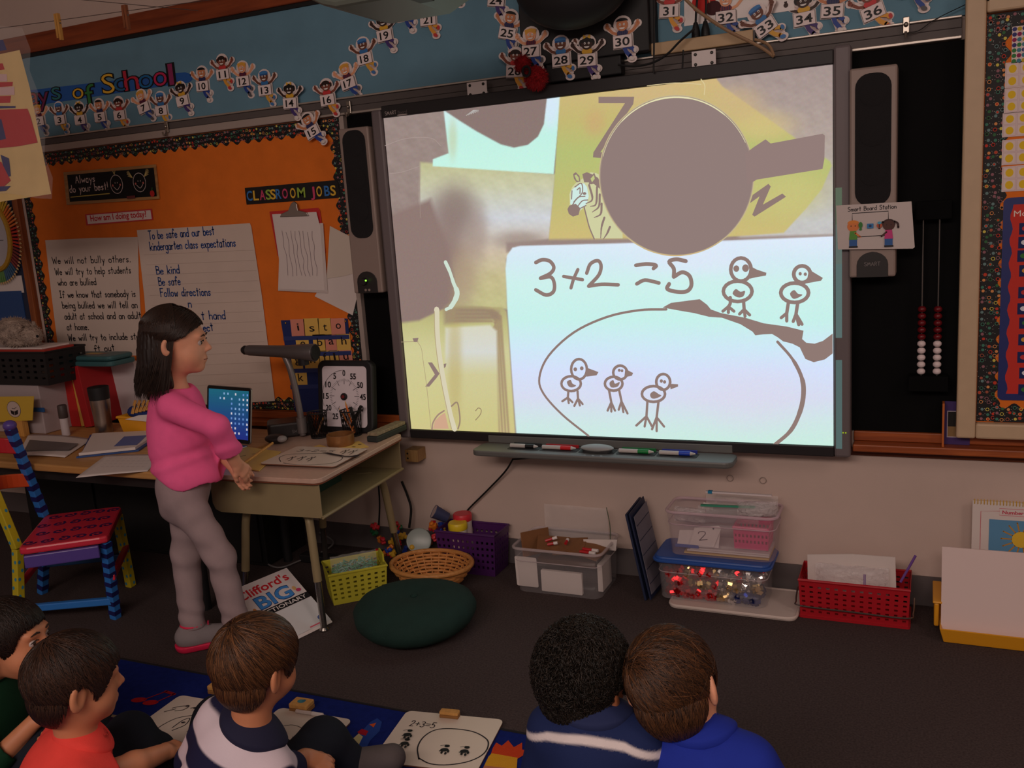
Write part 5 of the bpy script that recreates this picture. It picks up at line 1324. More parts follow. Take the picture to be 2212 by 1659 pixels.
for q in ((764, 965), (777, 960)):
    c = fl(*q, DZ + .0030); ik.ell(c.x, c.y, .008, .004, (80, 60, 40))
ik.build('print', INK, t)
t = flat_card('alphabet_card', 'small yellow alphabet card left of the brass dish', 'card', [(670, 968), (690, 961), (706, 966), (700, 974), (682, 974)], DZ + .0036, .0015, CY)
a, b = fl(527, 1001, DZ + .02), fl(589, 957, DZ + .045)
tag(MB().tube([a, b], [.006, .0045], 8).build('wooden_stick', PINM, org=a, smooth=True), 'pale wooden stick lying on the yellow card', 'stick')
p = fl(592, 962, DZ + .001); t = thing('computer_mouse', 'black and grey mouse in front of the document camera', 'mouse', p, world=True)
MB().ball(p + Vector((-.01, .03, .018)), (.05, .032, .018), 18, 10).build('shell', DKP, t, smooth=True)
MB().ball(p + Vector((.022, .022, .020)), (.02, .02, .013), 14, 8).build('button', mat('mouse_grey', (150, 146, 146), .4), t, smooth=True)
WBM = mat('dry_erase_white', (222, 206, 192), .3); WBE = mat('board_edge', (120, 80, 60), .6)
def px_floor(z): return lambda a, b: (fl(a, b, z).x, fl(a, b, z).y)
def small_board(label, P, z, r=.014, group='small dry erase boards'):
    """P photo corners TL,TR,BR,BL lying on plane z"""
    q = [fl(a, b, z) for a, b in P]; c = sum(q, Vector()) / 4
    e1 = ((q[1] - q[0]) + (q[2] - q[3])) / 2; e2 = ((q[0] - q[3]) + (q[1] - q[2])) / 2
    w, h = e1.length, e2.length; ang = math.atan2(e1.y, e1.x); u, v = frame_xy(ang)
    t = thing('dry_erase_board', label, 'whiteboard', (c.x, c.y, z), group=group, world=True)
    MB().rrect((c.x, c.y, z), w, h, .0035, r, (u, v, ZV)).build('core', WBE, t)
    MB().rrect((c.x, c.y, z + .0036), w, h, .0008, r, (u, v, ZV)).build('face', WBM, t)
    ik = Ink((0, 0, z + .0047), XU, YD, ZV, pxmap=px_floor(z + .0047)); return t, ik
t, ik = small_board('small dry erase board on the desk with drawn birds', [(638, 966), (800, 972), (718, 1010), (564, 1004)], DZ + .0058)
K = (44, 38, 42)
def fs(pts, w=.0022, sm=4, col=K, closed=False): ik.line(ik.px(pts), w, col, smooth=sm, closed=closed)
ik.hand('3+2=5', *ik.px([(640, 975), (716, 977)]), .026, K, .0026)
fs([(606, 997), (604, 988), (622, 982), (660, 980), (710, 980), (736, 986), (738, 992), (720, 1000), (680, 1004), (640, 1004), (612, 1000)], .0026)
for x, y in ((620, 992), (642, 992), (662, 993), (735, 978), (752, 979)):
    fs([(x, y), (x + 8, y - 3), (x + 16, y - 4), (x + 20, y - 6)], .0034, 3); fs([(x + 3, y + 4), (x + 10, y), (x + 12, y - 5)], .003, 3)
pg_ = ik.px([(694, 978), (715, 980), (745, 986), (760, 986), (782, 982), (770, 989), (744, 988), (715, 984)]); ik.poly(pg_, K)
ik.build('drawing', INK, t)
# ---- things on the work table
def book_open():
    t = thing('open_book', 'open book lying flat with a blue picture on its page', 'book', fl(180, 975, TZ + .001), world=True)
    P = [(175, 985), (195, 942), (330, 935), (341, 946), (300, 975), (165, 990)]
    MB().prism([fl(a, b, TZ + .001) for a, b in P], (0, 0, .006)).build('cover', mat('book_blue', (50, 80, 140), .5), t)
    Q = [(178, 975), (200, 936), (322, 930), (336, 938), (292, 966), (170, 979)]
    MB().prism([fl(a, b, TZ + .018) for a, b in Q], (0, 0, -.010)).build('pages', WP, t)
    ik = Ink((0, 0, TZ + .0185), XU, YD, ZV, pxmap=px_floor(TZ + .0185)); ik.poly(ik.px([(246, 964), (268, 943), (318, 940), (296, 961)]), (100, 112, 170)); ik.build('picture', INK, t)
    return t
book_open()
def curled(name, label, P, z, lift, m, cat='paper', pr=None):
    """sheet given by photo corners TL,TR,BR,BL on plane z, near edge lifted/curved"""
    q = [fl(a, b, z) for a, b in P]; n = 10; mb = MB(); vs = []
    for j in range(n + 1):
        for i in range(n + 1):
            u, v = i / n, j / n
            p = (q[0] * (1 - u) + q[1] * u) * (1 - v) + (q[3] * (1 - u) + q[2] * u) * v
            vs.append(Vector((p.x, p.y, z + lift * math.sin(u * PI) * (1 - .3 * v))))
    mb.add(vs, [(j * (n + 1) + i, (j + 1) * (n + 1) + i, (j + 1) * (n + 1) + i + 1, j * (n + 1) + i + 1) for j in range(n) for i in range(n)])
    t = thing(name, label, cat, (q[0] + q[2]) / 2, world=True)
    mb.build('sheet', m, t, smooth=True, solid=.0015)
    if pr:
        ik = Ink((0, 0, z + lift + .002), XU, YD, ZV, pxmap=px_floor(z + lift + .002)); pr(ik); ik.build('print', INK, t)
    return t
curled('magazine', 'open magazine with grey photo at the left end of the table', [(62, 938), (200, 948), (140, 988), (38, 984)], TZ + .004, .006, WP, 'magazine',
       lambda ik: ik.poly(ik.px([(64, 950), (170, 958), (150, 972), (52, 974)]), (120, 112, 112)))
def lines(ik):
    for r in range(4):
        for k in range(9): ik.line(ik.px([(236 + k * 11 - r * 6, 990 + r * 6), (242 + k * 11 - r * 6, 989 + r * 6)]), .0016, (150, 142, 146), up=False)
curled('worksheet', 'white worksheet sheets hanging over the table edge', [(228, 984), (352, 982), (318, 1018), (164, 1032)], TZ + .002, .002, WP, 'paper', lines)
t = flat_card('paper_slip', 'yellow paper slip under the open book', 'paper', [(240, 938), (300, 933), (306, 940), (246, 945)], TZ + .0005, .0004, CY)
# thermos
p = fl(214, 938, TZ + .001); p = Vector((p.x, p.y + .03, TZ + .001)); t = thing('travel_mug', 'steel travel mug with a black lid on the table', 'mug', p, world=True)
sc = (wl(212, 848, p.y).z - p.z) / .2
SS = mat('brushed_steel', (176, 160, 148), .28, .95)
MB().lathe([(0, 0), (.034, 0), (.036, .004), (.035, .05), (.037, .09), (.040, .125), (.040, .145)], p, 28).build('body', SS, t, smooth=True)
MB().lathe([(.041, .1455), (.0415, .16), (.043, .185), (.043, .198), (.040, .20), (0, .2)], p, 28).build('lid', BKP, t, smooth=True)
MB().tube([p + Vector((-.04, 0, .19)), p + Vector((-.052, 0, .18)), p + Vector((-.052, 0, .15)), p + Vector((-.043, 0, .145))], .006, 8).build('clip', BKP, t, smooth=True)
# glue stick, pump
p = fl(137, 942, TZ + .001); p.y += .015; t = thing('glue_stick', 'glue stick with dark cap standing by the travel mug', 'glue stick', p, world=True)
MB().lathe([(0, 0), (.017, 0), (.017, .075), (0, .075)], p, 18).build('tube', mat('glue_white', (200, 188, 190), .4), t, smooth=True)
MB().lathe([(.0175, .0755), (.019, .078), (.019, .128), (.016, .132), (0, .132)], p, 18).build('cap', mat('glue_cap', (72, 60, 58), .5), t, smooth=True)
# leaning books and folders
YK = -.27
def slab(label, px, y, depth, m, name='book', pages=None, cat='book'):
    """standing volume whose front outline is given in photo px on plane y"""
    P = [wl(a, b, y) for a, b in px]; c = sum(P, Vector()) / len(P)
    zmin = min(q.z for q in P); dz = (TZ + .001) - zmin
    P = [Vector((q.x, q.y, q.z + dz * (1 if q.z < zmin + .05 else 0))) for q in P]
    t = thing(name, label, cat, (c.x, y, TZ + .001), world=True)
    MB().prism(P, (0, depth, 0)).build('cover', m, t, bevel=.002)
    if pages: MB().prism([q * .9 + (c + Vector((0, 0, .0))) * .1 + Vector((0, -.0008, 0)) for q in P], (0, -.0006, 0)).build('label_panel', pages, t)
    return t
slab('grey brown book standing leftmost in the leaning row', [(88, 800), (98, 797), (131, 932), (120, 934)], YK, .16, mat('bk1', (150, 126, 112), .6))
slab('orange folder leaning in the row of books', [(101, 780), (116, 782), (146, 932), (133, 934)], YK, .17, mat('bk2', (200, 96, 44), .5), 'folder', cat='folder')
slab('thin white book leaning between orange and red folders', [(118, 798), (124, 796), (155, 932), (147, 934)], YK, .15, WP)
slab('red folder leaning in the row of books', [(126, 787), (146, 787), (176, 934), (157, 934)], YK - .005, .17, mat('bk3', (190, 36, 34), .45), 'folder', cat='folder')
slab('yellow tabbed folder leaning behind the red folder', [(146, 797), (151, 796), (184, 930), (177, 932)], YK, .15, mat('bk4', (214, 160, 74), .6), 'folder', cat='folder')
slab('red binder edge leaning against the white binder', [(150, 795), (166, 790), (200, 934), (185, 936)], YK - .01, .18, mat('bk5', (170, 28, 34), .45), 'binder', cat='binder')
slab('large white binder leaning behind the travel mug', [(167, 795), (276, 779), (288, 783), (318, 905), (312, 930), (204, 938)], -.105, .03, mat('binder_white', (206, 196, 198), .45), 'binder', cat='binder')
ik = wall_ink(YK - .001)
# yellow bin with cloth and pins
p0, p1 = fl(256, 940, TZ + .001), fl(345, 936, TZ + .001); yv = (p0.y + p1.y) / 2; x0, x1 = p0.x, p1.x; zt = wl(300, 902, yv).z
t = thing('yellow_bin', 'yellow plastic bin behind the open book', 'bin', ((x0 + x1) / 2, yv + .08, TZ + .001), world=True)
YP = mat('yellow_plastic', (228, 158, 36), .4)
def tub(x0, x1, y0, y1, z0, z1, flare, th=.004):
    m = MB(); o = flare
    def ring(z, e): return [(x0 - e, y0 - e, z), (x1 + e, y0 - e, z), (x1 + e, y1 + e, z), (x0 - e, y1 + e, z)]
    vs = ring(z0, 0) + ring(z1, o) + ring(z1, o - th) + ring(z0 + th, -th)
    fs_ = [(3, 2, 1, 0)]
    for a in range(4):
        b = (a + 1) % 4
        fs_ += [(a, b, b + 4, a + 4), (a + 4, b + 4, b + 8, a + 8), (a + 8, b + 8, b + 12, a + 12)]
    fs_.append((12, 13, 14, 15))
    return m.add(vs, fs_)
tub(x0, x1, yv, yv + .16, TZ + .001, zt, .012).build('tub', YP, t, bevel=.003)
MB().tube([(x0 - .012, yv - .012, zt), (x1 + .012, yv - .012, zt), (x1 + .012, yv + .172, zt), (x0 - .012, yv + .172, zt)], .006, 8, closed=True).build('rim', YP, t, smooth=True)
m = MB(); q = wl(308, 888, yv + .05)
m.ball((q.x, yv + .06, zt + .012), (.085, .05, .034), 18, 10)
tag(m.build('blue_cloth', mat('blue_cloth', (30, 52, 120), .8, bump=.5, bscale=60), org=(q.x, yv + .06, zt - .02), smooth=True), 'crumpled blue cloth heaped in the yellow bin', 'cloth')
for k in range(5):
    a = wl(286 + k * 8, 894 - k * 2, yv + .005); b = a + Vector((.012 + .004 * k, .015, .055 - .004 * k))
    t = thing('clothes_pin', ['first', 'second', 'third', 'fourth', 'last'][k] + ' loose clothes pin from the left on the yellow bin', 'clothes pin', a, group='loose clothes pins in the yellow bin', world=True)
    for s in (-1, 1): MB().tube([a + Vector((s * .004, 0, 0)), b + Vector((s * .0025, 0, 0))], .004, 6).build('jaw', PINM, t)
    MB().ball((a + b) / 2, .006, 8, 6).build('spring', STL, t)
m = MB(); px_prism([(270, 906), (300, 897), (348, 893), (350, 908), (330, 912)], yv - .0185, -.001, m); tag(m.build('paper_sheet', WP, org=wl(310, 905, yv - .0185)), 'white paper slip over the front of the yellow bin', 'paper')
# teal case lying on the books
c = wl(186, 775, -.25); t = thing('pencil_case', 'teal plastic pencil case lying on the leaning books', 'case', (c.x, -.2, c.z - .025), world=True)
TL = mat('teal_plastic', (56, 96, 100), .4)
w2 = (wl(246, 775, -.25).x - wl(124, 775, -.25).x)
zbk = wl(182, 790, -.25).z
MB().rrect((c.x, -.2, zbk), w2, .15, .022, .03, (XU, YD, ZV)).build('base', TL, t, bevel=.006)
MB().rrect((c.x, -.2, zbk + .023), w2 * .97, .14, .022, .03, (XU, YD, ZV)).build('lid', TL, t, bevel=.010)
ik = Ink((c.x, -.2, zbk + .0453), XU, YD, ZV); ik.poly([(-.06, -.03), (.06, -.03), (.075, .02), (-.05, .03)], (150, 120, 110)); ik.poly([(-.05, -.01), (.03, -.005), (.04, .015), (-.04, .02)], (200, 170, 90)); ik.build('sticker', INK, t)
# black basket on a stack of paper boxes, plush on top
yb = -.42
bx0, bx1 = wl(-120, 800, yb).x, wl(100, 800, yb).x; zb0, zb1 = wl(60, 832, yb).z, wl(60, 762, yb).z
t = thing('paper_box', 'white document box under the black basket', 'box', ((bx0 + bx1) / 2, yb + .1, TZ + .001), world=True)
MB().mm(bx0 + .01, bx1 - .08, yb + .01, yb + .2, TZ + .001, zb0 - .002).build('carton', mat('box_white', (176, 162, 164), .7), t, bevel=.004)
MB().mm(bx0 + .01, bx1 - .06, yb + .003, yb + .0095, TZ + .1, TZ + .118).build('label_strip', mat('strip_blue', (40, 90, 150), .6), t)
t = thing('storage_basket', 'black plastic basket on the white document box', 'basket', ((bx0 + bx1) / 2, yb + .1, zb0), world=True)
def holes_box(t, x0, x1, y0, y1, z0, z1, m, nx, nz, hole=.5, flare=0.0, rim=True, base=True, name='side', skip=2, th=.003):
    """lattice basket: each wall one mesh part made of bars around real openings"""
    walls = [((x0, y0), (x1, y0)), ((x1, y0), (x1, y1)), ((x1, y1), (x0, y1)), ((x0, y1), (x0, y0))]
    cx, cy = (x0 + x1) / 2, (y0 + y1) / 2
    for (ax, ay), (bx_, by_) in walls:
        L = math.hypot(bx_ - ax, by_ - ay); n = max(2, int(round(nx * L / (x1 - x0))))
        mb = MB(); us = [0.0]; 
        cw = 1.0 / n
        for i in range(n): us += [(i + .5 - hole / 2) * cw, (i + .5 + hole / 2) * cw]
        us.append(1.0)
        ch = 1.0 / (nz + 1.6); vs_ = [0.0]
        for j in range(nz): vs_ += [(j + 1.0 - .0 + .5 - hole / 2 - .2) * ch, (j + 1.0 + .5 + hole / 2 - .2) * ch]
        vs_.append(1.0)
        def pt(u, v, off):
            fx = ax + (bx_ - ax) * u; fy = ay + (by_ - ay) * u; k = 1 + flare * v
            px_, py_ = cx + (fx - cx) * k, cy + (fy - cy) * k
            nx_, ny_ = (by_ - ay) / L, -(bx_ - ax) / L
            return (px_ - nx_ * off, py_ - ny_ * off, z0 + (z1 - z0) * v)
        idx = {}
        nu_, nv_ = len(us), len(vs_)
        V = []
        for off in (0, th):
            for j in range(nv_):
                for i in range(nu_): V.append(pt(us[i], vs_[j], off))
        F = []; solid = lambda i, j: not (i % 2 == 1 and j % 2 == 1)
        N_ = nu_ * nv_
        for j in range(nv_ - 1):
            for i in range(nu_ - 1):
                a = j * nu_ + i
                if solid(i, j):
                    F.append((a, a + 1, a + nu_ + 1, a + nu_)); F.append((a + N_, a + nu_ + N_, a + nu_ + 1 + N_, a + 1 + N_))
                else:
                    for p_, q_ in ((a, a + 1), (a + 1, a + nu_ + 1), (a + nu_ + 1, a + nu_), (a + nu_, a)): F.append((p_, q_, q_ + N_, p_ + N_))
        mb.add(V, F).build(name, m, t)
    if base: MB().mm(x0, x1, y0, y1, z0, z0 + th).build('bottom', m, t)
    if rim:
        k = 1 + flare
        r_ = [(cx + (x - cx) * k, cy + (y - cy) * k, z1) for x, y in ((x0, y0), (x1, y0), (x1, y1), (x0, y1))]
        MB().tube(r_, .005, 8, closed=True).build('rim', m, t, smooth=True)
holes_box(t, bx0, bx1, yb, yb + .2, zb0, zb1, BKP, 14, 4, .42, .03)
tag(MB().mm(bx0 + .02, bx1 - .03, yb + .03, yb + .18, zb1 - .02, zb1 + .008).build('red_folder_stack', mat('folder_red', (180, 60, 50), .5)), 'stack of red edged papers lying in the black basket', 'papers')
tag(MB().mm(bx0 + .015, bx1 - .05, yb + .035, yb + .175, zb1 + .009, zb1 + .016).build('paper_stack', WP), 'white papers on top of the red edged stack', 'papers')
# plush
pc = wl(30, 700, yb + .08); t = thing('plush_toy', 'grey speckled plush animal on the papers at the left edge', 'plush toy', (pc.x, yb + .09, zb1 + .017), world=True)
PL = mat('plush_fur', (176, 156, 142), .95, var=.35, vscale=30, bump=1, bscale=160); zz = zb1 + .017
fuzz((pc.x - .02, yb + .09, zz + .062), (.105, .07, .062), 900, .014, 3).build('body', PL, t)
fuzz((pc.x + .105, yb + .07, zz + .045), (.055, .045, .042), 500, .012, 4).build('head', PL, t)
fuzz((pc.x + .05, yb + .04, zz + .02), (.05, .02, .018), 250, .01, 5).build('paw', PL, t)
for s in (-1, 1): fuzz((pc.x + .09, yb + .07 + s * .035, zz + .085), (.012, .008, .018), 90, .008, 6 + s).build('ear', PL, t)
MB().ball((pc.x + .158, yb + .06, zz + .045), .006, 8, 6).build('nose', BKP, t)
# yellow owl-like sign on the table left
y9 = -.47; t = thing('picture_card', 'yellow card with a drawn book symbol at the left edge', 'card', wl(30, 912, y9), world=True)
px_prism([(-60, 862), (0, 857), (73, 856), (70, 908), (-60, 914)], y9, .002).build('card', mat('gloss_yellow', (206, 172, 60), .25), t)
ik = wall_ink(y9 - .0003); c = ik.px([(30, 884)])[0]; ik.ell(*c, .042, .036, (40, 36, 36), n=28); ik.ell(*c, .040, .034, (196, 178, 172), n=28)
ik.poly([(c[0] - .022, c[1] - .004), (c[0], c[1] - .010), (c[0] + .024, c[1] - .002), (c[0] + .022, c[1] - .020), (c[0], c[1] - .027), (c[0] - .020, c[1] - .020)], (28, 24, 26)); ik.line([(c[0] - .01, c[1] + .004), (c[0] + .004, c[1] + .002), (c[0] + .018, c[1] + .010)], .002, (60, 56, 56))
ik.line([(c[0] + .001, c[1] - .009), (c[0] + .001, c[1] - .027)], .002, (196, 178, 172)); ik.build('print', LAM, t)
MB().mm(wl(30, 900, y9).x - .04, wl(30, 900, y9).x + .04, y9 + .003, y9 + .03, TZ + .001, wl(30, 900, y9).z).build('stand', PINM, t)
# ---- painted chair
def chair():
    # floor points of the legs and seat corners measured on their planes
    FN = fl(250, 1335); FF = fl(283, 1266); BF = fl(92, 1281); BN = BF + (FN - FF)
    SZ = .335
    S = [fl(36, 1186, SZ), fl(234, 1158, SZ), fl(264, 1092, SZ), fl(98, 1112, SZ)]      # back-near, front-near, front-far, back-far
    c = (FN + FF + BF + BN) / 4
    t = thing('painted_chair', 'hand painted childs chair with red spotted seat and striped legs', 'chair', (c.x, c.y, 0), world=True)
    BLS = mat('chair_blue', (52, 120, 200), .35); YLS = mat('chair_yellow', (196, 176, 40), .35); PUR = mat('chair_purple', (92, 72, 150), .35); RDS = mat('chair_red', (214, 52, 72), .3); NV = mat('chair_navy', (34, 34, 92), .35)
    u = ((S[1] - S[0]) + (S[2] - S[3])).normalized(); v = ZV.cross(u)
    pts = []
    ctr = sum(S, Vector()) / 4
    for i in range(4):
        a, b_, d = S[i], S[(i - 1) % 4], S[(i + 1) % 4]
        pts += [a + (b_ - a).normalized() * .03, a + ((b_ - a).normalized() + (d - a).normalized()) * .006, a + (d - a).normalized() * .03]
    seat = MB(); seat.prism([Vector((p.x, p.y, SZ)) for p in pts], (0, 0, -.026)); so = seat.build('seat', RDS, t, bevel=.007)
    ik = Ink((0, 0, SZ + .0004), XU, YD, ZV, step=.0002)
    rd = random.Random(11)
    for i in range(5):
        for j in range(4):
            s_, r_ = (i + .5 + (j % 2) * .35) / 5.3, (j + .5) / 4
            p = (S[0] * (1 - s_) + S[1] * s_) * (1 - r_) + (S[3] * (1 - s_) + S[2] * s_) * r_
            pts_ = [(p.x + (.006 + .017 * k / 11) * math.cos(k * .62 + i), p.y + (.006 + .017 * k / 11) * math.sin(k * .62 + i)) for k in range(12)]
            ik.line(pts_, .0095, (66, 30, 84), up=False)
    ik.build('seat_spots', INK, so)['kind'] = 'stuff'
    def post(a, b, r, stripes, m, name='leg'):
        a, b = Vector(a), Vector(b)
        o = MB().tube([a, b], [r * .9, r], 12).build(name, m, t, smooth=True)
        return o
    def striped(a, b, r, n, name='leg'):
        a, b = Vector(a), Vector(b); o = MB().tube([a, b], r, 4).build(name, BLS, t, bevel=.003)
        for k in range(n):
            f0, f1 = (k + .5) / n, (k + .95) / n
            MB().tube([a + (b - a) * f0, a + (b - a) * f1], r * 1.04, 4).build('stripe', NV, o)
        return o
    def dotted(a, b, r, n, name='leg'):
        a, b = Vector(a), Vector(b); o = MB().tube([a, b], r, 4).build(name, YLS, t, bevel=.003)
        cd = (Vector(CC) - (a + b) / 2).normalized()
        m = MB(); ax = (b - a).normalized()
        for k in range(n):
            p = a + (b - a) * ((k + .5) / n)
            for q in range(4):
                w = ax.orthogonal().normalized(); w = Matrix.Rotation(PI / 4 + q * PI / 2, 3, ax) @ w
                sd = ax.cross(w); off = sd * (.005 if (k + q) % 2 else -.006)
                m.add([p + w * r * .735 + off + (ax * math.cos(z_) * .007 + sd * math.sin(z_) * .0055) for z_ in [i_ * PI / 4 for i_ in range(8)]], [list(range(8))])
        m.build('dots', mat('chair_dot', (60, 140, 170), .4), o)['kind'] = 'stuff'
        return o
    r = .021
    striped(FN, Vector((S[1].x - .03, S[1].y + .01, SZ - .027)), r, 8)
    dotted(FF, Vector((S[2].x + .0, S[2].y - .03, SZ - .027)), r, 9)
    topF = wl(22, 925, -.87); topN = wl(-55, 960, BN.y + .03)
    jF = Vector((S[3].x + .005, S[3].y - .01, SZ - .0)); jN = Vector((S[0].x - .0, S[0].y + .02, SZ))
    striped(BF, jF - ZV * .03, r, 7); striped(jF, topF, r, 8, 'back_post')
    jN2 = wl(38, 1186, BN.y + .05)
    dotted(BN, jN2, r, 9); dotted(jN2 + ZV * .002, topN, r, 7, 'back_post')
    MB().ball(topF + ZV * .01, (.024, .024, .02), 12, 8).build('finial', PUR, t, smooth=True)
    def bar(a, b, h, th, m, name, bow=0.0):
        a, b = Vector(a), Vector(b); d = (b - a); w = ZV.cross(d).normalized(); mb = MB(); n = 8; V = []; F = []
        for k in range(n + 1):
            p = a + d * k / n - w * bow * math.sin(PI * k / n)
            V += [p + w * th / 2 - ZV * h / 2, p - w * th / 2 - ZV * h / 2, p - w * th / 2 + ZV * h / 2, p + w * th / 2 + ZV * h / 2]
        for k in range(n):
            for q in range(4): F.append((k * 4 + q, k * 4 + (q + 1) % 4, (k + 1) * 4 + (q + 1) % 4, (k + 1) * 4 + q))
        F += [(3, 2, 1, 0), (n * 4, n * 4 + 1, n * 4 + 2, n * 4 + 3)]
        return mb.add(V, F).build(name, m, t, bevel=.004)
    f = lambda P_, Q_, k: P_ + (Q_ - P_) * k
    bar(f(jN2, topN, .62), f(jF, topF, .42), .052, .02, mat('chair_orange', (206, 78, 36), .35), 'back_slat', -.03)
    bar(f(jN2, topN, .98), f(jF, topF, .80), .058, .02, mat('chair_slat_red', (186, 34, 44), .35), 'back_slat', -.03)
    bar(f(S[0], S[1], .06) - ZV * .05, f(S[0], S[1], .88) - ZV * .05, .045, .018, PUR, 'apron'); bar(f(S[3], S[2], .06) - ZV * .05, f(S[3], S[2], .9) - ZV * .05, .045, .018, PUR, 'apron')
    bar(f(BN, jN2, .22), f(FN, S[1], .22), .026, .022, BLS, 'stretcher'); bar(f(BF, jF, .38), f(FF, S[2], .38), .024, .02, mat('chair_teal', (36, 70, 110), .4), 'stretcher'); bar(f(BF, jF, .5), f(BN, jN2, .5), .022, .02, RDS, 'stretcher')
    bar(f(FF, S[2], .5), f(FN, S[1], .5), .022, .02, RDS, 'stretcher')
chair()
# ================================================================== ON THE FLOOR ALONG THE WALL
CLR = mat('clear_bin', (225, 215, 218), .18, alpha=.10, spec=.6); CLR2 = mat('clear_bin_edge', (220, 205, 208), .3, alpha=.38); PLB = mat('clear_bag', (250, 244, 244), .15, alpha=.14, spec=.7, bump=.7, bscale=40)
# big picture dictionary leaning under the desk
BR_ = Vector((-.026, -.671, .004)); bd = Vector((.26, .966, 0)).normalized(); bq = Vector((-.217, .058, .15)).normalized()
bq = (bq - bd * bq.dot(bd)).normalized(); bn = bd.cross(bq); bn = bn if bn.z > 0 else -bn
bw, bh = .245, .275
t = thing('picture_dictionary', 'large white picture dictionary with red and blue title by the desk leg', 'book', BR_ - bd * bw / 2, world=True)
cc = BR_ - bd * bw / 2 + bq * bh / 2
MB().rrect(cc, bw, bh, -.002, .003, (bd, bq, bn)).build('front_cover', mat('book_gloss', (226, 214, 212), .3), t)
MB().rrect(cc - bn * .0021, bw - .008, bh - .006, -.016, .002, (bd, bq, bn)).build('pages', WP, t)
MB().rrect(cc - bn * .0183, bw, bh, -.002, .003, (bd, bq, bn)).build('back_cover', mat('book_back_red', (190, 50, 60), .4), t)
ik = Ink(BR_ - bd * bw + bn * .0005, bd, bq, bn)
ik.text("Clifford's", (.012, .218), (.225, .228), .034, (206, 40, 50), .02)
ik.text('BIG', (.055, .158), (.20, .160), .054, (40, 60, 120), .035); ik.text('BIG', (.057, .160), (.198, .162), .050, (70, 140, 214), .02)
ik.rect(.0, .128, bw, .152, (26, 24, 28)); ik.text('DICTIONARY', (.03, .1325), (.232, .1325), .0155, (228, 218, 216), .012)
ik.rect(0, .012, bw, .126, (214, 212, 214)); ik.ell(.218, .036, .011, .011, (70, 90, 150)); ik.rect(.16, .016, .205, .021, (214, 90, 110))
ik.ell(.212, .185, .007, .009, (226, 176, 110)); ik.ell(.222, .172, .010, .007, (206, 60, 110)); ik.ell(.035, .165, .006, .008, (206, 130, 70))
ik.build('cover_print', LAM, t)
# yellow-green basket with bag
a, b = fl(722, 1310), fl(836, 1287); ang = math.atan2((b - a).y, (b - a).x); L = (b - a).length; ux_, uy_ = frame_xy(ang); c = (a + b) / 2 + uy_ * .075
YG = mat('lime_plastic', (190, 182, 58), .4)
t = thing('lime_basket', 'yellow green plastic basket beside the dark cushion', 'basket', (c.x, c.y, 0), ang)
holes_box(t, -L / 2, L / 2, -.07, .07, .001, .118, YG, 8, 5, .45, .10)
def bag(name, label, ctr, size, rz, tint=None, filling=None, seed=0, parentmat=None):
    """crumpled transparent bag: noisy closed pillow"""
    rd = np.random.default_rng(seed); n = 14; V = []; F = []
    t = thing(name, label, 'bag', ctr, rz)
    for side in (-1, 1):
        for j in range(n + 1):
            for i in range(n + 1):
                u, v = i / n * 2 - 1, j / n * 2 - 1
                puff = (1 - u ** 4) * (1 - v ** 4)
                V.append((u * size[0] / 2, side * size[1] / 2 * puff + rd.normal(0, size[1] * .05), size[2] / 2 + v * size[2] / 2 + rd.normal(0, .001)))
    N = (n + 1) ** 2
    for s in range(2):
        for j in range(n):
            for i in range(n):
                q = [s * N + j * (n + 1) + i, s * N + j * (n + 1) + i + 1, s * N + (j + 1) * (n + 1) + i + 1, s * N + (j + 1) * (n + 1) + i]
                F.append(q if s == 0 else q[::-1])
    MB().add(V, F).build('film', parentmat or PLB, t, smooth=True, angle=180)
    return t
t = bag('plastic_bag', 'clear bag of green paper shreds in the lime basket', (c.x, c.y, .07), (.17, .07, .09), ang, seed=2)
m = MB(); rd = random.Random(6)
for k in range(260):
    p = Vector((rd.uniform(-.07, .07), rd.uniform(-.02, .02), rd.uniform(.01, .06))); q = p + Vector((rd.uniform(-.02, .02), rd.uniform(-.01, .01), rd.uniform(-.01, .012)))
    m.tube([p, q], .0022, 4, col=rd.choice([(70, 150, 110), (90, 170, 130), (110, 180, 150), (150, 190, 180)]))
o = m.build('green_shreds', INK, t); o['kind'] = 'stuff'
tag(MB().mm(-.003, .003, -.04, .03, 0, .03).build('craft_paper', YG, loc=(c.x + .075, c.y + .07, .12), rz=ang), 'yellow craft paper standing at the back of the lime basket', 'paper')
# wicker basket
wc_ = Vector((.168, -.30, 0)); t = thing('wicker_basket', 'shallow round wicker basket behind the dark cushion', 'basket', wc_, world=True)
WK = mat('wicker', (200, 136, 74), .6, var=.15, vscale=60)
m = MB(); rows = 9; n = 56
for r in range(rows):
    f = r / (rows - 1); rad = .085 + .07 * f ** .8; z = .008 + .082 * f
    pts = [wc_ + Vector((rad * math.cos(2 * PI * k / n), rad * .82 * math.sin(2 * PI * k / n), z)) + Vector((math.cos(2 * PI * k / n), math.sin(2 * PI * k / n), 0)) * (.0022 if (k // 2 + r) % 2 else -.0022) for k in range(n)]
    m.tube(pts, .0052, 6, closed=True)
o = m.build('weave', WK, t, smooth=True); o['kind'] = 'stuff'
m = MB()
for k in range(28):
    a0 = 2 * PI * k / 28; m.tube([wc_ + Vector(((.085 + .07 * f ** .8) * math.cos(a0), (.085 + .07 * f ** .8) * .82 * math.sin(a0), .008 + .085 * f)) for f in (0, .33, .66, 1)], .0028, 5)
o = m.build('stakes', WK, t, smooth=True); o['kind'] = 'stuff'
MB().tube([wc_ + Vector((.157 * math.cos(2 * PI * k / 40), .157 * .82 * math.sin(2 * PI * k / 40), .094)) for k in range(40)], .0085, 10, closed=True).build('rim', wood('wicker_rim', (206, 146, 84), (180, 118, 60), 20, 0), t, smooth=True)
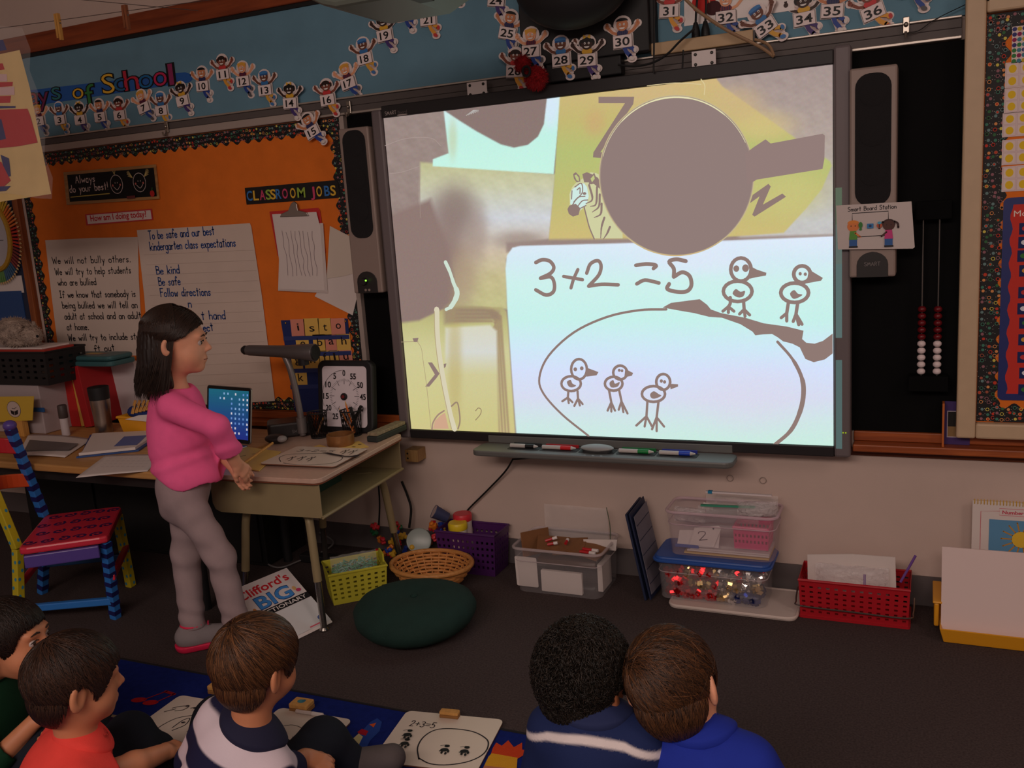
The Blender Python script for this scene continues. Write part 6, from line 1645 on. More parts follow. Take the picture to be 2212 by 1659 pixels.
MB().lathe([(0, .004), (.086, .004), (.086, .008), (0, .008)], wc_, 32, sy=.82).build('bottom', WK, t)
tag(MB().tube([wc_ + Vector((-.02, .0, .022)), wc_ + Vector((.02, .01, .03)), wc_ + Vector((.03, -.01, .026)), wc_ + Vector((.05, -.03, .022))], .003, 6).build('red_pipe_cleaner', mat('bk3', (190, 36, 34), .45), org=wc_), 'red wire loop lying in the wicker basket', 'wire')
tag(MB().rrect(wc_ + Vector((.05, -.04, .012)), .07, .05, .004, .01, (XU, YD, ZV)).build('orange_card', mat('org_card', (222, 150, 50), .6), org=wc_), 'orange card lying in the wicker basket', 'card')
# dark green cushion
cu = fl(897, 1319, .0675); cu.z = 0; t = thing('floor_cushion', 'round dark green floor cushion on the carpet', 'cushion', cu, world=True)
def cushion(cu, R, H):
    n, k = 64, 22; V = []; F = []
    for j in range(k + 1):
        ph = -PI / 2 + PI * j / k
        for i in range(n):
            a = 2 * PI * i / n
            rr_ = R * math.cos(ph) ** .55 if math.cos(ph) > 1e-6 else 0
            pl = 1 + .012 * math.cos(a * 14) * math.cos(ph) ** 2 * (1 if ph > 0 else .6)
            dimple = .018 * math.exp(-(rr_ / .05) ** 2) if ph > 0 else 0
            z = H / 2 + H / 2 * math.sin(ph) * (1 if ph > 0 else 1) - dimple + .006 * math.sin(a * 2 + 1) * math.cos(ph)
            V.append((cu.x + rr_ * pl * math.cos(a), cu.y + rr_ * pl * math.sin(a), max(0.001, z)))
    for j in range(k):
        for i in range(n): F.append((j * n + i, j * n + (i + 1) % n, (j + 1) * n + (i + 1) % n, (j + 1) * n + i))
    return MB().add(V, F)
cushion(cu, .205, .135).build('cover', mat('green_canvas', (20, 50, 44), .85, var=.1, vscale=20, bump=.3, bscale=500), t, smooth=True, angle=180)
MB().tube([cu + Vector((.2 * math.cos(2 * PI * k / 48), .2 * math.sin(2 * PI * k / 48), .068 + .004 * math.sin(4 * PI * k / 48 + 1))) for k in range(48)], .004, 6, closed=True).build('piping', mat('green_canvas', (20, 50, 44)), t, smooth=True)
MB().ball(cu + Vector((0, 0, .121)), (.012, .012, .006), 12, 8).build('button', mat('green_canvas', (20, 50, 44)), t, smooth=True)
# purple basket with tubs
t = thing('purple_basket', 'dark purple plastic basket against the wall behind the wicker basket', 'basket', (.245, -.09, 0), world=True)
PUP = mat('purple_plastic', (74, 32, 92), .4)
holes_box(t, .125, .355, -.155, -.035, .001, .165, PUP, 12, 5, .45, .10)
def wipes(label, p, cap, lab):
    t = thing('wipes_tub', label, 'tub', p, world=True)
    MB().lathe([(0, 0), (.034, 0), (.035, .003), (.035, .118), (.033, .12), (0, .12)], p, 24).build('canister', mat('tub_white', (222, 212, 206), .4), t, smooth=True)
    MB().lathe([(.0365, .1195), (.0375, .122), (.0375, .142), (.034, .147), (0, .147)], p, 24).build('lid', cap, t, smooth=True)
    MB().lathe([(.0353, .03), (.0356, .032), (.0356, .085), (.0353, .087)], p, 24).build('label_band', lab, t, smooth=True)
wipes('white wipes tub with a yellow lid in the purple basket', Vector((.190, -.115, .045)), mat('lid_yellow', (226, 196, 40), .35), mat('tub_label', (206, 170, 170), .4))
wipes('wipes tub with a red lid in the purple basket', Vector((.184, -.06, .062)), mat('lid_red', (206, 50, 62), .35), mat('tub_label2', (220, 200, 200), .4))
p = Vector((.118, -.062, .185)); R = Euler((.5, -.9, 0)).to_matrix(); t = thing('paper_cup', 'small paper cup tipped over behind the wipes tubs', 'cup', (p.x, p.y, .15), world=True)
MB().lathe([(.020, 0), (.027, .06), (.0285, .06), (.0275, .062), (.026, .059), (.019, .003), (0, .003)], p, 20, R).build('cup', mat('cup_paper', (56, 62, 96), .5), t, smooth=True)
MB().lathe([(.0255, .052), (.0262, .0605)], p, 20, R).build('inside', mat('cup_in', (206, 180, 176), .5), t, smooth=True)
# bag of coloured plastic pieces with round container
cols = [(196, 40, 50), (206, 160, 50), (40, 66, 160), (40, 110, 70), (214, 120, 40)]
rd = random.Random(9)
for k in range(34):
    sp_ = rd.choice([(806, 880, 1132, 1202)] * 3 + [(928, 958, 1128, 1196)]); yv = rd.uniform(-.12, -.05)
    w_ = wl(rd.uniform(sp_[0], sp_[1]), rd.uniform(sp_[2], sp_[3]), yv); x, z = w_.x, max(.014, w_.z)
    cname, cc_ = rd.choice([('red', cols[0]), ('yellow', cols[1]), ('blue', cols[2]), ('green', cols[3]), ('orange', cols[4])])
    m = MB(); R = Euler((rd.random() * 3, rd.random() * 3, rd.random() * 3)).to_matrix()
    m.box((0, 0, 0), (.03, .018, .012), R); m.lathe([(.0, -.02), (.009, -.018), (.009, .018), (0, .02)], (0, 0, 0), 8, R)
    o = m.build('plastic_piece', mat('toy_' + cname, cc_, .35), loc=(x, yv, z), bevel=.002)
    tag(o, '%s plastic building piece in the heap under the desk' % cname, 'toy', 'plastic pieces heaped by the wall')
p = wl(905, 1168, -.15); t = thing('round_container', 'round clear container with green filling by the wall', 'container', (p.x, -.15, p.z - .045), world=True)
R = (Vector(CC) - p + Vector((-.3, 0, .2))).to_track_quat('Z', 'Y').to_matrix()
MB().lathe([(.043, -.004), (.047, -.006), (.050, 0), (.048, .006), (.043, .004)], p, 28, R).build('rim', mat('frosted_rim', (150, 160, 156), .3), t, smooth=True)
MB().lathe([(0, .001), (.0425, .001), (.0425, .002), (0, .002)], p, 28, R).build('lid', mat('frosted_teal', (120, 160, 150), .5, alpha=.12, spec=.2), t)
MB().lathe([(.045, -.05), (.046, -.0065)], p, 28, R).build('wall', CLR2, t, smooth=True)
MB().lathe([(0, -.045), (.042, -.045), (.042, -.002), (0, -.002)], p, 24, R).build('filling', mat('green_fill', (40, 110, 92), .7, var=.3, vscale=60), t, smooth=True)
MB().ball(p + Vector((-.022, -.02, -.022)), .012, 10, 8).build('yellow_piece', mat('toy_yellow', (206, 160, 50), .35), t, smooth=True)
# cables under the desk and tray
def wcable(pts, r, m, label):
    P = [Vector(q) for q in catmull([tuple(p) for p in pts], 6)]
    return tag(MB().tube(P, r, 8).build('cable', m, org=P[0], smooth=True), label, 'cable')
wcable([wl(1108, 992, -.06), wl(1090, 1020, -.03), wl(1050, 1062, -.02), wl(1012, 1100, -.02), wl(998, 1122, -.03), Vector((.10, -.03, .06))], .0035, CB, 'black cable running from the pen tray down to the purple basket')
wcable([wl(1108, 992, -.06), wl(1190, 988, -.06), wl(1260, 994, -.06), wl(1340, 990, -.06), wl(1420, 990, -.06)], .003, CB, 'black cable sagging along under the pen tray')
wcable([wl(868, 1040, -.06), wl(880, 1070, -.05), wl(888, 1100, -.05), wl(884, 1140, -.06)], .005, CB, 'thick black cable hanging behind the right desk leg')
wcable([wl(818, 1050, -.06), wl(820, 1090, -.05), wl(818, 1140, -.05)], .0035, CB, 'thin black cable hanging behind the desk')
wcable([fl(556, 1205, .01), fl(600, 1226, .01), fl(650, 1210, .01), fl(700, 1190, .01), fl(720, 1170, .02), fl(690, 1150, .05)], .0035, mat('grey_cable', (120, 116, 116), .5), 'grey cable curled on the floor under the desk')
t = thing('power_strip', 'black power strip on the floor under the desk', 'power strip', (-.35, -.2, 0), world=True)
MB().mm(-.5, -.22, -.225, -.175, .001, .035).build('case', BKP, t, bevel=.005)
for k in range(5): MB().mm(-.48 + k * .05, -.455 + k * .05, -.215, -.185, .0355, .037).build('socket', DKP, t)
t = thing('wood_block', 'small wooden block under the left corner of the screen', 'block', (wl(888, 990, -.05).x, -.05, wl(888, 998, -.05).z), world=True)
a, b = wl(874, 955, -.06), wl(905, 998, -.06); MB().mm(a.x, b.x, -.066, -.0005, b.z, a.z - .03).build('block', wood('block_wood', (176, 140, 92), (150, 112, 66), 10, 2), t, bevel=.002)
for q in (.3, .7): MB().lathe([(.004, 0), (.004, .001)], (a.x + .012, -.0661, b.z + (a.z - .03 - b.z) * q), 8, Matrix.Rotation(PI / 2, 3, 'X')).build('nail_hole', BKP, t)
for lab, x in (('left small ring stuck on the wall below the screen', 1577), ('right small ring stuck on the wall below the screen', 1648)):
    p = wl(x, 1033 + (x - 1577) * .07, -.004); t = thing('wall_ring', lab, 'ring', p, group='small wall rings', world=True)
    MB().tube([p + Vector((.011 * math.cos(a), 0, .011 * math.sin(a))) for a in [q * PI / 10 for q in range(20)]], .0012, 6, closed=True).build('ring', mat('ring_grey', (150, 134, 126), .4), t, smooth=True)
# ------------------------------------------------------------------ clear bins
def clear_bin(t, x0, x1, y0, y1, z0, z1, flare=.02, m=CLR, rimm=CLR2):
    cx, cy = (x0 + x1) / 2, (y0 + y1) / 2
    def rp(f, z, r=.03): 
        w, h = (x1 - x0) * f, (y1 - y0) * f; return [Vector((cx + a, cy + b, z)) for a, b in rr_pts(w, h, r, 4)]
    f1 = 1 + flare * 2
    A, B = rp(1, z0), rp(f1, z1); n = len(A)
    MB().add(A + B, [(i, (i + 1) % n, n + (i + 1) % n, n + i) for i in range(n)]).build('wall', m, t, smooth=True, solid=.0022)
    MB().add(A, [list(range(n))[::-1]]).build('bottom', m, t, solid=.002)
    MB().tube(rp(f1 + .012, z1), .0055, 8, closed=True).build('rim', rimm, t, smooth=True)
    C_, D_ = rp(1 + flare * 1.4 + .006, z0 + (z1 - z0) * .72), None
    MB().tube(C_, .0018, 6, closed=True).build('ridge', rimm, t, smooth=True)
t = thing('storage_bin', 'clear plastic bin filled with brown boards and red markers', 'bin', (.645, -.14, 0), world=True)
bx0_, bx1_, by0, by1 = .487, .803, -.248, -.035
clear_bin(t, bx0_, bx1_, by0, by1, .001, .165, .03)
CBD = mat('hardboard', (136, 92, 58), .6, var=.08, vscale=30); CBD2 = mat('hardboard_dark', (84, 56, 42), .6)
def board(label, c, w, h, R, m=CBD, grp='brown boards in the clear bin', th=.004, name='brown_board', cat='board'):
    o = MB().box((0, 0, 0), (w, h, th)).build(name, m, loc=c, bevel=.001); o.rotation_euler = R; return tag(o, label, cat, grp)
board('brown board standing upright at the left of the clear bin', (.525, -.14, .15), .13, .09, (PI / 2 - .2, .1, PI / 2 - .5))
board('brown board lying on the left of the clear bin', (.60, -.15, .152), .12, .10, (.25, .12, .35))
board('brown board lying in the middle of the clear bin', (.665, -.15, .150), .11, .11, (.2, -.08, .1))
board('brown board lying on the right of the clear bin', (.735, -.16, .147), .13, .09, (.18, .12, -.25))
board('second brown board tilted under the right one in the clear bin', (.72, -.14, .132), .15, .10, (.1, .05, -.15), CBD2)
board('dark stack of boards low in the clear bin', (.66, -.13, .105), .22, .13, (.05, 0, .05), CBD2, th=.02)
def marker(label, p, q, m1, m2, grp):
    p, q = Vector(p), Vector(q); t = thing('marker', label, 'marker', p, group=grp, world=True)
    MB().tube([p, p + (q - p) * .6], .0055, 8).build('barrel', m1, t, smooth=True); MB().tube([p + (q - p) * .61, q], .006, 8).build('cap', m2, t, smooth=True)
MR, MW = mat('marker_red', (190, 36, 42), .4), mat('marker_white', (226, 216, 212), .4)
for k, (lab, p, q) in enumerate([('upper red and white marker on the left brown board', (.575, -.165, .168), (.615, -.15, .180)), ('lower red and white marker on the left brown board', (.59, -.182, .162), (.625, -.172, .168)),
        ('red and white marker on the middle brown board', (.655, -.17, .166), (.655, -.145, .174)), ('upper of two red and white markers on the right brown board', (.725, -.182, .158), (.785, -.188, .158)),
        ('lower of two red and white markers on the right brown board', (.72, -.198, .154), (.78, -.205, .154))]):
    marker(lab, p, q, MR, MW, 'red markers in the clear bin')
m = MB(); m.rrect((.527, by0 + .004, .075), .085, .115, .002, .006, (XU, (ZV + Vector((0, -.05, 0))).normalized(), Vector((0, 1, 0)))); o = m.build('white_card', WP); tag(o, 'tall white card inside the front left of the clear bin', 'card', 'white cards in the clear bin')
m = MB(); m.rrect((.66, by0 + .005, .048), .155, .08, .012, .003, (XU, ZV, Vector((0, 1, 0)))); tag(m.build('white_card', WP), 'wide stack of white cards inside the front of the clear bin', 'card', 'white cards in the clear bin')
m = MB(); m.mm(.782, .800, -.20, -.10, .01, .11); tag(m.build('white_card', WP), 'white card standing at the right end of the clear bin', 'card', 'white cards in the clear bin')
m = MB(); px_prism([(1260, 1165), (1333, 1166), (1330, 1190), (1262, 1182)], -.12, .002, m); tag(m.build('white_card', WP), 'white card lying behind the boards of the clear bin', 'card', 'white cards in the clear bin')
bag('plastic_bag', 'large empty clear bag standing at the back of the clear bin', (.655, -.052, .10), (.25, .02, .17), 0, seed=4)
wcable([wl(1318, 1190, -.1), wl(1318, 1140, -.07), wl(1310, 1096, -.05)], .0016, mat('bag_seal', (70, 84, 60), .5), 'dark sealing strip on the edge of the clear bag')
# dark folding frame leaning
tf, tn_, bn_, bf_ = wl(1380, 1074, -.05), wl(1350, 1112, -.2), Vector((.955, -.215, .002)), Vector((.965, -.05, .002))
t = thing('folding_chart', 'dark blue folding chart standing between the clear bins', 'chart', (.96, -.13, 0), world=True)
dirx = Vector((.012, 0, .003))
NVB = mat('navy_cover', (34, 42, 70), .5)
MB().prism([bn_, bf_, tf, tn_], (.007, 0, .002)).build('left_panel', NVB, t)
MB().prism([bn_ + dirx * 1.6, bf_ + dirx * 1.6, tf + dirx * 1.1, tn_ + dirx * 1.1], (.005, 0, .002)).build('right_panel', NVB, t)
q0 = [v + dirx * 1.65 + Vector((.0055, 0, .0015)) for v in (bn_, bf_, tf, tn_)]; ce = sum(q0, Vector()) / 4
MB().prism([ce + (v - ce) * .9 for v in q0], (.0012, 0, 0)).build('grid_sheet', mat('grid_grey', (120, 116, 128), .5), t)
for q in range(1, 6):
    a = q0[0] + (q0[3] - q0[0]) * q / 6; b = q0[1] + (q0[2] - q0[1]) * q / 6; MB().tube([a + (b - a) * .08 + Vector((.002, 0, 0)), b + (a - b) * .08 + Vector((.002, 0, 0))], .001, 4).build('grid_line', NVB, t)
# white lid, bow bin, upper bin
t = thing('plastic_cover', 'white plastic bin lid lying under the bow bin', 'cover', (1.255, -.14, 0), world=True)
WLD = mat('lid_white', (216, 200, 192), .4)
MB().rrect((1.255, -.135, .001), .42, .225, .012, .03, (XU, YD, ZV)).build('plate', WLD, t, bevel=.004)
MB().tube([Vector((1.255 + a, -.135 + b, .0105)) for a, b in rr_pts(.415, .22, .03, 4)], .006, 8, closed=True).build('rim', WLD, t, smooth=True)
t = thing('storage_bin', 'clear plastic bin full of shiny gift bows with blue lid', 'bin', (1.18, -.13, .0175), world=True)
gx0, gx1, gy0, gy1, gz0, gz1 = 1.008, 1.362, -.205, -.04, .0175, .150
clear_bin(t, gx0, gx1, gy0, gy1, gz0, gz1, .02)
LBL = mat('lid_blue', (44, 84, 160), .4)
lidp = MB().rrect(((gx0 + gx1) / 2, (gy0 + gy1) / 2, gz1 + .004), (gx1 - gx0) * 1.09, (gy1 - gy0) * 1.16, .016, .03, (XU, YD, ZV)).build('lid', LBL, t, bevel=.005)
MB().tube([Vector(((gx0 + gx1) / 2 + a, (gy0 + gy1) / 2 + b, gz1 + .006)) for a, b in rr_pts((gx1 - gx0) * 1.10, (gy1 - gy0) * 1.18, .03, 4)], .006, 8, closed=True).build('lid_lip', LBL, lidp, smooth=True)
# gift bows: one bow mesh per colour, many copies
def bow_mesh(name, m):
    mb = MB()
    for ring, (nl, r, h) in enumerate([(7, .026, .005), (6, .019, .012), (4, .011, .018)]):
        for k in range(nl):
            a = 2 * PI * k / nl + ring * .4; d = Vector((math.cos(a), math.sin(a), 0)); w = Vector((-d.y, d.x, 0)) * .0075
            P = [Vector((0, 0, h)), d * r * .5 + ZV * (h + .008), d * r + ZV * (h + .002), d * r * .5 + ZV * (h - .003)]
            V = []
            for p in P: V += [p + w, p - w]
            mb.add(V, [(0, 1, 3, 2), (2, 3, 5, 4), (4, 5, 7, 6)])
    me = mb.mesh(name); me.materials.append(m); return me
FOIL = {'red': mat('foil_red', (214, 30, 36), .16, .85), 'silver': mat('foil_silver', (226, 222, 220), .14, .95), 'blue': mat('foil_blue', (30, 50, 130), .18, .85), 'gold': mat('foil_gold', (206, 176, 120), .16, .9)}
BM = {k: bow_mesh('gift_bow', v) for k, v in FOIL.items()}
rd = random.Random(12)
cnt = {}
for j in range(3):
    for i in range(12):
        for d in range(3):
            x = gx0 + .026 + (gx1 - gx0 - .052) * (i + rd.uniform(.2, .8)) / 12; z = gz0 + .018 + .036 * j + rd.uniform(0, .01); yv = gy0 + .022 + d * .045 + rd.uniform(-.003, .006)
            f = (x - gx0) / (gx1 - gx0)
            if f < .33: c_ = 'red' if rd.random() < .93 else 'gold'
            elif f < .6: c_ = rd.choice(['gold', 'red', 'silver', 'red']) if j != 1 else rd.choice(['red', 'red', 'gold'])
            else: c_ = 'blue' if (j == 0 and f > .72) else rd.choice(['silver', 'silver', 'red'] if j == 2 else ['silver', 'silver', 'silver', 'gold'])
            o = bpy.data.objects.new('gift_bow', BM[c_]); COL.objects.link(o); o.location = (x, yv, z)
            o.rotation_euler = (PI / 2 + rd.uniform(-.6, .6) if d == 0 else rd.uniform(0, 3), rd.uniform(0, 6), rd.uniform(-.5, .5)); cnt[c_] = cnt.get(c_, 0) + 1
            tag(o, 'shiny %s gift bow in the blue lidded bin' % c_, 'bow', 'gift bows in the blue lidded bin')
# upper clear bin
t = thing('storage_bin', 'clear plastic bin with cards and pink basket on the blue lid', 'bin', (1.21, -.12, .171), world=True)
hx0, hx1, hy0, hy1, hz0, hz1 = 1.045, 1.385, -.185, -.035, .1715, .322
clear_bin(t, hx0, hx1, hy0, hy1, hz0, hz1, .035, m=mat('clear_bin_pink', (232, 206, 216), .2, alpha=.13, spec=.6), rimm=mat('clear_edge_pink', (226, 196, 206), .3, alpha=.5))
t = thing('pink_basket', 'small pink plastic basket inside the upper clear bin', 'basket', (1.315, -.11, hz0 + .03), world=True)
holes_box(t, 1.258, 1.368, -.165, -.06, hz0 + .032, hz0 + .105, mat('pink_plastic', (214, 50, 110), .4), 9, 2, .5, .04)
for k, (m_, z) in enumerate(((mat('cardstock_yellow', (214, 180, 110), .6), .004), (WP, .012), (mat('cardstock_white', (212, 200, 196), .6), .018))):
    tag(MB().mm(1.09 + k * .01, 1.372, -.178 + k * .004, -.05, hz0 + z, hz0 + z + .005).build('paper_stack', m_), ['yellow', 'white', 'cream'][k] + ' paper stack lying at the bottom of the upper bin', 'papers', 'paper stacks in the upper bin')
tag(MB().mm(1.06, 1.14, -.176, -.05, hz0 + .0235, hz0 + .034).build('blue_folder', LBL), 'blue folder lying at the bottom of the upper bin', 'folder')
t = thing('number_card', 'white card printed with number 2 in the upper bin', 'card', (1.155, hy0 + .004, hz0 + .04), world=True)
y2 = hy0 + .006
px_prism([(1500, 1140), (1552, 1136), (1558, 1142), (1541, 1183), (1490, 1176)], y2, .002).build('card', WP, t)
ik = wall_ink(y2 - .0003); ik.hand('2', *ik.px([(1511, 1167), (1528, 1166)]), .030, (60, 52, 58), .0028); ik.ell(*ik.px([(1541, 1142)])[0], .003, .003, (40, 36, 40)); ik.build('print', INK, t)
px_prism([(1468, 1145), (1556, 1146), (1552, 1184), (1462, 1180)], y2 + .006, .004, MB()).build('white_pad', WP) and None
tag(bpy.data.objects['white_pad'], 'white pad of cards behind the number 2 card', 'card')
t = bag('zip_bag', 'clear zip bag with blue slider lying on the upper bin', (1.27, -.085, hz1 - .03), (.24, .03, .075), 0, seed=8)
MB().mm(-.12, .10, -.006, .006, .074, .079).build('zip_strip', mat('zip_white', (226, 214, 216), .3), t); MB().mm(-.112, -.098, -.008, .008, .072, .081).build('slider', mat('zip_blue', (40, 130, 170), .4), t)
t = bag('zip_bag', 'second clear zip bag lower in the upper bin', (1.23, -.12, hz1 - .05), (.2, .03, .06), .1, seed=9)
MB().mm(-.09, .09, -.006, .006, .059, .064).build('zip_strip', mat('zip_green', (60, 150, 120), .4), t)
PLC = mat('crumpled_film', (250, 240, 240), .12, alpha=.3, spec=.8, bump=1.0, bscale=60)
bag('plastic_bag', 'crumpled clear bag heaped at the right of the upper bin', (1.325, -.105, hz1 - .022), (.13, .07, .05), .2, seed=21, parentmat=PLC)
bag('plastic_bag', 'crumpled clear bag heaped at the left of the upper bin', (1.10, -.12, hz1 - .055), (.11, .06, .05), -.1, seed=22, parentmat=PLC)
m = MB(); px_prism([(1520, 1085), (1541, 1090), (1540, 1101), (1516, 1098)], -.09, .0015, m); tag(m.build('paper_tag', WP), 'small white paper tag lying on the upper bin', 'tag')
# ------------------------------------------------------------------ red basket
t = thing('red_basket', 'red plastic basket with wire handle and plastic bags', 'basket', (1.633, -.12, 0), world=True)
RP = mat('basket_red', (178, 26, 38), .4)
holes_box(t, 1.472, 1.794, -.197, -.045, .001, .128, RP, 13, 6, .42, .03)
hp = [Vector((1.455, -.12, .07)), Vector((1.458, -.19, .052)), Vector((1.475, -.222, .05)), Vector((1.63, -.224, .048)), Vector((1.79, -.222, .046)), Vector((1.808, -.19, .05)), Vector((1.81, -.12, .07))]
MB().tube([Vector(q) for q in catmull([tuple(p) for p in hp], 5)], .0026, 8).build('handle', CHR, t, smooth=True)
MB().rrect((1.633, -.121, .001), .335, .165, .006, .01, (XU, YD, ZV)).build('foot_lip', RP, t)
m = MB(); px_prism([(1744, 1198), (1840, 1197), (1934, 1204), (1936, 1275), (1745, 1260)], -.13, .003, m); tag(m.build('paper_sheet', WP), 'white papers standing in the red basket', 'papers')
t = bag('zip_bag', 'clear zip bag with purple seal in the red basket', (1.625, -.155, .075), (.22, .05, .10), 0, seed=11, parentmat=PLC)
for q in (0, .004): MB().mm(.038 + q, .040 + q, -.027, -.025, .005, .085).build('seal_line', mat('seal_purple', (110, 70, 150), .4), t)
a, b = wl(1945, 1258, -.13), wl(1978, 1200, -.09)
wcable([a, (a + b) / 2, b], .004, mat('seal_purple', (110, 70, 150), .4), 'purple plastic strip sticking out of the red basket')
# yellow tray with white board, number calendar
t = thing('yellow_tray', 'yellow plastic tray on the floor at the right edge', 'tray', (2.1, -.16, 0), world=True)
tub(1.893, 2.33, -.262, -.05, .001, .048, .012, .005).build('tub', YP, t, bevel=.004)
MB().mm(1.862, 1.888, -.225, -.06, .105, .112).build('handle_lip', YP, t, bevel=.003); MB().mm(1.866, 1.880, -.22, -.065, .03, .1045).build('end_wall', YP, t, bevel=.004)
m = MB(); c0 = wl(2035, 1181, -.175); c1 = wl(2036, 1364, -.245)
m.prism([Vector((c0.x, -.245, c1.z)), Vector((2.32, -.245, c1.z)), Vector((2.32, -.175, c0.z)), Vector((c0.x, -.175, c0.z))], (0, .004, 0))
tag(m.build('foam_board', mat('board_pinkwhite', (222, 200, 196), .6)), 'large blank white board leaning in the yellow tray', 'board')
cx0 = wl(2101, 1076, -.03).x; cz1 = wl(2101, 1080, -.03).z
t = thing('number_calendar', 'spiral bound number poster with a sun leaning on the wall', 'poster', (cx0 + .15, -.03, .06), world=True)
YN = -.034; MB().mm(cx0, cx0 + .3, YN, YN + .006, .055, cz1).build('pages', WP, t)
for k in range(34): MB().tube([(cx0 + .006 + k * .0088, YN + .004 * math.cos(a) + .002, cz1 - .004 + .008 * math.sin(a)) for a in [q * PI / 4 for q in range(8)]], .0013, 5, closed=True).build('spiral_loop', mat('spiral_yellow', (214, 170, 50), .4), t)
ik = Ink((0, YN - .0002, 0), XU, ZV, NF, pxmap=lambda a, b: (wl(a, b, YN).x, wl(a, b, YN).z))
a = ik.px([(2160, 1104), (2119, 1104), (2118, 1180)]); ik.line([(a[0][0], a[0][1]), (a[1][0], a[1][1]), (a[1][0], .06)], .0014, (200, 60, 80), caps=False)
a = ik.px([(2159, 1098), (2170, 1111)]); ik.line([(a[0][0], a[0][1]), (a[0][0] + .12, a[0][1]), (a[0][0] + .12, a[0][1] - .022), (a[0][0], a[0][1] - .022)], .0014, (210, 100, 120), closed=True)
ik.text('Number', (a[1][0] - .006, a[0][1] - .017), (a[1][0] + .052, a[0][1] - .017), .0115, (200, 50, 80), .02)
a = ik.px([(2137, 1121)])[0]; ik.rect(a[0], .07, a[0] + .19, a[1], (96, 150, 190)); s = ik.px([(2206, 1166)])[0]
for q in range(14): an = 2 * PI * q / 14; ik.line([(s[0] + .026 * math.cos(an), s[1] + .026 * math.sin(an)), (s[0] + .055 * math.cos(an), s[1] + .055 * math.sin(an))], .004, (190, 140, 60), up=False)
ik.k += 1; ik.ell(s[0], s[1], .026, .026, (232, 190, 60)); ik.build('print', INK, t)
# ================================================================== PEOPLE (smooth implicit surfaces)
def nv(*a): return np.array(a, float)
def unit(v): v = np.array(v, float); return v / np.linalg.norm(v)
def cap(a, b, ra, rb=None, k=.02, op='+'): return dict(t='c', a=np.array(a, float), b=np.array(b, float), ra=ra, rb=ra if rb is None else rb, k=k, op=op)
def eli(c, r, R=None, k=.02, op='+'): return dict(t='e', c=np.array(c, float), r=np.array(r, float), R=np.eye(3) if R is None else np.array(R), k=k, op=op)
def prim_eval(p, P):
    if p['t'] == 'c':
        ab = p['b'] - p['a']; L = ab @ ab; d = P - p['a']
        t = np.clip((d @ ab) / max(L, 1e-12), 0, 1)
        return np.linalg.norm(d - t[..., None] * ab, axis=-1) - (p['ra'] + (p['rb'] - p['ra']) * t)
    q = (P - p['c']) @ p['R']
    k0 = np.linalg.norm(q / p['r'], axis=-1); k1 = np.linalg.norm(q / (p['r'] ** 2), axis=-1)
    return k0 * (k0 - 1) / np.maximum(k1, 1e-9)
def prim_box(p, pad):
    if p['t'] == 'c':
        m = max(p['ra'], p['rb']) + pad; return np.minimum(p['a'], p['b']) - m, np.maximum(p['a'], p['b']) + m
    m = p['r'].max() + pad; return p['c'] - m, p['c'] + m
def surfnets(D, lo, h):
    S = D < 0; nx, ny, nz = D.shape
    cs = [(i, j, k) for i in (0, 1) for j in (0, 1) for k in (0, 1)]
    cnt = np.zeros((nx - 1, ny - 1, nz - 1), np.int8)
    for i, j, k in cs: cnt += S[i:nx - 1 + i, j:ny - 1 + j, k:nz - 1 + k]
    mask = (cnt > 0) & (cnt < 8)
    cells = np.argwhere(mask); idx = np.full(mask.shape, -1, np.int32); idx[mask] = np.arange(len(cells))
    acc = np.zeros((len(cells), 3)); num = np.zeros(len(cells))
    vals = {c: D[cells[:, 0] + c[0], cells[:, 1] + c[1], cells[:, 2] + c[2]] for c in cs}
    for a in cs:
        for ax in range(3):
            if a[ax]: continue
            b = list(a); b[ax] = 1; b = tuple(b); da, db = vals[a], vals[b]
            cr = (da < 0) != (db < 0); t = np.where(cr, da / np.where(cr, da - db, 1), 0)
            p = np.array(a, float)[None] + np.zeros((len(cells), 3)); p[:, ax] = t
            acc += p * cr[:, None]; num += cr
    V = lo + h * (cells + acc / num[:, None])
    F = []
    for ax in range(3):
        sl0 = [slice(None)] * 3; sl1 = [slice(None)] * 3; sl0[ax] = slice(0, -1); sl1[ax] = slice(1, None)
        s0, s1 = S[tuple(sl0)], S[tuple(sl1)]; E = np.argwhere(s0 != s1)
        u, v = [(1, 2), (2, 0), (0, 1)][ax]
        ok = (E[:, u] > 0) & (E[:, v] > 0) & (E[:, u] < D.shape[u] - 1) & (E[:, v] < D.shape[v] - 1); E = E[ok]
        def cell(du, dv):
            q = E.copy(); q[:, u] += du; q[:, v] += dv; return idx[q[:, 0], q[:, 1], q[:, 2]]
        quad = np.stack([cell(-1, -1), cell(0, -1), cell(0, 0), cell(-1, 0)], 1)
        fl_ = ~s0[E[:, 0], E[:, 1], E[:, 2]]; quad[fl_] = quad[fl_][:, ::-1]
        F.append(quad)
    return V, np.concatenate(F)
def relax(V, F, it):
    for _ in range(it):
        A = np.zeros_like(V); n = np.zeros(len(V))
        for a, b in ((0, 1), (1, 2), (2, 3), (3, 0)):
            np.add.at(A, F[:, a], V[F[:, b]]); np.add.at(n, F[:, a], 1)
            np.add.at(A, F[:, b], V[F[:, a]]); np.add.at(n, F[:, b], 1)
        V = V * .45 + A / np.maximum(n, 1)[:, None] * .55
    return V
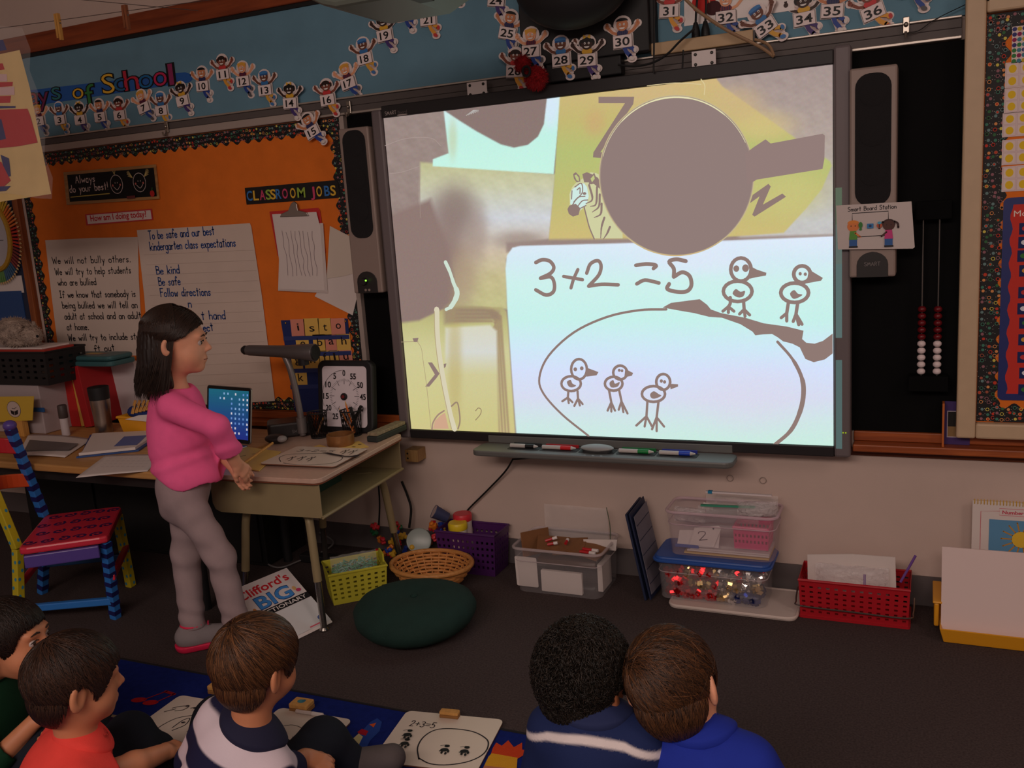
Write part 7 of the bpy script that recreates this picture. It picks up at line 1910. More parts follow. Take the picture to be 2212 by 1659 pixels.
def sdf_object(name, prims, h, m, parent=None, org=None, post=None, colfn=None, pad=.03, sm=0):
    lo = np.min([prim_box(p, .012)[0] for p in prims if p['op'] == '+'], 0); hi = np.max([prim_box(p, .012)[1] for p in prims if p['op'] == '+'], 0)
    n = np.ceil((hi - lo) / h).astype(int) + 2
    D = np.full(n, .05, np.float32)
    ax = [lo[i] + h * np.arange(n[i]) for i in range(3)]
    for p in prims:
        a, b = prim_box(p, pad); i0 = np.clip(((a - lo) / h).astype(int), 0, n); i1 = np.clip(((b - lo) / h).astype(int) + 2, 0, n)
        if np.any(i1 <= i0): continue
        G = np.stack(np.meshgrid(*[ax[i][i0[i]:i1[i]] for i in range(3)], indexing='ij'), -1)
        d = prim_eval(p, G); sl = tuple(slice(i0[i], i1[i]) for i in range(3)); D0 = D[sl]; k = p['k']
        if p['op'] == '+':
            hh = np.clip(.5 + .5 * (D0 - d) / k, 0, 1); D[sl] = D0 * (1 - hh) + d * hh - k * hh * (1 - hh)
        else:
            hh = np.clip(.5 - .5 * (D0 + d) / k, 0, 1); D[sl] = D0 * (1 - hh) - d * hh + k * hh * (1 - hh)
    if post is not None:
        D = post(D, ax[0][:, None, None], ax[1][None, :, None], ax[2][None, None, :])
    D[0], D[-1], D[:, 0], D[:, -1], D[:, :, 0], D[:, :, -1] = (.05,) * 6
    V, F = surfnets(D, lo, h)
    if sm: V = relax(V, F, sm)
    return np_object(name, V, F, m, parent, org, None if colfn is None else colfn(V))
def np_object(name, V, F, m, parent=None, org=None, cols=None, smooth=True):
    if parent is not None and org is None and parent.get('_org') is not None: org = Vector(parent['_org'])
    W = V - (np.array(org) if org is not None else 0)
    me = bpy.data.meshes.new(name); nF = len(F); c = F.shape[1]
    me.vertices.add(len(W)); me.vertices.foreach_set('co', W.astype(np.float32).ravel())
    me.loops.add(nF * c); me.loops.foreach_set('vertex_index', F.astype(np.int32).ravel())
    me.polygons.add(nF); me.polygons.foreach_set('loop_start', (np.arange(nF) * c).astype(np.int32)); me.polygons.foreach_set('loop_total', np.full(nF, c, np.int32))
    if smooth: me.polygons.foreach_set('use_smooth', np.ones(nF, bool))
    me.update(calc_edges=True); me.validate()
    if cols is not None:
        at = me.color_attributes.new('Col', 'FLOAT_COLOR', 'POINT'); at.data.foreach_set('color', np.concatenate([cols, np.ones((len(cols), 1))], 1).astype(np.float32).ravel())
    for k in (m if isinstance(m, (list, tuple)) else [m]): me.materials.append(k)
    o = bpy.data.objects.new(name, me); COL.objects.link(o)
    if parent is not None: o.parent = parent
    elif org is not None: o.location = org
    if org is not None: o['_org'] = list(org)
    return o
def head_frame(f, up=(0, 0, 1)):
    f = unit(f); l = unit(np.cross(up, f)); u = np.cross(f, l); return np.stack([f, l, u], 1)
def head_prims(H, M, s=1.0, neck_to=None, ears=True, ear=1.0):
    W = lambda *p: np.array(H) + M @ (np.array(p) * s); E = lambda c, r, k=.02, op='+', R=None: eli(W(*c), np.array(r) * s, M if R is None else R, k * s, op)
    out = [E((-.010, 0, .022), (.090, .073, .080)), E((.030, 0, -.030), (.060, .056, .066), .03), E((.036, 0, -.062), (.044, .042, .034), .025), E((.066, 0, -.083), (.016, .018, .014), .02)]
    for sd in (-1, 1):
        out += [E((.044, sd * .034, -.040), (.028, .027, .027), .02), E((.072, sd * .022, .020), (.014, .022, .011), .014)]
    out += [cap(W(.084, 0, .004), W(.1005, 0, -.020), .006 * s, .0085 * s, .010 * s), E((.092, .008, -.026), (.007, .006, .006), .006), E((.092, -.008, -.026), (.007, .006, .006), .006)]
    out += [E((.0865, 0, -.0505), (.008, .018, .005), .006), E((.085, 0, -.0605), (.008, .015, .0058), .006)]
    for sd in (-1, 1): out.append(E((.092, sd * .029, .000), (.013, .016, .010), .010, '-'))
    if ears:
        for sd in (-1, 1):
            Re = M @ np.array([[math.cos(.55), -sd * math.sin(.55), 0], [sd * math.sin(.55), math.cos(.55), 0], [0, 0, 1]]).T
            out += [E((-.014, sd * .0795, -.010), (.022 * ear, .0095, .034 * ear), .010, '+', Re), E((-.006, sd * .0895, -.006), (.0135 * ear, .0105, .023 * ear), .004, '-', Re)]
    nk = W(-.035, 0, -.15) if neck_to is None else np.array(neck_to, float)
    out.append(cap(W(-.018, 0, -.045), nk, .041 * s, .046 * s, .03 * s))
    return out
def eyes(parent, H, M, s=1.0, iris=(60, 40, 28), brow=(50, 34, 26), look=(1, 0, 0)):
    W = lambda *p: np.array(H) + M @ (np.array(p) * s)
    for sd in (-1, 1):
        e = MB().ball(W(.0725, sd * .029, .000), .0110 * s, 14, 10).build('eye', mat('eye_white', (188, 172, 166), .3), parent, smooth=True)
        MB().ball(W(.0788, sd * .0295, -.0005), .0062 * s, 10, 8).build('iris', mat('iris_%d' % iris[0], iris, .15), e, smooth=True)
        MB().tube([W(.0885, sd * .014, .021), W(.0895, sd * .026, .0255), W(.083, sd * .042, .0215)], [.0022 * s, .0028 * s, .0012 * s], 6).build('eyebrow', mat('brow_%d' % brow[0], brow, .8), parent, smooth=True)
        MB().tube([W(.0862, sd * .0175, .0035), W(.0885, sd * .029, .0085), W(.081, sd * .0425, .0035)], [.0012 * s, .0017 * s, .0010 * s], 6).build('eyelash', mat('lash', (28, 20, 18), .7), parent, smooth=True)
    MB().tube([W(.0865, -.019, -.0555), W(.0925, -.008, -.0552), W(.0935, 0, -.0558), W(.0925, .008, -.0552), W(.0865, .019, -.0555)], [.0008 * s, .0015 * s, .0016 * s, .0015 * s, .0008 * s], 6).build('mouth_line', mat('lip_dark', (120, 54, 50), .5), parent, smooth=True)
def hand_prims(wrist, d, n, s=1.0, curl=.5, thumb=1, spread=.12):
    """d finger direction, n palm-back normal, thumb side +1 along d x n"""
    d = unit(d); n = unit(n - d * (np.array(n) @ d)); l = np.cross(d, n); w = np.array(wrist, float); out = []
    kn = []
    for i, (off, ln) in enumerate([(1.5, .90), (.5, 1.0), (-.5, .94), (-1.5, .74)]):
        b0 = w + l * off * .009 * s + d * .008 * s; k0 = w + d * (.052 - .004 * abs(off)) * s + l * off * .0135 * s
        out.append(cap(b0, k0, .0105 * s, .0088 * s, .010)); kn.append(k0)
        ang = 0; p = k0; dd = unit(d + l * off * spread * .35)
        for j, (L, r0, r1) in enumerate([(.025, .0080, .0072), (.018, .0072, .0066), (.014, .0066, .0054)]):
            ang += curl * (.5 + .35 * j) * (1 + .1 * i)
            q = p + (dd * math.cos(ang) - n * math.sin(ang)) * L * ln * s
            out.append(cap(p, q, r0 * s, r1 * s, .0025)); p = q
    tb = w + l * thumb * .012 * s + d * .012 * s; t1 = tb + unit(d * .55 + l * thumb * .75 - n * .35) * .026 * s; t2 = t1 + unit(d * .9 + l * thumb * .35 - n * .35) * .022 * s; t3 = t2 + unit(d * 1 + l * thumb * .05 - n * .45) * .016 * s
    out += [cap(tb, t1, .012 * s, .0092 * s, .008), cap(t1, t2, .0090 * s, .0080 * s, .003), cap(t2, t3, .0080 * s, .0060 * s, .003)]
    return out
SKIN_L = mat('skin_light', (226, 160, 128), .5, sss=.15, var=.05, vscale=25); SKIN_M = mat('skin_tan', (206, 136, 98), .5, sss=.12, var=.05, vscale=25); SKIN_D = mat('skin_brown', (164, 100, 66), .5, sss=.1, var=.05, vscale=25)
HAIR_POLY = [(-.25, .3), (.3, .3), (.3, .052), (.082, .047), (.060, .034), (.040, -.006), (.026, -.024), (.014, .014), (-.012, .022), (-.034, -.006), (-.042, -.050), (-.052, -.086), (-.25, -.092)]
def boy_hair(parent, H, M, s, c0, c1, poly=HAIR_POLY, n=4200, L=.010, K=7, thick=.013, curl=0.0, lift=.010, fringe=0.0, whorl=(-.055, .012, .098), seed=1, jit=.35, rr=.0015, lump=.0007):
    H = np.array(H); R3 = np.array([.090, .073, .080]) * s; Cc = np.array([-.010, 0, .022]) * s
    top = eli(H + M @ Cc, R3 + thick * s, M, .02); low = eli(H + M @ (np.array([-.028, 0, -.024]) * s), np.array([.064, .066, .066]) * s + thick * .6 * s, M, .003)
    def post(D, X, Y, Z):
        P = np.stack(np.broadcast_arrays(X, Y, Z), -1) - H; q = P @ M / s
        g = poly_sd(q[..., 0].ravel(), q[..., 2].ravel(), poly).reshape(D.shape) * s
        w = lump * s * (np.sin(q[..., 0] * 170 + q[..., 2] * 60) + np.sin(q[..., 1] * 210 + q[..., 0] * 90) + np.sin(q[..., 2] * 150 - q[..., 1] * 130)) / 1.5
        return np.maximum(D + w, g * .8)
    ho = sdf_object('hair', [top, low], .004, mat('hair_base_%d_%d' % c0[:2], tuple(int(a * .75 + b * .25) for a, b in zip(c0, c1)), .6, var=.3, vscale=60, stretch=(1, 1, .3)), parent, post=post, sm=1)
    r = np.random.default_rng(seed); d = r.normal(size=(n * 3, 3)); d /= np.linalg.norm(d, axis=1)[:, None]
    Rr = R3 / s + thick * 1.06
    p = d * Rr + Cc / s
    ins = poly_sd(p[:, 0], p[:, 2], poly) < .002
    p = p[ins][:n]; N = len(p); wv = np.array(whorl)
    pts = [p]; q = p.copy(); ph = r.uniform(0, 6.28, N); lf = r.uniform(.2, 1, N) ** 2
    dirn = r.normal(0, jit, (N, 3))
    for k in range(1, K):
        e = q - Cc / s; nn = e / Rr ** 2; nn /= np.linalg.norm(nn, axis=1)[:, None]
        t = (q - wv); t /= np.linalg.norm(t, axis=1)[:, None] + 1e-6
        t = t + dirn + np.array([fringe, 0, -.35]); t -= nn * np.sum(t * nn, 1)[:, None]; t /= np.linalg.norm(t, axis=1)[:, None] + 1e-6
        q0 = q; q = q + t * L
        e = q - Cc / s; rad = np.linalg.norm(e / Rr, axis=1)[:, None]
        q = Cc / s + e / rad * (1 + (lift * k / K * lf * 3)[:, None])
        out_ = poly_sd(q[:, 0], q[:, 2], poly) > .006; q[out_] = q0[out_] + t[out_] * .0006
        o = q.copy()
        if curl:
            b = np.cross(nn, t); o = q + (b * np.cos(ph + k * 1.7)[:, None] + nn * (1 + np.sin(ph + k * 1.7))[:, None]) * curl
        pts.append(o)
    PT = np.stack(pts, 1)  # N,K,3 local
    N = len(PT); PT = H + (PT * s) @ M.T
    # nape and sides
    C2 = np.array([-.028, 0, -.024]); R2 = np.array([.064, .066, .066]) + thick * .66
    d = r.normal(size=(n * 2, 3)); d /= np.linalg.norm(d, axis=1)[:, None]; p = d * R2 + C2
    ok = (poly_sd(p[:, 0], p[:, 2], poly) < .004) & (np.linalg.norm((p - Cc / s) / Rr, axis=1) > .97); p = p[ok][:n // 2]
    if len(p) > 10:
        q = p.copy(); pts = [q]; dn = r.normal(0, jit * .5, p.shape)
        for k in range(1, K):
            nn = (q - C2) / R2 ** 2; nn /= np.linalg.norm(nn, axis=1)[:, None]
            t = np.array([.05, 0, -1.0]) + dn; t = t - nn * np.sum(t * nn, 1)[:, None]; t /= np.linalg.norm(t, axis=1)[:, None] + 1e-6
            q = q + t * L * .45; e = q - C2; q = C2 + e / np.linalg.norm(e / R2, axis=1)[:, None] * (1 + .004 * k)
            o2 = q
            if curl: o2 = q + nn * np.abs(np.sin(k * 1.7 + q[:, :1] * 900)) * curl
            pts.append(o2)
        P2 = np.stack(pts, 1); P2 = P2[poly_sd(P2[:, -1, 0], P2[:, -1, 2], poly) < .006]
        PT = np.concatenate([PT, H + (P2 * s) @ M.T])
    strand_mesh('hair_strands', ho, PT, rr * s, c0, c1, r)
    return ho
def strand_mesh(name, parent, PT, rr, c0, c1, r):
    N, K, _ = PT.shape
    T = np.gradient(PT, axis=1); T /= np.linalg.norm(T, axis=2)[..., None] + 1e-9
    A = np.cross(T, np.array([.3, .2, .93])); A /= np.linalg.norm(A, axis=2)[..., None] + 1e-9; B = np.cross(T, A)
    w = rr * (1 - .75 * (np.arange(K) / (K - 1)) ** 2)[None, :, None] * r.uniform(.7, 1.3, (N, 1, 1))
    V = np.stack([PT + (A * math.cos(a) + B * math.sin(a)) * w for a in (0, 2.09, 4.19)], 2).reshape(-1, 3)
    base = (np.arange(N) * K * 3)[:, None, None] + (np.arange(K - 1) * 3)[None, :, None]
    F = np.concatenate([np.stack([base + i, base + (i + 1) % 3, base + 3 + (i + 1) % 3, base + 3 + i], -1).reshape(-1, 4) for i in range(3)])
    f = r.uniform(0, 1, N) ** 1.5; C = np.array(lin(c0))[None] * (1 - f)[:, None] + np.array(lin(c1))[None] * f[:, None]
    o = np_object(name, V, F, HAIRM, parent, cols=np.repeat(C, K * 3, 0)); o['kind'] = 'stuff'
    return o
def fabric(name, c, rough=.85, **k): return mat(name, c, rough, bump=.15, bscale=600, var=.04, vscale=30, spec=.2, **k)
def wrinkle(amp, fs, axis=None):
    def f(X, Y, Z): return amp * (np.sin(fs * Z + 14 * X) * .6 + np.sin(fs * .7 * Z - 19 * Y + 2) * .4 + np.sin(31 * X + 27 * Y + fs * .4 * Z))
    return f
# ------------------------------------------------------------------ the standing girl
def girl():
    f = unit((.80, .60, 0)); r = unit((.60, -.80, 0)); z = nv(0, 0, 1); F3 = np.stack([f, -r, z], 1)
    T = nv(-.352, -.921, .843); Pv = nv(-.355, -.935, .53)
    H = np.array(wl(381, 737, -.925)); Mh = head_frame((.84, .54, -.10)); s = .98
    nb = nv(-.352, -.93, .875)
    shN = T + r * .10 + nv(0, 0, -.01); shF = T - r * .10 + nv(0, 0, -.01)
    elN = np.array(wl(468, 922, -.975)); wrN = np.array(wl(511, 1003, -.90)); elF = np.array(wl(432, 930, -.83)); wrF = np.array(wl(508, 1012, -.85))
    hipN, hipF = Pv + r * .052, Pv - r * .052
    knN = np.array(wl(474, 1198, -.955)); anN = nv(-.190, -.950, .085); knF = np.array(wl(402, 1205, -.925)); anF = nv(-.372, -.962, .085)
    body = head_prims(H, Mh, s, nb, ear=.84)
    body += [eli(T + nv(0, 0, -.07), (.070, .095, .12), F3, .03), eli(Pv + nv(0, 0, .06), (.068, .085, .12), F3, .03), eli(Pv, (.075, .09, .07), F3, .03)]
    for sh, el, wr in ((shN, elN, wrN), (shF, elF, wrF)): body += [cap(sh, el, .034, .027, .02), cap(el, wr, .027, .019, .015)]
    for hp, kn, an in ((hipN, knN, anN), (hipF, knF, anF)): body += [cap(hp, kn, .050, .036, .02), cap(kn, an, .036, .025, .02)]
    hd = np.array(wl(548, 1034, -.845)) - wrN
    body += hand_prims(wrN, hd, nv(.25, -.7, .75), .86, .42, thumb=1)
    body += hand_prims(wrF, np.array(wl(530, 1050, -.86)) - wrF, nv(.2, -.9, .2), .82, .45, thumb=-1)
    toeN = anN + f * .10; toeF = anF + unit((.75, .66, 0)) * .10
    for an, to in ((anN, toeN), (anF, toeF)): body.append(cap(an + nv(0, 0, -.03), np.array([to[0], to[1], .035]), .026, .022, .02))
    o = sdf_object('person', body, .0038, SKIN_L, org=(Pv[0], Pv[1], 0))
    tag(o, 'girl in a pink top and grey trousers standing at the desk', 'person')
    eyes(o, H, Mh, s)
    # top
    pk = fabric('pink_jersey', (250, 104, 160))
    shirt = [eli(T + nv(0, 0, -.065), (.092, .104, .13), F3, .04), eli(T + nv(0, 0, -.012), (.064, .104, .046), F3, .03), eli(nv(-.357, -.931, .68), (.090, .104, .13), F3, .04), eli(nv(-.336, -.925, .585), (.102, .108, .085), F3, .04)]
    shirt += [cap(shN, elN, .044, .038, .022), cap(elN, wrN - (wrN - elN) * .10, .038, .036, .012), cap(shF, elF, .042, .036, .022), cap(elF, wrF - (wrF - elF) * .1, .036, .035, .012)]
    shirt += [cap(wrN, wrN + unit(wrN - elN) * .10, .060, .060, .004, '-'), cap(wrF, wrF + unit(wrF - elF) * .1, .056, .056, .004, '-'), eli(nb + f * .012 + nv(0, 0, .028), (.062, .066, .040), F3, .006, '-')]
    wk = wrinkle(.0022, 46)
    def post(D, X, Y, Z):
        lx = (X + .36) * f[0] + (Y + .93) * f[1]
        hem = .590 - .27 * (X + .34) - .012 * np.cos(38 * lx)
        low = np.clip((.80 - Z) / .2, 0, 1)
        fold = .006 * np.exp(-((Z - .66 - .25 * (X + .36)) / .014) ** 2) - .006 * np.exp(-((Z - .635 - .25 * (X + .36)) / .014) ** 2)
        return np.maximum(D + wk(X, Y, Z) * (.5 + low) + fold * low, hem - Z)
    sh = sdf_object('top', shirt, .0045, pk, o, post=post, sm=2)
    # trousers
    gr = fabric('grey_jersey', (158, 138, 140))
    tr = [eli(Pv + nv(0, 0, .03), (.086, .098, .085), F3, .03), eli(Pv + nv(0, 0, -.03) - f * .008, (.074, .090, .08), F3, .03)]
    for hp, kn, an in ((hipN, knN, anN), (hipF, knF, anF)): tr += [cap(hp, kn, .057, .045, .02), cap(kn, an + nv(0, 0, -.01), .045, .040, .02)]
    def post2(D, X, Y, Z):
        q = np.clip((.44 - Z) / .1, 0, 1)
        wr_ = .0028 * np.sin(75 * Z + 30 * X - 12 * Y) * np.exp(-((Z - .33) / .09) ** 2) * 1.3 + .003 * np.sin(110 * Z + 40 * Y + 30 * X) * np.exp(-((Z - .12) / .05) ** 2) + .0026 * np.sin(60 * Z - 50 * X) * np.exp(-((Z - .47) / .06) ** 2)
        return np.maximum(np.maximum(D + wr_, .072 - Z + .25 * ((X + .28) * -.2)), Z - .60)
    sdf_object('trousers', tr, .0045, gr, o, post=post2, sm=2)
    # shoes
    for an, to in ((anN, toeN), (anF, toeF)):
        d = unit((to - an) * nv(1, 1, 0)); a0 = np.array([an[0], an[1], .045]) - d * .022; t0 = np.array([to[0], to[1], .034])
        up = [cap(a0, t0, .040, .032, .02), cap(np.array([an[0], an[1], .08]), np.array([an[0], an[1], .045]), .036, .038, .02)]
        so_ = sdf_object('shoe', up, .004, fabric('shoe_grey', (140, 130, 132)), o, post=lambda D, X, Y, Z: np.maximum(np.maximum(D, .022 - Z), Z - .092))
        sdf_object('sole', [cap(a0 - nv(0, 0, .02), t0 - nv(0, 0, .012), .043, .036, .02)], .004, mat('sole_pink', (226, 40, 82), .5), so_, post=lambda D, X, Y, Z: np.maximum(np.maximum(D, .001 - Z), Z - .0235))
        side = np.cross(d, z)
        for q in range(3): c = a0 + d * (.035 + q * .018) + nv(0, 0, .044 - q * .004); MB().tube([c + side * .014, c + nv(0, 0, .003), c - side * .014], .003, 6).build('lace', mat('lace_pink', (206, 50, 84), .6), so_)
        MB().tube([np.array([an[0], an[1], .088]) + (d * math.cos(a) + side * math.sin(a)) * .036 for a in [k * PI / 8 for k in range(16)]], .005, 6, closed=True).build('collar', mat('sole_pink', (226, 40, 82), .5), so_, smooth=True)
    # hair: shoulder-length bob
    c0, c1 = (34, 22, 18), (62, 42, 32)
    W = lambda *p: H + Mh @ (np.array(p) * s)
    hp_ = [eli(W(-.012, 0, .026), np.array([.098, .083, .088]) * s, Mh, .02), eli(W(-.050, 0, -.045), np.array([.070, .080, .10]) * s, Mh, .03), eli(W(-.058, 0, -.12), np.array([.062, .074, .065]) * s, Mh, .03)]
    poly = [(-.3, .3), (.3, .3), (.3, .075), (.088, .065), (.064, .050), (.036, .026), (.010, .016), (-.012, .012), (-.026, -.022), (-.026, -.046), (-.012, -.075), (-.004, -.150), (-.3, -.165)]
    def post3(D, X, Y, Z):
        q = (np.stack(np.broadcast_arrays(X, Y, Z), -1) - H) @ Mh / s
        g = poly_sd(q[..., 0].ravel(), q[..., 2].ravel(), poly).reshape(D.shape) * s
        an = np.arctan2(q[..., 1], q[..., 0] + .03)
        return np.maximum(D + .0016 * np.sin(an * 34) + .001 * np.sin(an * 61 + 1), g * .8)
    ho = sdf_object('hair', hp_, .004, mat('hair_base_girl', c0, .5, var=.3, vscale=50, stretch=(1, 1, .15)), o, post=post3)
    rg = np.random.default_rng(5); N, K = 3600, 12
    ph = rg.uniform(.42 * PI, 1.58 * PI, N); th0 = rg.uniform(.05, 1.0, N)
    P = np.zeros((N, K, 3))
    zend = -.148 + .03 * rg.normal(size=N) * .6; fl2 = rg.uniform(0, 1, N)
    for k in range(K):
        u = th0 + (1 - th0) * 0 + k / (K - 1) * (2.6 - th0)
        on = np.minimum(u, 1.25)  # polar angle on the skull then falling
        x = np.sin(on) * np.cos(ph); y = np.sin(on) * np.sin(ph); zz = np.cos(on)
        drop = np.clip((u - 1.25) / 1.35, 0, 1)
        R_ = np.array([.104, .089, .094])
        P[:, k, 0] = -.012 + x * R_[0] * (1 - .18 * drop) - .022 * drop - .018 * (drop ** 3) * fl2 * (np.cos(ph) < 0); P[:, k, 1] = y * R_[1] * (1 - .06 * drop + .12 * drop ** 3 * fl2); P[:, k, 2] = .026 + zz * R_[2] + drop * (zend - (.026 + .094 * math.cos(1.25)))
    keep = poly_sd(P[:, -1, 0], P[:, -1, 2] * .9, poly) < .025; keep &= poly_sd(P[:, K // 2, 0], P[:, K // 2, 2], poly) < .012
    P = P[keep]
    n2 = 1800; d = rg.normal(size=(n2 * 4, 3)); d /= np.linalg.norm(d, axis=1)[:, None]; Rf = np.array([.0995, .0845, .0895]); c_ = np.array([-.012, 0, .026])
    q = d * Rf + c_; q = q[(q[:, 0] > -.045) & (poly_sd(q[:, 0], q[:, 2], poly) < .002)][:n2]; seq = [q]; jt = rg.normal(0, .10, q.shape); sg_ = np.sign(q[:, 1] + .012)
    for k in range(1, K):
        nn = (q - c_) / Rf ** 2; nn /= np.linalg.norm(nn, axis=1)[:, None]
        t = np.stack([-.55 + 0 * sg_, sg_ * .9 * np.clip(nn[:, 2], 0, 1), -.75 + 0 * sg_], 1) + jt; t -= nn * np.sum(t * nn, 1)[:, None]; t /= np.linalg.norm(t, axis=1)[:, None]
        q2 = q + t * .011; e = q2 - c_; q2 = c_ + e / np.linalg.norm(e / Rf, axis=1)[:, None] * (1 + .002 * k)
        bad = poly_sd(q2[:, 0], q2[:, 2], poly) > .004; q2[bad] = q[bad] + t[bad] * .0005; q = q2; seq.append(q)
    P = np.concatenate([P, np.stack(seq, 1)])
    P = H + (P * s) @ Mh.T
    strand_mesh('hair_strands', ho, P, .0013, c0, c1, rg)
    return o
girl()
# ------------------------------------------------------------------ seated boys
def seated(label, H, hf, hup, s, S, B, f, skin, shirt_m, pants_m, hair, armR=None, armL=None, legs=None, shirt_col=None, collar=None, sleeve=.55, neck_r=.056, shoe=None, shw=.108, tw=1.0, sh_h=.0045, kw=.20, extra=None, eyes_on=False, iris=(60, 40, 28)):
    H, S, B = np.array(H, float), np.array(S, float), np.array(B, float); f = unit(f); z = nv(0, 0, 1); r = unit(np.cross(f, z)); M = head_frame(hf, hup)
    ax = unit(S - B); rr_ = unit(r - ax * (r @ ax)); ff = np.cross(ax, rr_); ff = ff if ff @ f > 0 else -ff; F3 = np.stack([ff, -rr_, ax], 1)
    nb = S + ax * .035
    body = head_prims(H, M, s, nb)
    body += [eli(S - ax * .07, (.072, .10 * tw, .12), F3, .03), eli((S + B) / 2, (.072, .088 * tw, .15), F3, .03), eli(B + ax * .03, (.085, .10, .085), F3, .03)]
    shR, shL = S + rr_ * (shw - .012) - ax * .012, S - rr_ * (shw - .012) - ax * .012
    kd = lambda sd: B + f * .24 + r * sd * kw + nv(0, 0, .06); ad = lambda sd: B + f * .24 - r * sd * .05 + nv(0, 0, -.02)
    if legs is None: legs = {1: (kd(1), ad(1)), -1: (kd(-1), ad(-1))}
    if armR is None: armR = (shR + r * .05 - ax * .16 + f * .04, B + f * .17 + r * .10 + nv(0, 0, .13))
    if armL is None: armL = (shL - r * .05 - ax * .16 + f * .04, B + f * .17 - r * .10 + nv(0, 0, .13))
    arms = ((shR, np.array(armR[0], float), np.array(armR[1], float), 1), (shL, np.array(armL[0], float), np.array(armL[1], float), -1))
    for sh, el, wr, sd in arms:
        body += [cap(sh, el, .034, .028, .02), cap(el, wr, .028, .020, .015)]
        hdv = (armR if sd > 0 else armL)[2] if len(armR if sd > 0 else armL) > 2 else unit(wr - el)
        curl = (armR if sd > 0 else armL)[3] if len(armR if sd > 0 else armL) > 3 else .5
        body += hand_prims(wr, hdv, nv(0, 0, 1) + .3 * r * sd, .9, curl, thumb=-sd)
    for sd in (1, -1):
        kn, an = [np.array(q, float) for q in legs[sd]]
        body += [cap(B + r * sd * .06, kn, .058, .040, .02), cap(kn, an, .040, .027, .02), cap(an, an + unit(f + r * sd * .2) * .07 + nv(0, 0, -.02), .026, .02, .02)]
    o = sdf_object('person', body, .004, skin, org=(B[0], B[1], 0))
    tag(o, label, 'person')
    if eyes_on: eyes(o, H, M, s, iris)
    st_ = [eli(S - ax * .06, (.088, .122 * tw, .125), F3, .03), eli(S - ax * .012, (.062, shw + .014, .046), F3, .03), eli((S + B) / 2, (.090, .108 * tw, .16), F3, .03), eli(B + ax * .05, (.10, .115, .09), F3, .03)]
    for sh, el, wr, sd in arms:
        L1 = sleeve
        if L1 <= 1:
            e_ = sh + (el - sh) * L1; st_ += [cap(sh, e_, .052, .050, .022), cap(e_ + unit(el - sh) * .026, e_ + unit(el - sh) * .12, .056, .056, .004, '-')]
        else:
            e_ = el + (wr - el) * (L1 - 1); st_ += [cap(sh, el, .051, .043, .022), cap(el, e_, .043, .036, .012), cap(e_ + unit(wr - el) * .016, e_ + unit(wr - el) * .08, .045, .045, .004, '-')]
    st_.append(eli(nb + ax * .010 + ff * .010, (neck_r, neck_r * 1.04, .027), F3, .006, '-'))
    wk = wrinkle(.002, 40)
    sh_o = sdf_object('shirt', st_, sh_h, shirt_m, o, sm=3, post=lambda D, X, Y, Z: D + wk(X, Y, Z), colfn=None if shirt_col is None else (lambda V: shirt_col(V, S, B, ax, rr_, ff)))
    if collar is not None:
        cut = st_[-1]
        def cpost(D, X, Y, Z):
            G = np.stack(np.broadcast_arrays(X, Y, Z), -1); E_ = prim_eval(cut, G)
            return np.maximum(np.abs(D) - .0075, np.abs(E_ - collar[1] * .35) - collar[1]) - .001
        sdf_object('collar', [p for p in st_[:4]], .0035, collar[0], sh_o, post=cpost, sm=2)
    tr = [eli(B + nv(0, 0, -.005), (.105, .125, .085), np.stack([f, -r, z], 1), .03)]
    for sd in (1, -1):
        kn, an = [np.array(q, float) for q in legs[sd]]; tr += [cap(B + r * sd * .06, kn, .070, .054, .02), cap(kn, an, .052, .040, .02)]
    tr_o = sdf_object('trousers', tr, .005, pants_m, o, post=lambda D, X, Y, Z: np.maximum(D + wrinkle(.002, 60)(X, Y, Z), .0095 - Z))
    if shoe is not None:
        for sd in (1, -1):
            kn, an = [np.array(q, float) for q in legs[sd]]; d = unit(f + r * sd * .2) if shoe[2] is None else unit(shoe[2][sd])
            a0 = an - d * .02; t0 = an + d * .095 + nv(0, 0, -.012); fl0 = max(.0095, min(a0[2], t0[2]) - .04)
            so_ = sdf_object('shoe', [cap(a0, t0, .040, .033, .02)], .0045, shoe[0], o, post=lambda D, X, Y, Z: np.maximum(D, fl0 + .018 - Z))
            sdf_object('sole', [cap(a0 - nv(0, 0, .01), t0 - nv(0, 0, .006), .044, .037, .02)], .0045, shoe[1], so_, post=lambda D, X, Y, Z: np.maximum(np.maximum(D, fl0 - Z), Z - (fl0 + .019)))
    if hair: hair(o, H, M, s)
    return o, M
IR = unit((.912, .405, -.067))
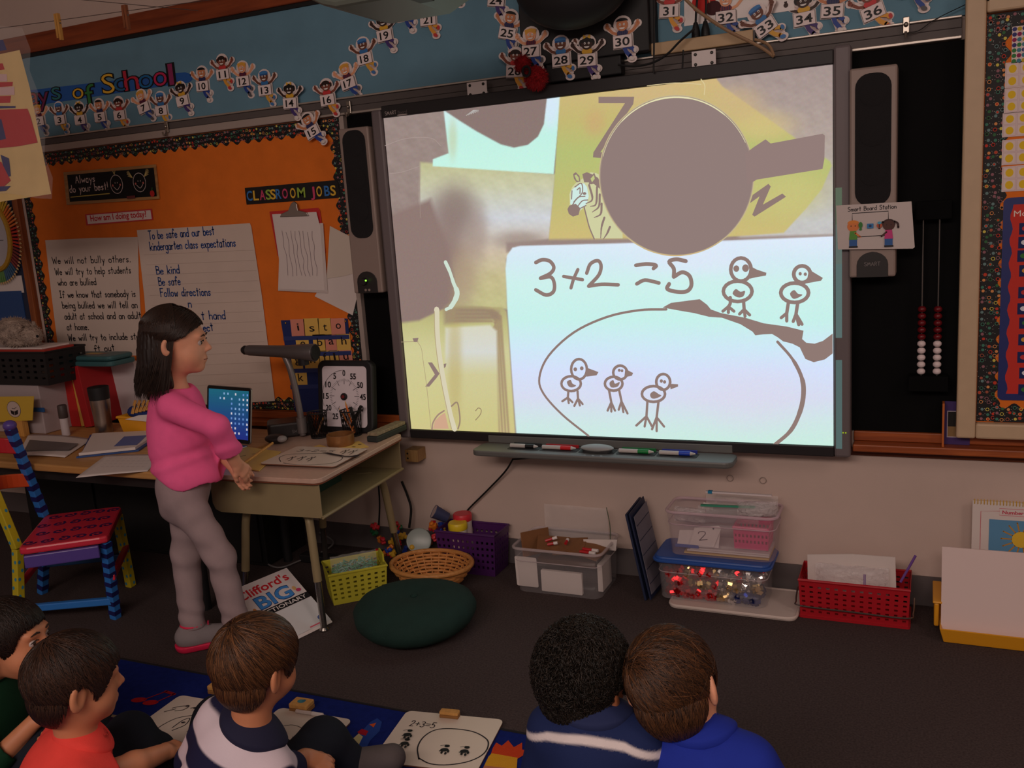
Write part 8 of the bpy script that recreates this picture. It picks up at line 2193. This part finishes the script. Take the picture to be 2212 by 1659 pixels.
# red shirt
H = np.array(wl(163, 1470, -1.86)); S = np.array(wl(160, 1632, -1.87)); S[2] = max(S[2], .26)
f = unit((.55, .84, 0)); B = nv(S[0] - .06, S[1] - .05, .085); rh = unit(np.cross(f, nv(0, 0, 1)))
hand = np.array(wl(372, 1618, -1.67)); shR = S + rh * .10; el = np.array(wl(290, 1652, -1.78))
CORAL = fabric('coral_jersey', (240, 74, 66)); CAMO = mat('camo_cloth', (64, 62, 44), .9, var=.7, vscale=18)
seated('boy in a coral red shirt seated at the front left', H, (.46, .88, -.16), (0, 0, 1), .93, S, B, f, SKIN_M, CORAL, fabric('dark_jeans', (30, 34, 44)),
       lambda o, H, M, s: boy_hair(o, H, M, s, (34, 22, 17), (70, 44, 30), seed=21, fringe=.3, thick=.014, n=4600, jit=.25), armR=(el, hand - unit(hand - el) * .02, unit(hand - el), .75), armL=(S - rh * .16 - nv(0, 0, .15), B + f * .06 - rh * .20 + nv(0, 0, .08)),
       legs={1: (np.array(fl(370, 1640, .10)) + nv(-.06, 0, 0), np.array(fl(262, 1655, .055))), -1: (B + f * .22 - rh * .2 + nv(0, 0, .07), B + f * .26 + nv(0, 0, -.02))},
       collar=(CORAL, .007), shoe=(CAMO, mat('sole_dark', (50, 48, 44), .7), None))
# striped rugby shirt
NVY, WHT = lin((34, 34, 66)), lin((222, 206, 216))
def stripes(V, S, B, ax, rr_, ff):
    p1 = np.array(wl(446, 1548, -1.80)); e = unit(np.array(wl(606, 1652, -1.82)) - p1); d = unit(ax - e * (e @ ax)); t = (p1 - V) @ d
    lat = (V - S) @ rr_
    sg = lambda x: np.clip(x / .005 + .5, 0, 1)
    band = sg(t + .026) - sg(t - .026) + sg(t - .085) - sg(t - .137) + sg(t - .2)
    band = np.clip(np.maximum(band, sg(lat - .118)), 0, 1)[:, None]
    return np.array(NVY) * band + np.array(WHT) * (1 - band)
STRM = mat('rugby_cloth', (200, 200, 200), .85, attr='Col', bump=.15, bscale=600, spec=.2)
H = np.array(wl(556, 1432, -1.70)); S = np.array(wl(532, 1600, -1.725)); f = unit((.12, .99, 0)); rh = unit(np.cross(f, nv(0, 0, 1))); B = nv(S[0] - .10, S[1] - .03, .085)
kn = np.array(wl(700, 1600, -1.48)); hand = np.array(wl(668, 1628, -1.56)); el = np.array(wl(615, 1668, -1.68))
JEAN = fabric('dark_jeans', (30, 34, 44))
seated('boy in a navy and white striped shirt seated before the dictionary', H, (.20, .96, -.12), (.05, 0, 1), .93, S, B, f, SKIN_M, STRM, JEAN,
       lambda o, H, M, s: boy_hair(o, H, M, s, (48, 30, 20), (120, 78, 46), seed=31, fringe=.5, thick=.015, n=5000, jit=.12), armR=(el, hand - unit(hand - el) * .025, unit(nv(.9, .1, -.15)), .7),
       legs={1: (kn, np.array(fl(770, 1650, .06))), -1: (B + f * .20 - rh * .2 + nv(0, 0, .09), B + f * .27 - rh * .02 + nv(0, 0, -.02))}, shirt_col=stripes, sleeve=1.55, sh_h=.0035, shw=.100, tw=.92,
       collar=(mat('collar_navy', (30, 30, 58), .85), .015), shoe=(fabric('shoe_charcoal', (92, 84, 84)), mat('sole_white', (206, 190, 180), .6), {1: unit((.75, .25, .25)), -1: unit((.9, .4, 0))}))
# navy shirt with white stripe
def yoke(V, S, B, ax, rr_, ff):
    t = (S - V) @ ax; lat = np.abs((V - S) @ rr_); h = t + .006 - .30 * np.maximum(lat - .07, 0) + .016 * np.exp(-(lat / .07) ** 2)
    w = (np.clip((.0062 - np.abs(h)) / .004 + .5, 0, 1) * ((V - S) @ ff < .06))[:, None]
    return np.array(lin((226, 214, 214))) * w + np.array(lin((32, 44, 88))) * (1 - w)
H = np.array(wl(1262, 1462, -1.66)); S = np.array(wl(1283, 1582, -1.70)); f = unit((-.05, 1, 0)); B = nv(S[0] + .0, S[1] - .02, .085)
seated('boy with curly black hair in a navy shirt with white stripe', H, (.20, .97, -.12), (-.04, 0, 1), .88, S, B, f, SKIN_D, mat('navy_polo', (32, 44, 88), .85, attr='Col', bump=.15, bscale=600, spec=.2), JEAN,
       lambda o, H, M, s: boy_hair(o, H, M, s, (22, 18, 15), (48, 38, 30), seed=41, n=4200, L=.006, K=8, thick=.018, curl=.004, lift=.02, jit=.8, rr=.0012, lump=.002), shirt_col=yoke, sleeve=1.5, shw=.088, tw=.84, kw=.09, sh_h=.0035,
       collar=(mat('collar_navy2', (32, 42, 84), .85), .010), shoe=(fabric('shoe_charcoal', (92, 84, 84)), mat('sole_white', (206, 190, 180), .6), None))
# blue shirt
H = np.array(wl(1456, 1478, -1.64)); S = np.array(wl(1512, 1626, -1.66)); f = unit((.05, 1, 0)); B = nv(S[0] + .03, S[1] - .01, .085)
seated('brown haired boy in a royal blue shirt at the bottom right', H, (.10, .97, -.2), (-.28, -.05, 1), .90, S, B, f, SKIN_L, fabric('royal_jersey', (34, 52, 158)), JEAN,
       lambda o, H, M, s: boy_hair(o, H, M, s, (36, 23, 17), (104, 66, 38), seed=51, fringe=.1, thick=.014, n=4800, jit=.3, whorl=(-.075, .045, .055)), sleeve=.7, shw=.098, tw=.92, kw=.09,
       collar=(fabric('royal_jersey', (34, 52, 158)), .006), shoe=(fabric('shoe_charcoal', (92, 84, 84)), mat('sole_white', (206, 190, 180), .6), None))
# green shirt
H = np.array(wl(22, 1382, -1.72)); S = np.array(wl(-30, 1545, -1.74)); f = unit((.85, .53, 0)); S[2] = max(S[2], .29); B = nv(S[0] - .03, S[1] + .0, .085)
seated('boy with short dark hair in a dark green shirt smiling', H, (.93, .34, .02), (-.06, 0, 1), .98, S, B, f, SKIN_M, fabric('green_fleece', (16, 56, 34)), JEAN,
       lambda o, H, M, s: boy_hair(o, H, M, s, (26, 18, 15), (46, 30, 22), seed=61, thick=.007, n=3600, L=.008), sleeve=1.6, kw=.10, collar=(fabric('green_fleece', (16, 56, 34)), .008), eyes_on=True,
       shoe=(fabric('shoe_charcoal', (92, 84, 84)), mat('sole_white', (206, 190, 180), .6), None))
# ================================================================== RUG AND WHAT LIES ON IT
t = thing('area_rug', 'dark blue classroom rug with coloured pictures', 'rug', (0.1, -1.9, 0), world=True)
rx1 = fl(1170, 1592).x
MB().rrect((-.52, -2.0, .001), 2.95, 1.78, .007, .03, (XU, YD, ZV)).build('pile', mat('rug_blue', (24, 38, 112), .95, var=.15, vscale=60, bump=.4, bscale=500, spec=.1), t)
MB().tube([Vector((-.52 + a, -2.0 + b, .0055)) for a, b in rr_pts(2.95, 1.78, .03, 3)], .0055, 6, closed=True).build('binding', mat('rug_binding', (24, 22, 28), .9), t)
RZ = .0084
ik = Ink((0, 0, RZ), XU, YD, ZV, step=.0001, pxmap=px_floor(RZ)); RUGM = mat('rug_print', (200, 200, 200), .95, attr='Col', bump=.4, bscale=500, spec=.1)
def rp(pts, c): ik.poly(ik.px(pts), c)
def rl(pts, w, c, sm=0): ik.line(ik.px(pts), w, c, smooth=sm)
def rflush(name):
    global ik
    k = ik.k; ik.build(name, RUGM, t); ik = Ink((0, 0, RZ), XU, YD, ZV, step=.0001, pxmap=px_floor(RZ)); ik.k = k
rp([(-200, 1530), (240, 1545), (350, 1562), (330, 1659), (200, 1760), (-200, 1760)], (64, 26, 76))
rl([(-100, 1528), (240, 1546), (350, 1564), (460, 1582)], .012, (170, 150, 120)); rl([(350, 1610), (310, 1640), (270, 1690)], .010, (140, 128, 110))
rflush('woven_band')
for a, b in (((300, 1512), (358, 1494)), ((325, 1518), (376, 1500))): ik.ell(*ik.px([a])[0], .024, .014, (190, 34, 40), rot=.3); rl([(a[0] + 12, a[1] - 1), b], .005, (150, 30, 40))
rl([(358, 1494), (376, 1500)], .012, (150, 30, 40))
rflush('woven_notes')
rp([(758, 1618), (782, 1580), (800, 1560), (815, 1552), (825, 1560), (820, 1580), (800, 1600), (788, 1622)], (44, 72, 150)); rp([(745, 1612), (775, 1585), (784, 1592), (770, 1620)], (206, 190, 140)); rp([(772, 1582), (782, 1575), (796, 1580), (790, 1590), (776, 1586)], (170, 30, 46)); rp([(798, 1566), (813, 1562), (807, 1572)], (214, 90, 40))
rflush('woven_penguin')
rl([(750, 1644), (800, 1652), (900, 1668)], .010, (150, 170, 130))
rflush('woven_line')
rp([(1064, 1618), (1072, 1605), (1084, 1612), (1098, 1600), (1110, 1615), (1128, 1605), (1128, 1620), (1145, 1624), (1118, 1640), (1060, 1632)], (206, 70, 36)); rp([(1055, 1636), (1062, 1628), (1118, 1638), (1116, 1662), (1046, 1655)], (220, 160, 44)); rp([(1046, 1655), (1116, 1662), (1112, 1700), (1030, 1690)], (190, 120, 90))
rflush('woven_crown')
BZ = .0105
def draw(lst, w=.003):
    for p in lst: ik.line(ik.px(p), w, K, smooth=4)
t, ik = small_board('dry erase board with scribbled ovals beside the red shirted boy', [(388, 1507), (520, 1523), (420, 1628), (268, 1590)], BZ, .018)
draw([[(455, 1545), (420, 1545), (380, 1552), (345, 1570), (330, 1585), (345, 1600)], [(372, 1572), (395, 1556), (410, 1552), (400, 1566), (372, 1578)], [(412, 1572), (432, 1560), (420, 1575), (404, 1580)]])
draw([[(372, 1530), (390, 1526), (408, 1526), (395, 1534), (378, 1536)], [(412, 1530), (425, 1528)], [(430, 1538), (446, 1534)], [(355, 1538), (380, 1532)], [(300, 1588), (310, 1582), (305, 1592)], [(318, 1592), (345, 1598)]], .0026)
for x, y in ((405, 1526), (422, 1531), (440, 1538), (396, 1562), (412, 1574), (330, 1596), (340, 1600)): ik.ell(*ik.px([(x, y)])[0], .006, .004, K, rot=.4)
ik.build('drawing', INK, t)
t, ik = small_board('dry erase board lying beyond the striped shirt boy', [(588, 1530), (752, 1556), (700, 1632), (545, 1600)], BZ, .018)
draw([[(612, 1568), (632, 1566), (650, 1572), (664, 1588)], [(610, 1588), (612, 1592)], [(632, 1592), (633, 1597)]], .0016); ik.build('drawing', INK, t)
t, ik = small_board('dry erase board with two drawn cows inside a ring', [(876, 1537), (1088, 1558), (1030, 1672), (806, 1648)], BZ, .018)
draw([[(905, 1640), (902, 1615), (915, 1592), (940, 1577), (975, 1574), (1020, 1580), (1048, 1594), (1055, 1608), (1045, 1628), (1015, 1644), (970, 1652), (930, 1650), (905, 1638)]], .004)
ik.hand('2+3=5', *ik.px([(884, 1568), (936, 1573)]), .026, K, .0028)
def cow(x, y, s):
    for dx, dy, rx, ry in ((0, 0, .011, .008), (6, -8, .007, .006), (-6, 6, .003, .006), (2, 8, .003, .006), (8, 4, .003, .006), (-9, 3, .004, .002)):
        ik.ell(*ik.px([(x + dx * s, y + dy * s)])[0], rx * s, ry * s, (28, 30, 30), rot=.3)
    ik.line(ik.px([(x - 8 * s, y - 8 * s), (x + 4 * s, y - 10 * s)]), .002, (90, 84, 84))
for x, y in ((960, 1620), (1003, 1624), (874, 1608), (880, 1590)): cow(x, y, 1.0)
ik.build('drawing', INK, t)
TANB = mat('eraser_tan', (206, 152, 84), .9, var=.15, vscale=60)
def blk(label, a, b, h, w, z=BZ, name='felt_block'):
    p, q = fl(*a, z), fl(*b, z); d = q - p; ang = math.atan2(d.y, d.x); c = (p + q) / 2; L = d.length
    t = thing(name, label, 'eraser', (c.x, c.y, z), ang, group='small tan erasers on the rug')
    MB().mm(-L / 2, L / 2, -w / 2, w / 2, 0, h * .45).build('backing', mat('eraser_back', (150, 104, 56), .8), t, bevel=.002)
    MB().mm(-L / 2, L / 2, -w / 2, w / 2, h * .45 + .0005, h).build('felt', TANB, t, bevel=.003); return t, L, h, w
t, L, h, w = blk('tan eraser block with blue stain near the white marker', (634, 1530), (672, 1536), .026, .042)
ik = Ink((0, 0, h + .0003), XU, YD, ZV); ik.ell(0, 0, .012, .009, (70, 130, 140)); ik.ell(.006, .004, .006, .006, (60, 110, 130)); ik.build('stain', INK, t)
blk('tan eraser block half hidden behind the striped boy head', (458, 1492), (485, 1496), .026, .04); blk('tan eraser block at the top edge of the cow drawing board', (952, 1546), (992, 1550), .018, .022, .0155)
a, b = fl(640, 1536, .021), fl(697, 1545, .021); marker('white marker lying on the second dry erase board', a, b, mat('marker_white2', (206, 190, 184), .4), MW, None)
# tidy helper properties
for o in bpy.data.objects:
    if '_org' in o: del o['_org']
